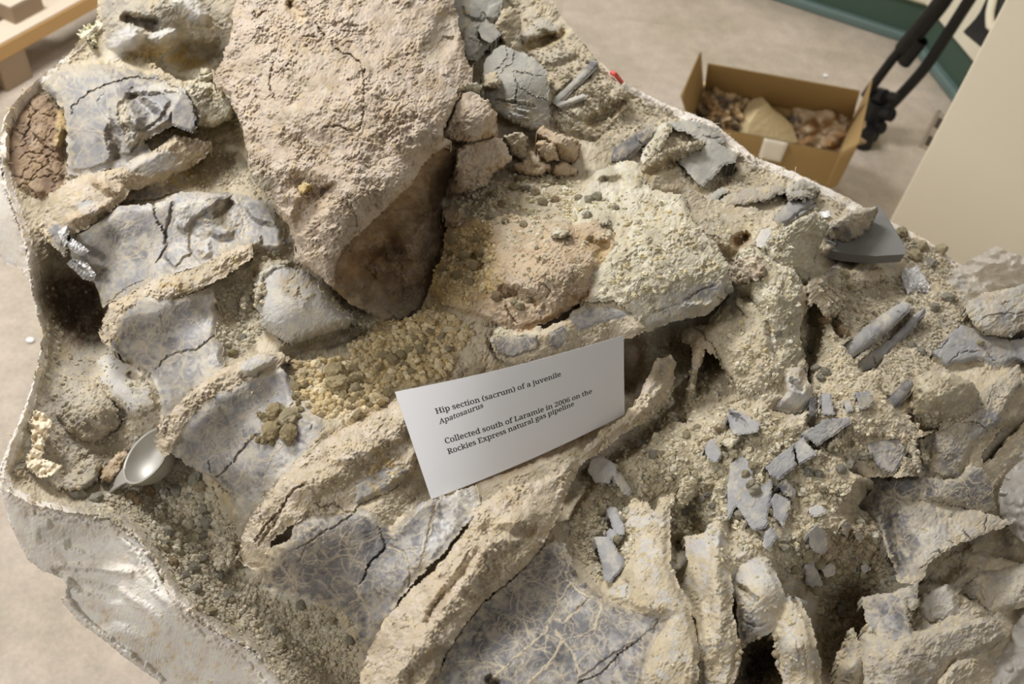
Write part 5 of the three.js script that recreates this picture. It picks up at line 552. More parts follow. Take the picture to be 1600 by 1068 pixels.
for (let k = 0; k < NN; k++) {
  if (LAB[k] < 0) continue;
  const x = QX[k], z = QZ[k], s = S[k] * 700; let h = 0; const pm = sst(-.55, .5, n3(x / 34, z / 34, 130) + .45 * n3(x / 11, z / 11, 133)), f = AF[k] * (.5 + .75 * pm), l = AL[k] * (.45 + .8 * pm), c = AC[k], v = AV[k];
  h += f * (1.0 * n3(x / 28, z / 28, s / 28) + 0.9 * n3(x / 12, z / 12, 3 + s / 12) + 0.65 * n3(x / 5.8, z / 5.8, 9 + s / 5.8) * (0.55 + 0.6 * n3(x / 18, z / 18, 33)) + 0.62 * n3(x / 2.9, z / 2.9, 15) * (0.6 + 0.7 * n3(x / 14, z / 14, 35)) + 0.38 * n3(x / 1.5, z / 1.5, 18));
  const rg = n3(x / 7, z / 7, 40 + s / 9); h -= f * 1.5 * Math.max(0, 0.25 - Math.abs(rg)) * 2.2 * sst(-0.2, 0.4, n3(x / 22, z / 22, 44));   // broken little crevices
  if (l > 0.05) {
    const m = sst(-0.35, 0.35, n3(x / 16, z / 16, 50)); 
    worley(x / 4.6, z / 4.6); h += l * 1.5 * (wo[2] - 0.35) * sst(0, 0.35, wo[1] - wo[0]) * m; const tone = wo[2];
    worley(x / 2.1 + 30, z / 2.1); h += l * 0.55 * (wo[2] - 0.3) * sst(0, 0.3, wo[1] - wo[0]);
    const t = 1 + 0.10 * l * (tone - 0.5) * m + 0.06 * l * (wo[2] - 0.5); CR[k] *= t; CG[k] *= t; CB[k] *= t;
  }
  if (c > 0.02) { worley(x / 15 + 0.12 * n3(x / 6, z / 6, 2), z / 15 + 0.12 * n3(x / 6, z / 6, 5)); h -= c * 1.6 * sst(0.075, 0.0, wo[1] - wo[0]); h += c * 0.7 * (wo[2] - 0.5) * sst(0, .12, wo[1] - wo[0]); }
  if (v > 0.02) {                                                // root traces: a fine pale network lying on smooth bone
    const wx = x + 1.6 * n3(x / 5, z / 5, 60) + .5 * n3(x / 1.6, z / 1.6, 66), wz = z + 1.6 * n3(x / 5, z / 5, 63) + .5 * n3(x / 1.6, z / 1.6, 69), m = sst(-0.35, 0.45, n3(x / 20, z / 20, 70));
    const a = Math.abs(n3(wx / 5.5, wz / 5.5, 72)), b = Math.abs(n3(wx / 2.6, wz / 2.6, 75)), e = Math.abs(n3(wx / 11, wz / 11, 78));
    let t = Math.max(sst(0.17, 0.05, a) * m, sst(0.24, 0.07, b) * m * sst(-0.2, 0.3, n3(x / 9, z / 9, 80)), sst(0.06, 0.01, e) * .9) * v * 0.5;
    t = Math.max(t, v * 0.42 * sst(0.2, 0.85, n3(x / 8, z / 8, 83) * .6 + n3(x / 24, z / 24, 84) * .6));
    CR[k] = mix(CR[k], DUST[0], t); CG[k] = mix(CG[k], DUST[1], t); CB[k] = mix(CB[k], DUST[2], t); h += t * 0.25;
  }
  S[k] += h / 1000;
  {
    const a = sst(.05, .75, n3(x / 19, z / 19, 140) * .6 + n3(x / 6, z / 6, 143) * .5), b = sst(.1, .8, n3(x / 13, z / 13, 146) * .6 + n3(x / 4, z / 4, 149) * .5), r = Math.min(1, AF[k]) * .30;
    CR[k] = mix(CR[k], OC[0], a * r); CG[k] = mix(CG[k], OC[1], a * r); CB[k] = mix(CB[k], OC[2], a * r); CR[k] = mix(CR[k], GY[0], b * r); CG[k] = mix(CG[k], GY[1], b * r); CB[k] = mix(CB[k], GY[2], b * r);
    if (v > .15 && BD[k] < 30) { const t = sst(7, 0, BD[k] + 8 * n3(x / 7, z / 7, 152) + 4 * n3(x / 2.5, z / 2.5, 155)) * .5 * (L0[LAB[k]] ? 0 : 1); CR[k] = mix(CR[k], DUST[0], t); CG[k] = mix(CG[k], DUST[1], t); CB[k] = mix(CB[k], DUST[2], t); }
  }
  const g = 1 + 0.075 * n3(x / 1.3, z / 1.3, 90) + 0.06 * n3(x / 3.5, z / 3.5, 93); CR[k] = clamp(CR[k] * g, .01, .88); CG[k] = clamp(CG[k] * g, .01, .88); CB[k] = clamp(CB[k] * (2 - g) * g, .01, .88);
}
const CM = new Uint8Array(NN);
for (const [pts, w, dp, seal] of CRACKS) each(pts, w * 2 + 4, (k, x, y) => {
  if (LAB[k] < 0) return; const [d, i, t] = line(pts, x + WX[k] * .9 + 1.2 * n3(QX[k] / 2.2, QZ[k] / 2.2, 100), y + WY[k] * .9), e = Math.min(1, Math.min(i + t, pts.length - 1 - i - t) * 2.2 + .25), ww = w * 0.48 * (0.6 + .5 * e) * (0.85 + 0.5 * n3(QX[k] / 6, QZ[k] / 6, 103));
  const u = 1 - d / Math.max(1, ww); if (d < ww + .9) CM[k] = 1; if (u <= 0) { if (!seal && d < ww * 1.8) { const q = .5 * (1 - d / (ww * 1.8)) * AV[k]; CR[k] = mix(CR[k], DUST[0], q); CG[k] = mix(CG[k], DUST[1], q); CB[k] = mix(CB[k], DUST[2], q); } return; }
  S[k] -= dp * e * 0.005 * Math.min(1, u * 1.6);
  if (seal) { const q = Math.min(1, u * 2) * .85; CR[k] = mix(CR[k], DUST[0], q); CG[k] = mix(CG[k], DUST[1], q); CB[k] = mix(CB[k], DUST[2], q); S[k] += dp * e * .006 * Math.min(1, u * 1.6); }
});
// dried rootlets: hair-thin pale threads wandering over the smooth bone
for (let n = 0, tries = 0; n < 1000 && tries < 60000; tries++) {
  let x = rr(60, 1600), y = rr(90, 1120); const k0 = Math.round((y - Y0P) / CELL) * NX + Math.round((x - X0) / CELL);
  if (!(AV[k0] > .55) || n3(x / 60, y / 60, 170) < rr(-.4, .5)) continue; n++;
  let a = rr(0, 6.28), q = rr(-.1, .1); const len = 14 + 70 * rnd() ** 2, st = .28 + .4 * rnd();
  for (let i = 0; i < len; i++) {
    x += Math.cos(a) * 1.1; y += Math.sin(a) * 1.1; q = q * .86 + rr(-.055, .055); a += q; if (rnd() < .035) a += rr(-.9, .9);
    const u = (x - X0) / CELL, v = (y - Y0P) / CELL, i0 = Math.floor(u), j0 = Math.floor(v); if (i0 < 1 || j0 < 1 || i0 > NX - 3 || j0 > NY - 3 || AV[j0 * NX + i0] < .45) break;
    for (let b = 0; b < 2; b++) for (let c = 0; c < 2; c++) { const k = (j0 + b) * NX + i0 + c, w = (b ? v - j0 : 1 - v + j0) * (c ? u - i0 : 1 - u + i0) * st; CR[k] = mix(CR[k], DUST[0] * 1.05, w); CG[k] = mix(CG[k], DUST[1] * 1.05, w); CB[k] = mix(CB[k], DUST[2] * 1.1, w); S[k] += w * .00006; }
  }
}
// bones split right through by their cracks: every piece is a part of its bone
{
  const seen = new Uint8Array(NN), st = []; const n0 = LABELS.length;
  for (let id = 0; id < n0; id++) {
    if (!/^(vertebra|bone_plate|bone_bar|bone_sheet|bone_rod|bone_shield|bone_arc)$/.test(LABELS[id].name)) continue; const comps = [];
    for (let k0 = 0; k0 < NN; k0++) { if (LAB[k0] !== id || CM[k0] || seen[k0]) continue; const c = []; st.push(k0); seen[k0] = 1; while (st.length) { const k = st.pop(); c.push(k); for (const q of [k - 1, k + 1, k - NX, k + NX]) if (q >= 0 && q < NN && LAB[q] === id && !CM[q] && !seen[q]) { seen[q] = 1; st.push(q); } } if (c.length > 70) comps.push(c); }
    if (comps.length < 2) continue; comps.sort((a, b) => b.length - a.length);
    for (const c of comps) { const n = LABELS.length; LABELS.push({ name: 'bone_piece', parent: id, kind: LABELS[id].kind, skirt: .004, root: LABELS[id].name }); for (const k of c) LAB[k] = n; }
  }
}
// ---------------------------------------------------------------- meshes
const rockMat = new THREE.MeshStandardMaterial({ vertexColors: true, roughness: 0.95, bumpMap: grainTex, bumpScale: 0.0003 });
const boneMat = new THREE.MeshPhysicalMaterial({ vertexColors: true, roughness: 0.5, bumpMap: grainTex, bumpScale: 0.00008, clearcoat: 0.12, clearcoatRoughness: 0.3 });
const duskMat = new THREE.MeshStandardMaterial({ vertexColors: true, roughness: 0.8, bumpMap: grainTex, bumpScale: 0.0002 });
const plasterMat = new THREE.MeshStandardMaterial({ vertexColors: true, roughness: 1, bumpMap: grainTex, bumpScale: 0.0004 });
{
  const ox = [0, 1, 0, 1], oy = [0, 0, 1, 1], box_ = LABELS.map(() => [1e9, -1, 1e9, -1]);
  for (let j = 0, k = 0; j < NY; j++) for (let i = 0; i < NX; i++, k++) if (LAB[k] >= 0) { const b = box_[LAB[k]]; b[0] = Math.min(b[0], i); b[1] = Math.max(b[1], i); b[2] = Math.min(b[2], j); b[3] = Math.max(b[3], j); }
  const vid = new Int32Array(NN).fill(-1), touched = [], made = [];
  LABELS.forEach((L, id) => {
    const [i0, i1, j0, j1] = box_[id]; if (i1 < 0) return;
    const pos = [], col = [], uv = [], idx = [], sk = [];
    const put = (k, h) => { const i = k % NX, j = (k / NX) | 0, p = P(X0 + i * CELL, Y0P + j * CELL, Y0 + h); pos.push(p.x, p.y, p.z); uv.push(QX[k] / 70, QZ[k] / 70 + h * 9); return pos.length / 3 - 1; };
    const hAt = (k) => { if (LAB[k] === id) return [S[k], k]; const i = k % NX, j = (k / NX) | 0; let s = 0, n = 0, kk = k; for (let b = -1; b <= 1; b++) for (let a = -1; a <= 1; a++) { const I = i + a, J = j + b; if (I < 0 || J < 0 || I >= NX || J >= NY) continue; const q = J * NX + I; if (LAB[q] === id) { s += S[q]; n++; kk = q; } } return n ? [s / n, kk] : [S[k], k]; };
    const vert = (k) => { if (vid[k] >= 0) return vid[k]; touched.push(k); const [h, kk] = hAt(k), v = put(k, h); col.push(CR[kk], CG[kk], CB[kk]); return vid[k] = v; };
    const own = (i, j) => i >= 0 && j >= 0 && i < NX && j < NY && LAB[j * NX + i] === id;
    for (let j = j0; j <= Math.min(j1, NY - 2); j++) for (let i = i0; i <= Math.min(i1, NX - 2); i++) {
      if (!own(i, j)) continue; const k = j * NX + i, a = vert(k), b = vert(k + 1), c = vert(k + NX), d = vert(k + NX + 1);
      idx.push(a, c, b, b, c, d);
      if (!own(i, j - 1)) sk.push(k, k + 1); if (!own(i, j + 1)) sk.push(k + NX + 1, k + NX); if (!own(i - 1, j)) sk.push(k + NX, k); if (!own(i + 1, j)) sk.push(k + 1, k + NX + 1);
    }
    // the broken edge all round: down and a little under
    const low = new Map(), topv = new Map(), MAXD = L.skirt ?? 0.03;
    const lower = (k) => {
      if (low.has(k)) return low.get(k); const [h, kk] = hAt(k), i = k % NX, j = (k / NX) | 0; let m = h - 0.004, out = false, iy = 0, ic = 0, oy = 0, oc = 0;
      for (let b = -12; b <= 12; b += 3) for (let a = -12; a <= 12; a += 3) { const I = clamp(i + a, 0, NX - 1), J = clamp(j + b, 0, NY - 1), q = J * NX + I; if (LAB[q] === id) { iy += b / 4; ic++; } if (LAB[q] >= 0) { oy += b / 4; oc++; } if (LAB[q] < 0) out = true; else if (LAB[q] !== id) m = Math.min(m, S[q] - 0.003); }
      if (out) { iy = oy; ic = oc; } const face = sst(.35, -.35, ic ? iy / ic : 0); if (out) m = h - mix(.14, .02, sst(0, .12, face)); m = out ? m : Math.max(m, h - mix(.008, MAXD, face));
      const p = P(X0 + i * CELL, Y0P + j * CELL, Y0 + h), dr = h - m; const vx = p.x, vz = p.z, un = (sst(.002, .012, dr) * .98 + .25) * face; p.y -= dr; const dn = dr / (EYE.y - Y0 - h) * un; p.x += vx * dn; p.z += vz * dn; const e = 0; pos.push(p.x + e, p.y, p.z + e); uv.push(QX[k] / 70, QZ[k] / 70 + m * 9); col.push(CR[kk] * .97, CG[kk] * .96, CB[kk] * .93);
      low.set(k, pos.length / 3 - 1); return pos.length / 3 - 1;
    };
    const top = (k) => { if (topv.has(k)) return topv.get(k); const v = vid[k]; pos.push(pos[v * 3], pos[v * 3 + 1], pos[v * 3 + 2]); uv.push(uv[v * 2], uv[v * 2 + 1]); col.push(col[v * 3], col[v * 3 + 1], col[v * 3 + 2]); topv.set(k, pos.length / 3 - 1); return pos.length / 3 - 1; };
    for (let q = 0; q < sk.length; q += 2) { const a = top(sk[q]), b = top(sk[q + 1]), c = lower(sk[q]), d = lower(sk[q + 1]); idx.push(a, b, c, b, d, c); }
    for (const k of touched) vid[k] = -1; touched.length = 0;
    let cx = 0, cz = 0, my = 1e9; const n = pos.length / 3; for (let q = 0; q < n; q++) { cx += pos[q * 3]; my = Math.min(my, pos[q * 3 + 1]); cz += pos[q * 3 + 2]; } cx /= n; cz /= n;
    const g = new THREE.BufferGeometry(); g.setAttribute('position', new THREE.Float32BufferAttribute(pos, 3)); g.setAttribute('uv', new THREE.Float32BufferAttribute(uv, 2)); g.setAttribute('color', new THREE.Float32BufferAttribute(col, 3)); g.setIndex(idx); g.translate(-cx, -my, -cz); g.computeVertexNormals();
    const mat = L.name === 'plaster_jacket' ? plasterMat : (L.root ?? L.name) === 'vertebra' ? boneMat : ['bone', 'plate', 'darkbone'].includes(L.kind) ? duskMat : rockMat;
    if (L.parent !== undefined) { const pa = made[L.parent], m = mesh(L.name, g, mat, pa); m.position.set(cx, my, cz).sub(pa.position); return; }
    const m = mesh(L.name, g, mat); m.position.set(cx, my, cz); tag(m, L.label, L.category, L.group); made[id] = m;
  });
  // the bed goes on beneath the bones and stones that lie in it
  const ST = 4, w = Math.ceil(NX / ST), hgt = Math.ceil(NY / ST), R = 3, m1 = new Float32Array(w * hgt).fill(9), ok = new Uint8Array(w * hgt), id0 = LABELS.findIndex((l) => l.name === 'rock_matrix'), idJ = LABELS.findIndex((l) => l.name === 'plaster_jacket');
  for (let j = 0; j < hgt; j++) for (let i = 0; i < w; i++) { let m = 9, all = true; for (let b = 0; b < ST; b++) for (let a = 0; a < ST; a++) { const q = Math.min(NY - 1, j * ST + b) * NX + Math.min(NX - 1, i * ST + a); if (LAB[q] < 0) all = false; else m = Math.min(m, S[q]); } m1[j * w + i] = m; ok[j * w + i] = all ? 1 : 0; }
  const U = new Float32Array(w * hgt); for (let j = 0; j < hgt; j++) for (let i = 0; i < w; i++) { let m = 9; for (let b = -R; b <= R; b++) for (let a = -R; a <= R; a++) m = Math.min(m, m1[clamp(j + b, 0, hgt - 1) * w + clamp(i + a, 0, w - 1)]); U[j * w + i] = m - .006; }
  const pos = [], idx = [], vi = new Int32Array(w * hgt).fill(-1), uv = [], pm = made[id0].position, put = (i, j) => { const k = j * w + i; if (vi[k] >= 0) return vi[k]; const p = P(X0 + (i + .5) * ST * CELL, Y0P + (j + .5) * ST * CELL, Y0 + U[k]); pos.push(p.x - pm.x, p.y - pm.y, p.z - pm.z); uv.push(p.x / .07, p.z / .07); return vi[k] = pos.length / 3 - 1; };
  for (let j = 2; j < hgt - 3; j++) for (let i = 2; i < w - 3; i++) { const k = j * w + i; if (!(ok[k] && ok[k + 1] && ok[k + w] && ok[k + w + 1])) continue; const a = put(i, j), b = put(i + 1, j), c = put(i, j + 1), d = put(i + 1, j + 1); idx.push(a, c, b, b, c, d); }
  const g = new THREE.BufferGeometry(); g.setAttribute('position', new THREE.Float32BufferAttribute(pos, 3)); g.setAttribute('uv', new THREE.Float32BufferAttribute(uv, 2)); g.setIndex(idx); g.computeVertexNormals();
  mesh('bed_floor', g, new THREE.MeshStandardMaterial({ color: rgb(178, 166, 142), roughness: .95, bumpMap: grainTex, bumpScale: .0004 }), made[id0]);
}
// ---------------------------------------------------------------- crumbs and clods
const stoneGeo = (() => { const g = new THREE.IcosahedronGeometry(1, 1), p = g.attributes.position; for (let i = 0; i < p.count; i++) { const x = p.getX(i), y = p.getY(i), z = p.getZ(i), k = 1 + 0.28 * n3(x * 1.1, y * 1.1, z * 1.1 + 7) + 0.16 * n3(x * 2.6, y * 2.6, z * 2.6); p.setXYZ(i, x * k, y * k, z * k); } g.computeVertexNormals(); return g; })();
const chipGeo = (() => { let g = new THREE.DodecahedronGeometry(1, 0); const p = g.attributes.position; for (let i = 0; i < p.count; i++) { const x = p.getX(i), y = p.getY(i), z = p.getZ(i), k = 1 + 0.35 * n3(x * 1.3 + 4, y * 1.3, z * 1.3); p.setXYZ(i, x * k, y * k * .7, z * k); } g.computeVertexNormals(); return g; })();
const crumbMat = new THREE.MeshStandardMaterial({ color: 0xffffff, roughness: 0.95 });
const dummy = new THREE.Object3D(), ctmp = new THREE.Color();
function scatter(name, label, category, geo, list, cols) {
  const m = new THREE.InstancedMesh(geo, crumbMat, list.length); m.name = numbered(name); m.castShadow = m.receiveShadow = true;
  list.forEach(([p, r, ci], i) => {
    dummy.position.copy(p); dummy.rotation.set(rr(0, 6.28), rr(0, 6.28), rr(0, 6.28)); dummy.scale.set(r * rr(.75, 1.25), r * rr(.6, 1.0), r * rr(.75, 1.25)); dummy.updateMatrix(); m.setMatrixAt(i, dummy.matrix);
    const c = alb(...cols[Math.floor(rnd() * cols.length)]), g = rr(0.88, 1.16); m.setColorAt(i, ctmp.setRGB(c[0] * g, c[1] * g, c[2] * g * rr(.96, 1.03)));
  });
  scene.add(m); return tag(m, label, category, null, 'stuff');
}
function zone(poly, n, r0, r1, pow = 3, skip) {
  const out = []; let x0 = 1e9, x1 = -1e9, y0 = 1e9, y1 = -1e9; for (const [x, y] of poly) { x0 = Math.min(x0, x); x1 = Math.max(x1, x); y0 = Math.min(y0, y); y1 = Math.max(y1, y); }
  for (let t = 0; t < n * 6 && out.length < n; t++) {
    const x = rr(x0, x1), y = rr(y0, y1); const d = sd(poly, x, y); if (d < 0 || rnd() > .35 + d / 25) continue; const L = LABELS[labAt(x, y)]; if (!L || (skip ?? /vertebra|shard|flake|rod|slab|sheet|shield|piece/).test(L.name)) continue;
    if (n3(x / 30, y / 30, 3) < rr(-.9, .4)) continue;
    const r = (r0 + (r1 - r0) * rnd() ** pow) / 1000; out.push([P(x, y, Y0 + at(x, y) + r * .25), r]);
  }
  return out;
}
const GREY = [[178, 170, 152], [166, 158, 138], [188, 181, 162], [156, 147, 128], [184, 172, 148]], TAN = [[196, 186, 158], [182, 170, 142], [206, 198, 176], [174, 164, 142], [190, 184, 164]], OCH = [[194, 176, 136], [182, 162, 122], [202, 188, 154], [176, 160, 128]], PALE = [[208, 202, 178], [196, 188, 160], [214, 208, 190], [190, 184, 166], [200, 186, 146]];
scatter('gravel', 'loose grey gravel filling the trough between the vertebrae and the lower left rim', 'gravel', stoneGeo, [...zone([[200, 735], [265, 715], [330, 755], [372, 830], [372, 885], [420, 925], [520, 955], [560, 1010], [560, 1075], [450, 1075], [400, 1005], [330, 970], [285, 930], [250, 868], [215, 822], [140, 795], [170, 770]], 7500, .35, 1.9, 4), ...zone([[240, 735], [330, 750], [370, 840], [300, 900], [240, 840]], 260, 1.8, 3.6, 2)], GREY);
scatter('gravel', 'grey gravel and crumbs in the gap right of the third vertebra and under the second', 'gravel', stoneGeo, [...zone([[335, 450], [420, 420], [410, 520], [380, 560], [335, 530]], 900, .45, 2.2, 3), ...zone([[340, 220], [400, 290], [440, 370], [450, 420], [390, 400], [430, 330], [380, 300], [300, 290], [240, 285], [330, 250]], 900, .45, 1.9, 3), ...zone([[60, 440], [150, 450], [230, 590], [240, 690], [120, 780], [30, 740], [60, 600]], 800, .4, 2, 4)], GREY);
scatter('gravel', 'yellow ochre crumbs heaped between the big slab, the lump and the paper card', 'gravel', stoneGeo, [...zone([[660, 460], [720, 500], [740, 520], [690, 590], [620, 610], [560, 670], [500, 650], [460, 620], [455, 560], [520, 560], [600, 490]], 3000, .35, 3.2, 4), ...zone([[670, 430], [705, 350], [770, 350], [775, 420], [740, 480], [690, 475]], 900, .45, 2.2, 3)], OCH);
scatter('gravel', 'pale angular crumbs lying on the overhanging block and around the rock stack', 'gravel', chipGeo, [...zone([[880, 300], [1000, 300], [1070, 310], [1120, 390], [1130, 430], [1040, 470], [960, 490], [930, 440], [960, 380], [880, 340]], 700, .3, 2.6, 4), ...zone([[710, 300], [800, 270], [910, 280], [900, 350], [770, 350], [720, 340]], 900, .5, 2.4, 3), ...zone([[1080, 330], [1250, 330], [1260, 560], [1180, 640], [1130, 580], [1140, 460]], 900, .35, 2.2, 4), ...zone([[470, 430], [540, 470], [600, 510], [640, 520], [560, 540], [540, 500]], 500, .4, 1.8, 3)], PALE);
scatter('gravel', 'tan rubble strewn over the slope of loose shards right of the card', 'gravel', chipGeo, [...zone([[1010, 620], [1100, 560], [1210, 640], [1300, 700], [1320, 760], [1290, 900], [1230, 900], [1130, 850], [1060, 830], [1050, 760], [930, 830], [900, 780], [960, 700]], 3600, .35, 2.6, 4), ...zone([[1040, 780], [1130, 770], [1070, 840], [1050, 900], [1060, 830]], 300, .8, 2.6, 2), ...zone([[890, 790], [980, 800], [1000, 870], [930, 910], [890, 860]], 400, .5, 2.2, 2)], TAN);
scatter('gravel', 'brownish grit and pebbles on the floor of the deep hollow at the lower right', 'gravel', stoneGeo, [...zone([[1300, 830], [1360, 800], [1400, 900], [1380, 990], [1340, 985], [1300, 1068], [1280, 1000], [1270, 900]], 1700, .5, 2.8, 3), ...zone([[1150, 1000], [1215, 990], [1220, 1068], [1150, 1068]], 500, .5, 2.4, 3)], [[168, 154, 128], [180, 168, 142], [150, 136, 110], [176, 172, 156]]);
scatter('gravel', 'grey grit along the right side between the foam wedge, the rods and the boulder', 'gravel', chipGeo, [...zone([[1270, 430], [1400, 430], [1490, 440], [1540, 500], [1470, 560], [1440, 580], [1400, 600], [1340, 560], [1300, 500]], 2600, .45, 2.4, 3), ...zone([[1370, 345], [1450, 380], [1520, 430], [1490, 450], [1430, 430]], 1200, .5, 2.2, 2), ...zone([[900, 130], [1010, 150], [1120, 210], [1240, 280], [1330, 320], [1300, 340], [1130, 320], [1000, 250], [930, 220]], 1500, .5, 2.4, 3), ...zone([[1420, 640], [1530, 650], [1440, 760], [1400, 730]], 300, .5, 2, 3), ...zone([[820, 30], [870, 40], [960, 120], [980, 160], [900, 210], [860, 190]], 700, .5, 2.4, 3)], GREY);
scatter('gravel', 'fine crumbs scattered over the tan ridges between the lower vertebrae', 'gravel', stoneGeo, [...zone([[470, 660], [640, 600], [660, 740], [560, 790], [420, 870], [380, 860], [440, 750]], 450, .3, 1.2, 4), ...zone([[570, 1030], [740, 790], [900, 720], [1040, 570], [1050, 600], [880, 790], [760, 930], [660, 1068]], 500, .3, 1.2, 4), ...zone([[960, 790], [1280, 820], [1290, 1060], [1000, 1060]], 500, .3, 1.3, 4), ...zone([[1250, 480], [1400, 600], [1410, 740], [1270, 700]], 900, .35, 1.8, 4), ...zone([[410, 220], [690, 60], [680, 240], [480, 380]], 350, .3, 1.2, 4, /none/), ...zone([[780, 330], [950, 350], [920, 450], [800, 500]], 500, .35, 1.6, 4), ...zone([[380, 580], [500, 580], [440, 720], [400, 700]], 90, .3, .8, 3, /none/)], TAN);
// clods and stones large enough to pick out one by one
const clodGeos = [0, 1, 2, 3].map((s) => { const g = new THREE.IcosahedronGeometry(1, 7), p = g.attributes.position; for (let i = 0; i < p.count; i++) { const x = p.getX(i), y = p.getY(i), z = p.getZ(i); let k = 1 + 0.16 * n3(x * .9 + s * 9, y * .9, z * .9) + 0.10 * n3(x * 2.2, y * 2.2 + s * 7, z * 2.2); k += 0.09 * Math.abs(n3(x * 4.5, y * 4.5, z * 4.5 + s)) + 0.06 * n3(x * 9, y * 9 + s, z * 9); p.setXYZ(i, x * k, y * k * .85, z * k); } const m = toCreasedNormals(g, 0.9); return m; });
const clodMats = { ochre: [192, 174, 134], tan: [198, 184, 150], grey: [178, 172, 156], pale: [200, 191, 168], brown: [176, 152, 118] };
for (const k in clodMats) { const c = clodMats[k]; clodMats[k] = new THREE.MeshStandardMaterial({ color: rgb(...c, .72), roughness: 0.95, bumpMap: grainTex, bumpScale: 0.002 }); }
let ci = 0;
function clod(x, y, rpx, kind, label, group, flat = .85) {
  const d = P(x, y, Y0 + at(x, y)).distanceTo(EYE), r = rpx * d / FOCAL, m = new THREE.Mesh(clodGeos[ci++ % 4], clodMats[kind]); m.name = numbered('clod'); m.castShadow = m.receiveShadow = true;
  m.position.copy(P(x, y, Y0 + at(x, y) + r * .45)); m.rotation.set(rr(0, 6), rr(0, 6), rr(0, 6)); m.scale.set(r * rr(.9, 1.1), r * rr(.8, 1), r * rr(.9, 1.1)); scene.add(m); return tag(m, label, 'clod', group);
}
clod(431, 643, 15, 'ochre', 'topmost and largest ochre clod of the heap on the fourth vertebra'); clod(451, 652, 14, 'tan', 'round tan clod right of the largest in the heap on the fourth vertebra'); clod(425, 673, 14, 'ochre', 'lower left ochre clod of the heap on the fourth vertebra'); clod(450, 676, 13, 'ochre', 'lower right ochre clod of the heap on the fourth vertebra');
for (const [x, y, r] of [[411, 650, 6], [418, 657, 7], [405, 646, 4], [466, 650, 5], [470, 640, 5], [404, 686, 6], [414, 687, 7], [425, 692, 5], [396, 682, 5], [452, 690, 6], [438, 660, 8]]) clod(x, y, r, 'ochre', 'small ochre crumb round the foot of the heap on the fourth vertebra', 'small clods of the heap on the fourth vertebra');
for (const [x, y, r] of [[463, 592, 6], [470, 590, 5], [478, 588, 7], [462, 605, 8], [464, 618, 7], [474, 604, 5], [466, 628, 5], [480, 598, 5]]) clod(x, y, r, 'ochre', 'little ochre clod in the chain at the upper right corner of the fourth vertebra', 'chain of little clods');
clod(364, 551, 7, 'ochre', 'single round ochre clod right of the third vertebra'); clod(380, 527, 6, 'grey', 'single grey pebble above the lone ochre clod'); clod(524, 580, 17, 'ochre', 'upper half of the tall yellow clod beside the crumb heap'); clod(528, 600, 17, 'ochre', 'lower half of the tall yellow clod beside the crumb heap');
for (const [x, y, r, k] of [[554, 579, 9, 'ochre'], [555, 593, 10, 'ochre'], [556, 608, 10, 'tan'], [574, 602, 7, 'ochre'], [566, 615, 7, 'ochre'], [537, 622, 8, 'ochre'], [528, 617, 6, 'ochre'], [552, 627, 7, 'ochre'], [572, 624, 6, 'ochre'], [548, 637, 6, 'ochre'], [558, 648, 8, 'ochre'], [606, 614, 8, 'ochre'], [578, 632, 5, 'ochre'], [612, 562, 11, 'ochre'], [626, 556, 9, 'ochre'], [640, 548, 8, 'ochre'], [600, 556, 9, 'ochre'], [650, 530, 7, 'ochre'], [664, 535, 7, 'ochre'], [672, 520, 7, 'ochre'], [655, 545, 7, 'tan'], [668, 550, 6, 'ochre'], [680, 540, 6, 'ochre'], [636, 570, 7, 'ochre'], [590, 575, 6, 'ochre'], [644, 580, 6, 'ochre'], [690, 525, 7, 'tan'], [700, 545, 6, 'tan'], [660, 510, 7, 'ochre'], [676, 497, 6, 'ochre']]) clod(x, y, r, k, 'ochre clod among the crumbs between the big slab and the paper card', 'ochre clods left of the card');
for (const [x, y, r, k] of [[690, 395, 9, 'tan'], [706, 372, 9, 'ochre'], [695, 420, 9, 'ochre'], [724, 400, 8, 'ochre'], [740, 415, 9, 'ochre'], [716, 430, 8, 'ochre'], [735, 440, 7, 'ochre'], [752, 395, 7, 'ochre'], [700, 350, 6, 'tan'], [745, 375, 6, 'tan'], [766, 340, 7, 'pale'], [790, 345, 6, 'tan'], [818, 350, 6, 'tan'], [800, 455, 8, 'brown'], [803, 472, 6, 'tan'], [812, 478, 7, 'tan'], [790, 462, 7, 'brown'], [825, 470, 6, 'tan'], [776, 463, 8, 'brown']]) clod(x, y, r, k, 'crumbly clod on the yellowish left side and hollow of the pinkish lump', 'clods on the pinkish lump');
for (const [x, y, r, k] of [[712, 292, 9, 'brown'], [803, 292, 7, 'tan'], [820, 292, 7, 'pale'], [810, 280, 6, 'brown'], [860, 285, 6, 'tan'], [878, 284, 7, 'tan'], [835, 300, 8, 'tan'], [848, 315, 8, 'tan'], [866, 312, 7, 'brown'], [770, 305, 8, 'tan'], [785, 318, 7, 'tan'], [905, 310, 7, 'pale'], [920, 312, 8, 'pale'], [932, 308, 8, 'pale'], [918, 336, 7, 'pale'], [962, 325, 6, 'pale']]) clod(x, y, r, k, 'small clod between the rock stack and the overhanging pale block', 'clods below the rock stack');
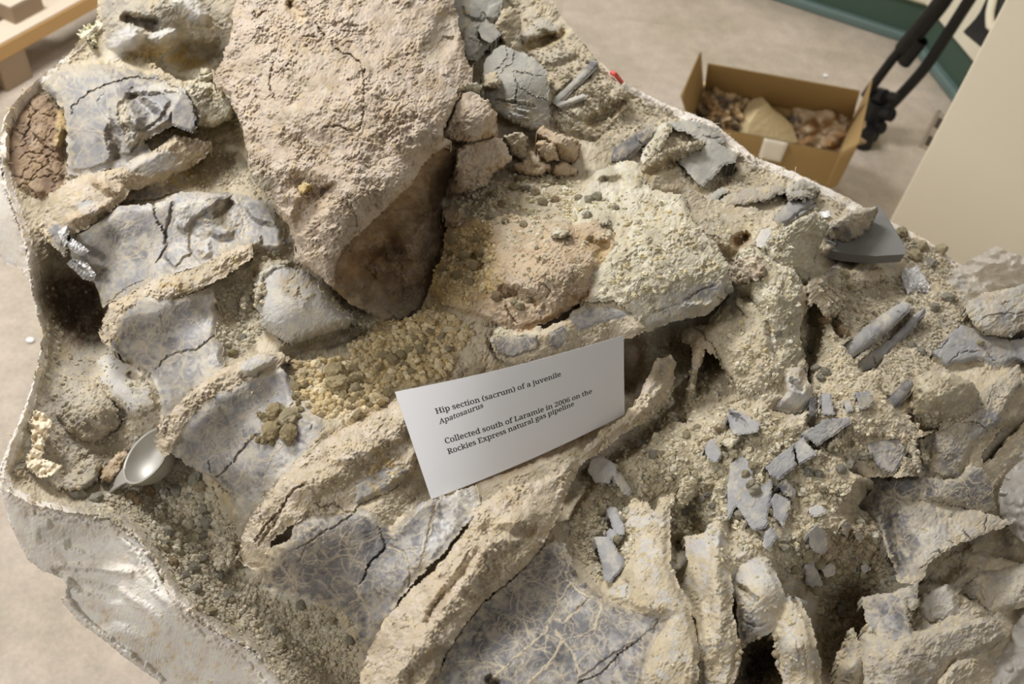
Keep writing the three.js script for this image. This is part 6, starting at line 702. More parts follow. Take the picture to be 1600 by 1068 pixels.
for (const [x, y, r, k] of [[1100, 612, 7, 'tan'], [1097, 607, 5, 'tan'], [1054, 657, 6, 'grey'], [1000, 694, 8, 'grey'], [1010, 684, 6, 'tan'], [1020, 710, 7, 'grey'], [1030, 668, 6, 'grey'], [1131, 668, 7, 'tan'], [1122, 672, 6, 'brown'], [1090, 668, 6, 'tan'], [1072, 680, 7, 'tan'], [1175, 726, 7, 'tan'], [1165, 740, 6, 'tan'], [1180, 766, 9, 'pale'], [1172, 756, 7, 'pale'], [1155, 804, 8, 'pale'], [1207, 800, 7, 'tan'], [1263, 738, 8, 'grey'], [1280, 740, 7, 'grey'], [1314, 732, 8, 'grey'], [1326, 726, 8, 'grey'], [1348, 712, 8, 'pale'], [1356, 712, 7, 'pale'], [1336, 711, 7, 'pale'], [1286, 764, 6, 'tan'], [1228, 842, 8, 'pale'], [1227, 855, 8, 'pale'], [1248, 845, 6, 'tan'], [1240, 890, 8, 'tan'], [1262, 868, 10, 'tan'], [1280, 880, 8, 'tan'], [1290, 905, 9, 'tan'], [1276, 922, 8, 'tan'], [1243, 870, 6, 'tan'], [974, 812, 7, 'pale'], [964, 842, 7, 'tan'], [975, 796, 5, 'grey'], [940, 800, 7, 'tan'], [1080, 790, 7, 'grey'], [1070, 800, 6, 'grey'], [1095, 780, 7, 'grey'], [1105, 772, 6, 'grey'], [1112, 790, 6, 'grey'], [1085, 812, 6, 'grey'], [1138, 452, 7, 'grey'], [1146, 462, 6, 'pale'], [1141, 471, 6, 'grey'], [1156, 446, 7, 'pale'], [1146, 485, 5, 'grey'], [1215, 519, 7, 'pale']]) clod(x, y, r, k, 'small angular stone on the rubble slope or in the cracks above it', 'stones on the rubble slope');
for (const [x, y, r, k] of [[206, 775, 9, 'brown'], [232, 768, 10, 'brown'], [215, 782, 7, 'brown'], [260, 770, 8, 'grey'], [278, 765, 10, 'grey'], [305, 745, 10, 'grey'], [312, 760, 10, 'tan'], [298, 775, 7, 'grey'], [320, 795, 9, 'grey'], [325, 815, 10, 'grey'], [318, 836, 7, 'grey'], [320, 873, 8, 'grey'], [303, 888, 9, 'grey'], [290, 898, 7, 'grey'], [306, 920, 9, 'grey'], [272, 880, 9, 'brown'], [262, 832, 9, 'grey'], [258, 850, 7, 'grey'], [280, 840, 6, 'tan'], [355, 930, 8, 'grey'], [362, 938, 6, 'tan'], [120, 772, 11, 'grey'], [150, 778, 9, 'grey'], [345, 900, 6, 'grey'], [330, 955, 8, 'tan'], [430, 985, 7, 'grey'], [480, 975, 6, 'tan'], [520, 968, 7, 'tan'], [548, 1000, 7, 'grey'], [470, 945, 7, 'grey'], [440, 1010, 6, 'tan']]) clod(x, y, r, k, 'grey stone in the gravel trough along the lower left rim', 'stones in the gravel trough');
for (const [x, y, r, k] of [[1320, 430, 8, 'tan'], [1325, 445, 8, 'tan'], [1288, 500, 9, 'brown'], [1316, 520, 11, 'brown'], [1308, 508, 8, 'brown'], [1300, 490, 7, 'tan'], [1420, 470, 6, 'tan'], [1480, 465, 9, 'grey'], [1470, 390, 10, 'tan'], [1440, 385, 8, 'tan'], [1455, 410, 8, 'grey'], [1500, 440, 8, 'grey'], [1430, 400, 9, 'tan'], [1410, 362, 8, 'tan'], [1460, 480, 8, 'grey'], [1440, 548, 7, 'grey'], [1425, 540, 6, 'grey'], [1532, 535, 5, 'tan'], [1290, 580, 8, 'grey'], [1275, 575, 7, 'grey'], [1283, 590, 7, 'grey'], [1270, 545, 7, 'grey']]) clod(x, y, r, k, 'small stone in the grit on the right between the foam wedge and the ledge', 'stones in the right grit');

// ---------------------------------------------------------------- things lying on the block
{ // paper card with its typed text
  const c = [[617, 612, .0784], [976, 524, .0958], [975, 647, .0335], [673, 779, .0445]].map(([x, y, h]) => P(x, y, Y0 + h)), T = c[1].clone().sub(c[0]), tw = 2048, th = Math.round(2048 * .45);
  const U = c[1].clone().sub(c[0]).add(c[2]).sub(c[3]).multiplyScalar(.5), Vv = c[3].clone().sub(c[0]).add(c[2]).sub(c[1]).multiplyScalar(.5), n = U.clone().cross(Vv).normalize(); if (n.y < 0) n.negate();
  const pos = (u, v, lift = 0) => { const p = c[0].clone().lerp(c[1], u).lerp(c[3].clone().lerp(c[2], u), v); return p.addScaledVector(n, .0075 * Math.sin(Math.PI * u) + .0012 * Math.sin(5 * u + 2 * v) + lift); };
  const inv = (px, py) => { let u = .5, v = .5; const pr = (q) => { const d = q.clone().sub(EYE), x = d.dot(rc), y = d.dot(uc), z = -d.dot(bc); return [800 + FOCAL * x / z, 534 - FOCAL * y / z]; };
    const e = CAM.elements, rc = V(e[0], e[1], e[2]), uc = V(e[4], e[5], e[6]), bc = V(e[8], e[9], e[10]);
    for (let i = 0; i < 30; i++) { const a = pr(pos(u, v)), b = pr(pos(u + .001, v)), d = pr(pos(u, v + .001)), A = (b[0] - a[0]) * 1e3, B = (d[0] - a[0]) * 1e3, C = (b[1] - a[1]) * 1e3, D = (d[1] - a[1]) * 1e3, ex = px - a[0], ey = py - a[1], det = A * D - B * C; u += (D * ex - B * ey) / det; v += (A * ey - C * ex) / det; } return [u, v]; };
  const cv = document.createElement('canvas'); cv.width = tw; cv.height = th; const g = cv.getContext('2d'); g.fillStyle = '#f3f4f8'; g.fillRect(0, 0, tw, th); g.fillStyle = '#1c1718'; g.textBaseline = 'alphabetic';
  for (const [s, x0, y0, x1, y1, it] of [['Hip section (sacrum) of a juvenile', 681.5, 646.5, 877, 587, 0], ['Apatosaurus', 687, 662.5, 755.5, 636, 1], ['Collected south of Laramie in 2006 on the', 696, 693, 925.5, 613.5, 0], ['Rockies Express natural gas pipeline', 700.5, 709.5, 897.5, 633, 0]]) {
    const a = inv(x0, y0), b = inv(x1, y1), ax = a[0] * tw, ay = a[1] * th, bx = b[0] * tw, by = b[1] * th; g.save(); g.translate(ax, ay); g.rotate(Math.atan2(by - ay, bx - ax)); g.font = '80px serif'; const w = g.measureText(s).width, k = Math.hypot(bx - ax, by - ay) / w; g.scale(k, k * .9); if (it) g.transform(1, 0, -0.22, 1, 0, 0); g.fillText(s, 0, 0); g.lineWidth = 3; g.strokeStyle = '#1c1718'; g.strokeText(s, 0, 0); g.restore();
  }
  const tex = new THREE.CanvasTexture(cv); tex.colorSpace = THREE.SRGBColorSpace; tex.magFilter = THREE.LinearFilter; tex.anisotropy = 8;
  const sheet = (lift, flip) => { const N = 40, Mv = 14, p = [], uv = [], id = []; for (let j = 0; j <= Mv; j++) for (let i = 0; i <= N; i++) { const q = pos(i / N, j / Mv, lift); p.push(q.x, q.y, q.z); uv.push(i / N, 1 - j / Mv); } for (let j = 0; j < Mv; j++) for (let i = 0; i < N; i++) { const a = j * (N + 1) + i, b = a + 1, d = a + N + 1, e = d + 1; flip ? id.push(a, b, d, b, e, d) : id.push(a, d, b, b, d, e); } const q = new THREE.BufferGeometry(); q.setAttribute('position', new THREE.Float32BufferAttribute(p, 3)); q.setAttribute('uv', new THREE.Float32BufferAttribute(uv, 2)); q.setIndex(id); q.computeVertexNormals(); return q; };
  const o = [c[3].x, c[3].y, c[3].z], t = thing('paper_card', 'white paper card with four typed lines about a juvenile hip section', 'card', o);
  mesh('printed_face', recentre(sheet(0, false), o), new THREE.MeshStandardMaterial({ map: tex, roughness: 0.75 }), t);
  const e = []; { const N = 40, pp = [], id = []; const loop = []; for (let i = 0; i < N; i++) loop.push([i / N, 0]); for (let i = 0; i < 14; i++) loop.push([1, i / 14]); for (let i = 0; i < N; i++) loop.push([1 - i / N, 1]); for (let i = 0; i < 14; i++) loop.push([0, 1 - i / 14]); loop.forEach(([u, v]) => { const a = pos(u, v, 0), b = pos(u, v, -.0003); pp.push(a.x, a.y, a.z, b.x, b.y, b.z); }); const n2 = loop.length; for (let i = 0; i < n2; i++) { const a = i * 2, b = ((i + 1) % n2) * 2; id.push(a, a + 1, b, b, a + 1, b + 1); } const q = new THREE.BufferGeometry(); q.setAttribute('position', new THREE.Float32BufferAttribute(pp, 3)); q.setIndex(id); q.computeVertexNormals(); e.push(q); const bk = sheet(-.0003, true); bk.deleteAttribute('uv'); e.push(bk); }
  mesh('paper_back', recentre(mergeGeometries(e), o), new THREE.MeshStandardMaterial({ color: rgb(222, 222, 226), roughness: 0.8 }), t);
}
{ // metal measuring scoop
  const e = CAM.elements, rc = V(e[0], e[1], e[2]), uc = V(e[4], e[5], e[6]), bc = V(e[8], e[9], e[10]);
  const a = rc.clone().multiplyScalar(.74).addScaledVector(uc, .67).normalize(), n = rc.clone().multiplyScalar(-.56).addScaledVector(uc, .66).addScaledVector(bc, .78).normalize(); n.addScaledVector(a, -n.dot(a)).normalize(); const b = n.clone().cross(a);
  const c = P(229, 711, Y0 + at(225, 745) + .03), R = .0205, o = thing('measuring_scoop', 'small matte metal measuring scoop tipped on its side at the lower left', 'scoop');
  o.position.copy(c); o.quaternion.setFromRotationMatrix(new THREE.Matrix4().makeBasis(a, n, a.clone().cross(n)));
  const metal = new THREE.MeshPhysicalMaterial({ color: rgb(178, 176, 168), metalness: 0.6, roughness: 0.55 });
  const prof = []; for (let i = 0; i <= 20; i++) { const t = i / 20 * Math.PI / 2; prof.push(new THREE.Vector2(R * Math.pow(Math.sin(t), .75), -.016 * Math.cos(t))); } prof.push(new THREE.Vector2(R + .0016, .0003), new THREE.Vector2(R + .0018, -.0006), new THREE.Vector2(R + .0006, -.001)); for (let i = 20; i >= 0; i--) { const t = i / 20 * Math.PI / 2; prof.push(new THREE.Vector2((R + .0006) * Math.pow(Math.sin(t), .75), -.0168 * Math.cos(t) - .0002)); }
  mesh('bowl', new THREE.LatheGeometry(prof, 56), metal, o);
  const sh = new THREE.Shape(); sh.moveTo(-R + .001, .0085); sh.bezierCurveTo(-R - .004, .006, -R - .006, .0045, -R - .012, .0042); sh.bezierCurveTo(-R - .019, .004, -R - .019, -.004, -R - .012, -.0042); sh.bezierCurveTo(-R - .006, -.0045, -R - .004, -.006, -R + .001, -.0085); sh.quadraticCurveTo(-R - .001, 0, -R + .001, .0085);
  const hole = new THREE.Path(); hole.absellipse(-R - .0125, 0, .0022, .0014, 0, Math.PI * 2); sh.holes.push(hole);
  const hg = new THREE.ExtrudeGeometry(sh, { depth: .0008, bevelEnabled: true, bevelThickness: .0004, bevelSize: .0004, bevelSegments: 2, curveSegments: 20 }); hg.rotateX(Math.PI / 2); mesh('handle', hg, metal, o);
}
// a sheet given by corner pixels and heights, wrinkled in space
function sheetGeo(poly, hf, step, thick) {
  const pos = [], uv = [], idx = [], map = new Map(), x0 = Math.min(...poly.map((p) => p[0])), x1 = Math.max(...poly.map((p) => p[0])), y0 = Math.min(...poly.map((p) => p[1])), y1 = Math.max(...poly.map((p) => p[1]));
  const vt = (i, j) => { const k = i * 4096 + j; if (map.has(k)) return map.get(k); const x = x0 + i * step, y = y0 + j * step, d = sd(poly, x, y), p = P(x, y, Y0 + hf(x, y, d)); pos.push(p.x, p.y, p.z); uv.push(p.x / .07, p.z / .07); map.set(k, pos.length / 3 - 1); return pos.length / 3 - 1; };
  for (let j = 0; j < (y1 - y0) / step; j++) for (let i = 0; i < (x1 - x0) / step; i++) { if (sd(poly, x0 + (i + .5) * step, y0 + (j + .5) * step) < 0) continue; const a = vt(i, j), b = vt(i + 1, j), c = vt(i, j + 1), d = vt(i + 1, j + 1); idx.push(a, c, b, b, c, d); }
  const g = new THREE.BufferGeometry(); g.setAttribute('position', new THREE.Float32BufferAttribute(pos, 3)); g.setAttribute('uv', new THREE.Float32BufferAttribute(uv, 2)); g.setIndex(idx); g.computeVertexNormals();
  if (!thick) return g;
  const n = pos.length / 3, nm = g.attributes.normal, p2 = [...pos]; for (let i = 0; i < n; i++) p2.push(pos[i * 3] - nm.getX(i) * thick, pos[i * 3 + 1] - nm.getY(i) * thick, pos[i * 3 + 2] - nm.getZ(i) * thick);
  const id2 = [...idx], cnt = new Map(); for (let q = 0; q < idx.length; q += 3) { id2.push(idx[q] + n, idx[q + 2] + n, idx[q + 1] + n); for (const [a, b] of [[0, 1], [1, 2], [2, 0]]) { const A = idx[q + a], B = idx[q + b]; cnt.set(A * n + B, [A, B]); } }
  for (const [k, [A, B]] of cnt) if (!cnt.has(B * n + A)) id2.push(A, A + n, B, B, A + n, B + n);
  const g2 = new THREE.BufferGeometry(); g2.setAttribute('position', new THREE.Float32BufferAttribute(p2, 3)); g2.setAttribute('uv', new THREE.Float32BufferAttribute([...uv, ...uv], 2)); g2.setIndex(id2); g2.computeVertexNormals(); return g2;
}
function lay(name, geo, mat, label, cat, group) { geo.computeBoundingBox(); const b = geo.boundingBox, c = [(b.min.x + b.max.x) / 2, b.min.y, (b.min.z + b.max.z) / 2]; const m = mesh(name, recentre(geo, c), mat); m.position.set(...c); return tag(m, label, cat, group); }
{ // foam wedge
  const foam = new THREE.MeshStandardMaterial({ color: rgb(128, 127, 124), roughness: 1, bumpMap: fineTex, bumpScale: 0.0006 });
  const h = .022, g = slabGeo([[1374, 320], [1395, 352], [1417, 391], [1413, 397], [1368, 400], [1323, 396], [1262, 384], [1276, 362], [1320, 338]].map(([x, y]) => P(x, y, Y0 + h)), .009); const uvv = g.attributes.uv, pp = g.attributes.position; for (let i = 0; i < pp.count; i++) uvv.setXY(i, pp.getX(i) * 40, (pp.getZ(i) + pp.getY(i)) * 40);
  lay('foam_wedge', g, foam, 'dark grey foam pad with a pointed corner under a rock on the right', 'foam pad');
  const tw = new THREE.MeshStandardMaterial({ color: rgb(190, 192, 194), metalness: .8, roughness: .3 });
  lay('tweezers', mergeGeometries([tube([P(1270, 371, Y0 + .026), P(1290, 374, Y0 + .025), P(1306, 381, Y0 + .0235)], .0008, 12, 6), tube([P(1268, 376, Y0 + .026), P(1288, 380, Y0 + .025), P(1305, 382, Y0 + .0235)], .0008, 12, 6)]), tw, 'slim metal tweezer tips on the foam pad under the rock', 'tweezers');
  const paper = new THREE.MeshStandardMaterial({ color: rgb(236, 236, 238), roughness: .8 });
  lay('paper_scrap', sheetGeo([[1276, 332], [1297, 329], [1298, 338], [1287, 340]], (x, y) => at(1287, 336) + .004 + .0006 * Math.sin(x * .4), 1.5, .0004), paper, 'tiny white paper tab behind the rock on the foam pad', 'paper scrap');
  lay('white_stick', tube([P(1239, 935, Y0 + at(1239, 935) + .003), P(1258, 941, Y0 + at(1258, 941) + .004)], .0016, 6, 10), paper, 'short white paper stick lying on a dusty bone bar near the bottom edge', 'stick');
  lay('red_tag', tube([P(955, 113, Y0 + at(955, 118) + .004), P(962, 117, Y0 + at(960, 122) + .006), P(971, 128, Y0 + at(970, 132) + .004)], .0022, 10, 8), new THREE.MeshStandardMaterial({ color: rgb(226, 92, 84), roughness: .6 }), 'small red tag poking over the far plaster rim', 'tag');
  const foil = new THREE.MeshStandardMaterial({ color: rgb(244, 244, 246, .9), metalness: .25, roughness: .3 });
  lay('foil_scrap', sheetGeo([[1409, 432], [1413, 417], [1424, 419], [1433, 413], [1439, 425], [1446, 434], [1453, 447], [1450, 457], [1434, 455], [1419, 459], [1412, 446]], (x, y, d) => at(1430, 440) + .004 + .005 * sst(0, 12, d) + .0024 * Math.abs(n3(x / 6, y / 6, 3)) + .0014 * n3(x / 2.6, y / 2.6, 6), 1.1, .0002), foil, 'crumpled silver foil scrap lying in the grit on the right', 'foil');
  for (const [poly, lab] of [[[[90, 362], [104, 352], [112, 372], [128, 382], [140, 392], [128, 400], [112, 392], [100, 384]], 'upper crumpled foil strip tucked inside the left rim'], [[[112, 404], [136, 410], [150, 428], [146, 440], [130, 436], [118, 424], [104, 412]], 'lower crumpled foil strip under the waist of the second vertebra']]) lay('foil_scrap', sheetGeo(poly, (x, y, d) => at(x, y) * .5 + at(100, 380) * .5 + .006 + .004 * sst(0, 8, d) + .003 * Math.abs(n3(x / 6, y / 6, 9)), 1.4, .0002), foil, lab, 'foil');
  const scrap = new THREE.MeshStandardMaterial({ color: rgb(222, 208, 182), roughness: .7 });
  lay('plaster_scrap', sheetGeo([[45, 662], [56, 640], [72, 646], [84, 664], [78, 676], [70, 690], [66, 715], [98, 728], [86, 740], [62, 746], [42, 730], [40, 716], [50, 700], [50, 676]], (x, y, d) => at(66, 690) + .012 + .004 * n3(x / 18, y / 18, 2) + .002 * n3(x / 7, y / 7, 4), 2, .001), scrap, 'torn off-white plaster bandage scrap inside the left rim', 'plaster scrap');
}
{ // clear plastic and bubble wrap
  const film = new THREE.MeshPhysicalMaterial({ color: rgb(226, 222, 215, 1), roughness: .3, transmission: .6, thickness: 0, ior: 1.45, specularIntensity: 1, side: THREE.DoubleSide });
  lay('plastic_bag', sheetGeo([[1475, 437], [1490, 426], [1503, 415], [1520, 403], [1537, 396], [1545, 389], [1558, 384], [1572, 392], [1600, 401], [1690, 420], [1690, 452], [1640, 450], [1600, 449], [1560, 454], [1537, 457], [1520, 466], [1510, 470], [1496, 455]], (x, y, d) => .012 + .03 * sst(1480, 1570, x) * sst(470, 405, y) + .006 * n3(x / 40, y / 22, 3) + .004 * (1 - Math.abs(n3(x / 30, y / 14, 8))) + .0012 * n3(x / 9, y / 9, 4), 2.4, 0), film, 'crumpled clear plastic bag lying over the right rim by the cream cabinet', 'plastic bag');
  lay('plastic_sheet', sheetGeo([[1540, 738], [1548, 715], [1562, 690], [1576, 668], [1600, 655], [1690, 640], [1690, 860], [1620, 868], [1592, 840], [1570, 812], [1556, 790], [1550, 760]], (x, y, d) => -.014 + .02 * sst(1560, 1640, x) + .007 * (1 - Math.abs(n3(x / 34 + y / 60, y / 26, 13))) + .003 * (1 - Math.abs(n3(x / 14, y / 18 + x / 40, 17))) - .02 * sst(14, 0, d), 2.6, 0), film, 'wrinkled translucent plastic sheet at the right edge beside the curved bone arch', 'plastic sheet');
  const bub = []; const R = rr; for (let j = 0; j < 16; j++) for (let i = 0; i < 14; i++) bub.push([1485 + i * 22 + (j % 2) * 11 + R(-5, 5), 900 + j * 18 + R(-4, 4), R(7, 12.5)]);
  const bw = (x, y) => { let h = 0; for (const [a, b, r] of bub) { const d2 = (x - a) ** 2 + ((y - b) * 1.12) ** 2; if (d2 < r * r) h = Math.max(h, .0003 * r * Math.pow(1 - d2 / (r * r), .5)); } return h; };
  lay('bubble_wrap', sheetGeo([[1490, 1180], [1496, 1072], [1512, 1048], [1536, 1030], [1552, 1010], [1572, 990], [1590, 970], [1604, 952], [1690, 930], [1690, 1180]], (x, y, d) => -.012 + .014 * sst(0, 60, d) + .006 * n3(x / 60, y / 60, 5) + bw(x, y), 2, 0), film, 'grey translucent bubble wrap heaped in the lower right corner', 'bubble wrap');
  const bub2 = []; for (let j = 0; j < 9; j++) for (let i = 0; i < 8; i++) bub2.push([1566 + i * 20 + (j % 2) * 10 + rr(-4, 4), 728 + j * 18 + rr(-3, 3), rr(6, 11)]);
  lay('bubble_wrap', sheetGeo([[1562, 802], [1560, 770], [1572, 740], [1592, 722], [1640, 712], [1690, 716], [1690, 850], [1600, 846], [1578, 828]], (x, y, d) => { let h = 0; for (const [a, b, r] of bub2) { const d2 = (x - a) ** 2 + ((y - b) * 1.1) ** 2; if (d2 < r * r) h = Math.max(h, .0003 * r * Math.pow(1 - d2 / (r * r), .5)); } return .004 + .016 * sst(0, 40, d) + h; }, 2, 0), film, 'bubble wrap bulging at the right edge, above the other heap', 'bubble wrap');
}
{ // burlap fibres along the rim
  const f = [], fib = (x, y, dx, dy, h, r = .0005) => f.push(tube([P(x, y, Y0 + h), P(x + dx * .4, y + dy * .5 - 2, Y0 + h + .003), P(x + dx, y + dy, Y0 + h - .001)], r, 6, 5));
  for (const R of [RIML, RIMR]) for (let i = 0; i + 1 < R.length; i++) for (let q = 0; q < 5; q++) { const t = rnd(), x = mix(R[i][0], R[i + 1][0], t) + rr(-6, 6), y = mix(R[i][1], R[i + 1][1], t) + rr(-6, 6); fib(x, y, rr(-11, 11), rr(-9, 9), at(x, y) + .001, rr(.00015, .00035)); }
  lay('burlap_fibres', mergeGeometries(f), new THREE.MeshStandardMaterial({ color: rgb(222, 202, 164), roughness: .9 }), 'frayed burlap fibres sticking out all along the jacket rim', 'burlap fibres').userData.kind = 'stuff';
  const g = sheetGeo([[122, 55], [130, 44], [142, 42], [152, 34], [162, 36], [164, 80], [156, 88], [140, 84], [130, 76]], (x, y, d) => .01 + .03 * sst(0, 16, d) + .006 * n3(x / 6, y / 6, 2) + .003 * n3(x / 2.5, y / 2.5, 5), 1.5, .003);
  lay('burlap_tuft', g, new THREE.MeshStandardMaterial({ color: rgb(236, 222, 190), roughness: .95, bumpMap: grainTex, bumpScale: .001 }), 'cream tuft of plaster and burlap on the rim at the upper left', 'burlap tuft');
  lay('drip_string', tube([P(288, 972, Y0 - .05), P(302, 988, Y0 - .056), P(318, 1007, Y0 - .066)], .0007, 8, 6), new THREE.MeshStandardMaterial({ color: rgb(170, 152, 120), roughness: .9 }), 'thin brown thread hanging over the plaster wall at the lower left', 'thread');
}
struct('wooden_base', box(-.19, .34, 0, .62, -.76, -.36), new THREE.MeshStandardMaterial({ color: rgb(170, 135, 90), roughness: .8 }));
tag(scene.children.at(-1), 'plain wooden base standing under the plaster jacket', 'base'); scene.children.at(-1).userData.kind = 'thing';

// ---------------------------------------------------------------- the room behind
const cream = new THREE.MeshStandardMaterial({ color: rgb(206, 199, 176), roughness: .42 }), creamDoor = new THREE.MeshStandardMaterial({ color: rgb(222, 216, 196), roughness: .45 });
const green = new THREE.MeshStandardMaterial({ color: rgb(62, 84, 72), roughness: .6 }), cove = new THREE.MeshStandardMaterial({ color: rgb(96, 116, 114), roughness: .5 });
const F = (x, y, h = 0) => P(x, y, h);
{ // two runs of cabinets meeting in a corner
  const c = F(1425, 66), a = F(1222, 0), b = F(1492, 152), da = a.clone().sub(c).normalize(), db = b.clone().sub(c).normalize(), A = c.clone().addScaledVector(da, 2.0), B = c.clone().addScaledVector(db, 1.6);
  const out = (p, q) => { const d = q.clone().sub(p); return V(-d.z, 0, d.x).normalize(); };
  const run = (p, q, side, lab) => {                            // p to q along the floor, body behind
    let n = out(p, q).multiplyScalar(side); const L = p.distanceTo(q), d = q.clone().sub(p).normalize(), t = thing('floor_cabinet', lab, 'cabinet', [p.x, 0, p.z], 'cream cabinets on green plinths');
    const M4 = new THREE.Matrix4().makeBasis(d, V(0, 1, 0), d.clone().cross(V(0, 1, 0))); t.quaternion.setFromRotationMatrix(M4); const zb = d.clone().cross(V(0, 1, 0)).dot(n) > 0 ? 1 : -1;   // body lies at zb
    const zz = (u, v) => zb > 0 ? [u, v] : [-v, -u];
    mesh('plinth', box(0, L, 0, .118, ...zz(0.0, .5)), green, t); mesh('base_cove', new RoundedBoxGeometry(L, .028, .03, 3, .008).translate(L / 2, .014, zb * -.008), cove, t);
    mesh('carcass', box(0, L, .118, .95, ...zz(.0, .55)), cream, t);
    for (let i = 0, w = .46; i * w < L - .2; i++) { const dr = mesh('door', new RoundedBoxGeometry(w - .008, .80, .02, 3, .004).translate(i * w + w / 2, .53, zb * -.012), creamDoor, t); mesh('handle', tube([V(i * w + w * .85, .72, zb * -.02), V(i * w + w * .85, .73, zb * -.05), V(i * w + w * .85, .83, zb * -.05), V(i * w + w * .85, .84, zb * -.02)], .005, 20, 8), cove, dr); }
    mesh('countertop', box(-.02, L, .95, .98, ...zz(-.02, .57)), cove, t); return t;
  };
  run(c, A, 1, 'cream cabinet run on a green plinth across the back of the floor'); run(c, B, -1, 'cream cabinet run on a green plinth along the right side of the floor');
}
{ // cardboard box, open flaps
  const card = new THREE.MeshStandardMaterial({ color: rgb(152, 124, 76), roughness: .85, bumpMap: fineTex, bumpScale: .0004 }), cardIn = new THREE.MeshStandardMaterial({ color: rgb(160, 132, 86), roughness: .85 });
  const y = .20, BL = F(1100, 143, y), BR = F(1332, 186, y), FR = F(1312, 238, y), FL = F(1078, 190, y), o = BL.clone().add(BR).add(FR).add(FL).multiplyScalar(.25); o.y = 0;
  const t = thing('cardboard_box', 'open brown cardboard box of rocks on the floor beyond the jacket', 'box', [o.x, 0, o.z]), lo = (p) => V(p.x, .004, p.z), q = (a, b, c, d) => { const N = 6, f = (u, v) => a.clone().lerp(b, u).lerp(d.clone().lerp(c, u), v), ps = [], id = [], nn = f(1, 0).sub(f(0, 0)).cross(f(0, 1).sub(f(0, 0))).normalize().multiplyScalar(-.004); for (const k of [0, 1]) for (let j = 0; j <= N; j++) for (let i = 0; i <= N; i++) { const r = f(i / N, j / N).addScaledVector(nn, k); ps.push(r.x - o.x, r.y, r.z - o.z); } const w = N + 1, K2 = w * w; for (let j = 0; j < N; j++) for (let i = 0; i < N; i++) { const A = j * w + i; id.push(A, A + 1, A + w, A + 1, A + w + 1, A + w, K2 + A, K2 + A + w, K2 + A + 1, K2 + A + 1, K2 + A + w, K2 + A + w + 1); } const eg = (A, B) => id.push(A, A + K2, B, B, A + K2, B + K2); for (let i = 0; i < N; i++) { eg(i, i + 1); eg(N * w + i + 1, N * w + i); eg((i + 1) * w, i * w); eg(i * w + N, (i + 1) * w + N); } const ge = new THREE.BufferGeometry(); ge.setAttribute('position', new THREE.Float32BufferAttribute(ps, 3)); ge.setAttribute('uv', new THREE.Float32BufferAttribute(new Float32Array(ps.length / 3 * 2).map((_, i) => ps[(i >> 1) * 3 + (i & 1)] * 3), 2)); ge.setIndex(id); ge.computeVertexNormals(); return ge; };
  mesh('back_panel', q(BR, BL, lo(BL), lo(BR)), cardIn, t); mesh('front_panel', q(FL, FR, lo(FR), lo(FL)), card, t); mesh('left_panel', q(BL, FL, lo(FL), lo(BL)), cardIn, t); mesh('right_panel', q(FR, BR, lo(BR), lo(FR)), cardIn, t); mesh('bottom', q(lo(FL), lo(FR), lo(BR), lo(BL)), cardIn, t);
  mesh('back_flap', q(BR, BL, F(1106, 98, y + .12), F(1344, 141, y + .12)), card, t);
  mesh('right_flap', q(FR, F(1341, 224, y + .03), F(1362, 123, y + .13), BR), cardIn, t); mesh('flap', q(F(1341, 224, y + .03), F(1308, 288, y - .09), V(FR.x, y - .11, FR.z), FR), cardIn, t);
  mesh('left_flap', q(BL, F(1096, 82, y + .16), F(1066, 150, y + .07), FL), cardIn, t);
  const lab = new THREE.MeshStandardMaterial({ color: rgb(226, 218, 200), roughness: .6 }), at_ = (u, h) => { const p = FL.clone().lerp(FR, u); p.y = h; const nrm = FR.clone().sub(FL).cross(V(0, 1, 0)).normalize(); return p.addScaledVector(nrm, nrm.z > 0 ? .004 : -.004); };
  mesh('label', q(at_(.50, y), at_(.66, y), at_(.655, y - .052), at_(.505, y - .052)), lab, t);
  // its rocks
  const bump = (p, s, f, amp, n = 40) => { const g = new THREE.IcosahedronGeometry(1, n > 30 ? 12 : 8), a = g.attributes.position, col = []; for (let i = 0; i < a.count; i++) { const x = a.getX(i), yy = a.getY(i), z = a.getZ(i), k = 1 + amp * (Math.abs(n3(x * f, yy * f, z * f + p.x)) - .3) + amp * .3 * n3(x * f * 3, yy * f * 3, z * f * 3); a.setXYZ(i, x * k * s[0], yy * k * s[1], z * k * s[2]); } g.computeVertexNormals(); return g; };
  const rock = (px, py, h, s, f, amp, cols, label) => { const p = F(px, py, h), g = bump(p, s, f, amp), a = g.attributes.position, col = []; for (let i = 0; i < a.count; i++) { const t2 = sst(-.4, .5, n3(a.getX(i) * 28 + px, a.getY(i) * 28, a.getZ(i) * 28)), c0 = alb(...cols[0]), c1 = alb(...cols[1]); col.push(mix(c0[0], c1[0], t2), mix(c0[1], c1[1], t2), mix(c0[2], c1[2], t2)); } g.setAttribute('color', new THREE.Float32BufferAttribute(col, 3)); const m = mesh('rock', g, rockMat2); m.position.set(p.x, p.y, p.z); return tag(m, label, 'rock'); };
  const rockMat2 = new THREE.MeshStandardMaterial({ vertexColors: true, roughness: .8 });
  rock(1124, 172, .165, [.062, .055, .055], 2.6, .75, [[224, 196, 150], [110, 96, 84]], 'knobbly cream and dark rock in the left end of the cardboard box');
  rock(1285, 200, .16, [.085, .06, .06], 1.2, .5, [[146, 110, 70], [196, 176, 146]], 'mottled rusty brown rock in the right end of the cardboard box'); rock(1242, 186, .16, [.035, .04, .04], 1.5, .5, [[150, 138, 124], [110, 100, 92]], 'small grey rock between the cream rock and the rusty rock in the box');
  rock(1160, 194, .15, [.02, .015, .02], 1.5, .3, [[36, 60, 96], [50, 80, 120]], 'small dark blue lump beside the cream rock in the box');
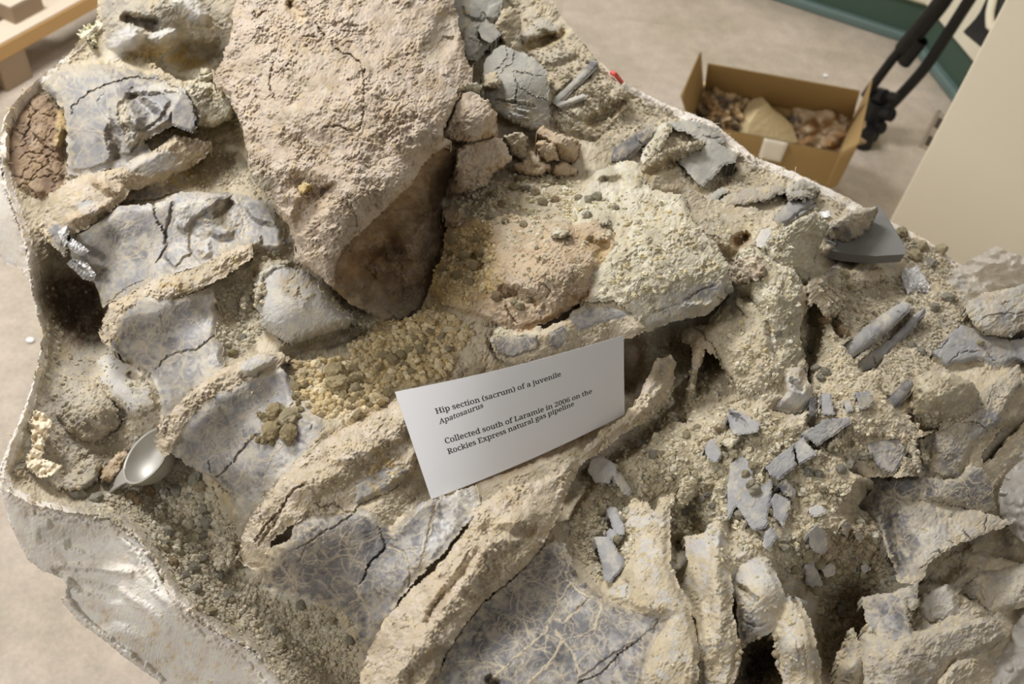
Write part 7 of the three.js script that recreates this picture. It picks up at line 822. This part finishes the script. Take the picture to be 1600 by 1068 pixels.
  { const p = [[1160, 216, .16], [1166, 192, .19], [1180, 176, .215], [1203, 161, .24], [1212, 172, .225], [1230, 184, .205], [1240, 196, .18], [1248, 222, .14], [1200, 224, .14]].map(([x, yy, h]) => F(x, yy, h)); const g = slabGeo(p, .05); lay('rock', g, new THREE.MeshStandardMaterial({ color: rgb(214, 194, 150), roughness: .9, bumpMap: fineTex, bumpScale: .002 }), 'smooth cream rock with a peaked top in the middle of the cardboard box', 'rock'); }
}
{ // black folded stand behind the box
  const blk = new THREE.MeshStandardMaterial({ color: rgb(15, 14, 14), roughness: .55 }), g0 = F(1352, 214, 0), t = thing('folded_stand', 'black folded equipment stand leaning behind the cardboard box', 'stand', [g0.x, 0, g0.z]), o = [g0.x, 0, g0.z], q = (g) => recentre(g, o);
  const D = 2.62, ray = (x, y, d) => { const v = dirOf(x, y), l = Math.hypot(...v); return V(v[0] / l * d, EYE.y + v[1] / l * d, v[2] / l * d); };
  mesh('leg', q(tube([ray(1362, 196, 2.74), ray(1445, 106, 2.62), ray(1540, -40, 2.45)], .0135, 20, 12)), blk, t); mesh('leg', q(tube([ray(1352, 150, 2.70), ray(1395, 92, 2.64), ray(1440, 42, 2.58)], .012, 20, 12)), blk, t);
  mesh('sleeve', q(tube([ray(1410, 78, 2.62), ray(1470, 5, 2.54), ray(1496, -40, 2.48)], .0205, 20, 12)), blk, t); mesh('sleeve', q(tube([ray(1412, 98, 2.63), ray(1440, 62, 2.59)], .017, 10, 12)), blk, t);
  mesh('hub', q(new THREE.CylinderGeometry(.032, .036, .10, 16).applyMatrix4(new THREE.Matrix4().makeTranslation(...ray(1364, 182, 2.74).toArray()))), blk, t);
  for (const [x, y, d, r] of [[1386, 178, 2.70, .018], [1398, 152, 2.66, .012], [1372, 198, 2.73, .017], [1358, 210, 2.75, .02], [1376, 150, 2.70, .02]]) mesh('knob', q(new THREE.CylinderGeometry(r, r, .03, 9).rotateX(1.2).rotateY(.6).translate(...ray(x, y, d).toArray())), blk, t);
  mesh('foot', q(new THREE.CylinderGeometry(.022, .026, .05, 14).translate(...F(1352, 214, .026).toArray())), blk, t);
  // brush hanging beyond the cabinet door
  const at2 = (x, y, d = 2.36) => ray(x, y, d), b = thing('hand_brush', 'black bristle brush head with a cream handle behind the cream door at the top right', 'brush', at2(1545, 20).toArray()), ob = at2(1545, 20).toArray(), bm = new THREE.MeshStandardMaterial({ color: rgb(44, 42, 42), roughness: .7 });
  const br = []; for (let i = 0; i < 34; i++) { const u = i / 33, x0 = mix(1549, 1592, u), x1 = mix(1506, 1536, u), y1 = mix(50, 75, u) + (i % 2) * 1.5; br.push(tube([at2(x0, -16, 2.36 + (i % 3) * .004), at2((x0 + x1) / 2 + 2, 24, 2.36 + (i % 3) * .004), at2(x1, y1, 2.36)], .0019, 6, 5)); }
  mesh('bristles', recentre(mergeGeometries(br), ob), bm, b).userData.kind = 'stuff';
  mesh('handle', recentre(tube([at2(1556, -20, 2.33), at2(1547, 20, 2.33), at2(1548, 44, 2.33), at2(1560, 40, 2.33), at2(1590, 40, 2.33)], .009, 24, 10), ob), creamDoor, b); mesh('grip_core', recentre(slabGeo([at2(1562, -10, 2.335), at2(1554, 10, 2.335), at2(1560, 28, 2.335), at2(1600, 30, 2.335), at2(1600, -10, 2.335)], .01), ob), bm, b);
}
{ // cream cabinet at the right, its door edge towards us
  const f0 = F(1322, 478, 0), t = thing('tall_cabinet', 'large plain cream metal cabinet filling the upper right corner', 'cabinet', [f0.x, 0, f0.z]);
  const view = V(f0.x, 0, f0.z).normalize(), dep = view.clone().applyAxisAngle(V(0, 1, 0), -.16), wid = V(-view.z, 0, view.x).applyAxisAngle(V(0, 1, 0), -.22); if (wid.x < 0) wid.negate();
  const X = wid.clone(), Z = X.clone().cross(V(0, 1, 0)).normalize(); t.quaternion.setFromRotationMatrix(new THREE.Matrix4().makeBasis(X, V(0, 1, 0), Z));
  const pm = new THREE.MeshStandardMaterial({ color: rgb(224, 216, 194), roughness: .38 });
  mesh('door', new RoundedBoxGeometry(1.0, 1.32, .022, 3, .004).translate(.5, .67, 0), pm, t); mesh('carcass', box(.03, .99, 0, 1.33, -.55, -.012), cream, t);
  const hm = new THREE.MeshStandardMaterial({ color: rgb(176, 170, 158), metalness: .7, roughness: .4 }), hd = new THREE.MeshStandardMaterial({ color: rgb(70, 62, 52), roughness: .6 });
  const hg = mesh('hinge', mergeGeometries([box(-.017, .0, .42, .50, -.008, -.003).toNonIndexed(), new THREE.CylinderGeometry(.004, .004, .08, 10).translate(-.017, .46, -.005).toNonIndexed()]), hm, t); mesh('slot', box(-.011, -.001, .43, .45, -.0026, -.0016), hd, hg); mesh('slot', box(-.011, -.001, .47, .49, -.0026, -.0016), hd, hg);
}
{ // pallet at the upper left
  const wood = (r, g, b) => new THREE.MeshStandardMaterial({ color: rgb(r, g, b), roughness: .8, bumpMap: fineTex, bumpScale: .0008 }), w1 = wood(200, 195, 188), w2 = wood(194, 156, 102), w3 = wood(206, 190, 170), w4 = wood(150, 130, 106);
  const h = .115, a = F(-40, 95, h), b = F(170, -20, h), d = b.clone().sub(a).normalize(), n = V(d.z, 0, -d.x); if (n.x > 0) n.negate(); const o = F(0, 72, 0), Q = new THREE.Matrix4().makeBasis(d, V(0, 1, 0), d.clone().cross(V(0, 1, 0))), s = d.clone().cross(V(0, 1, 0)).dot(n) > 0 ? 1 : -1;
  const t = thing('pallet', 'weathered wooden pallet on the floor at the upper left', 'pallet', [F(0, 72, h).x, 0, F(0, 72, h).z]); t.quaternion.setFromRotationMatrix(Q);
  const bx = (x0, x1, y0, y1, z0, z1) => { const zz = s > 0 ? [z0, z1] : [-z1, -z0]; const g = new RoundedBoxGeometry(x1 - x0, y1 - y0, zz[1] - zz[0], 2, .003); g.translate((x0 + x1) / 2, (y0 + y1) / 2, (zz[0] + zz[1]) / 2); return g; };
  mesh('stringer', bx(-.45, .75, .078, h, 0, .035), w2, t); mesh('deck_board', bx(-.45, .75, h, h + .004, .002, .075), w3, t);
  mesh('block', bx(.08, .17, h + .002, h + .045, .035, .14), w4, t); mesh('block', bx(.08, .17, h + .045, h + .05, .036, .14), w3, t); mesh('block', bx(-.38, -.29, h, h + .05, .035, .14), w4, t); mesh('block', bx(.55, .64, h, h + .05, .035, .14), w4, t);
  mesh('deck_board', bx(-.45, .75, h + .03, h + .05, .145, .30), w1, t); mesh('deck_board', bx(-.45, .75, h + .03, h + .05, .33, .45), w1, t); mesh('block', bx(-.45, -.33, 0, .079, .0, .1), w4, t); mesh('block', bx(-.02, .06, 0, .079, .0, .1), w4, t); mesh('block', bx(.63, .75, 0, .079, .0, .1), w4, t); mesh('stringer', bx(-.45, .75, .03, h, .40, .44), w4, t);
}
for (const [x, y] of [[1290, 118], [1436, 117], [47, 531]]) lay('paper_scrap', new THREE.SphereGeometry(.008, 10, 8).scale(1, .4, .8).translate(...F(x, y, .004).toArray()), new THREE.MeshStandardMaterial({ color: rgb(238, 236, 232), roughness: .8 }), x === 1290 ? 'white speck on the floor behind the cardboard box' : x === 1436 ? 'white speck on the floor beside the black stand' : 'white plaster crumb on the floor left of the jacket', 'paper scrap');
renderer.render(scene, camera);
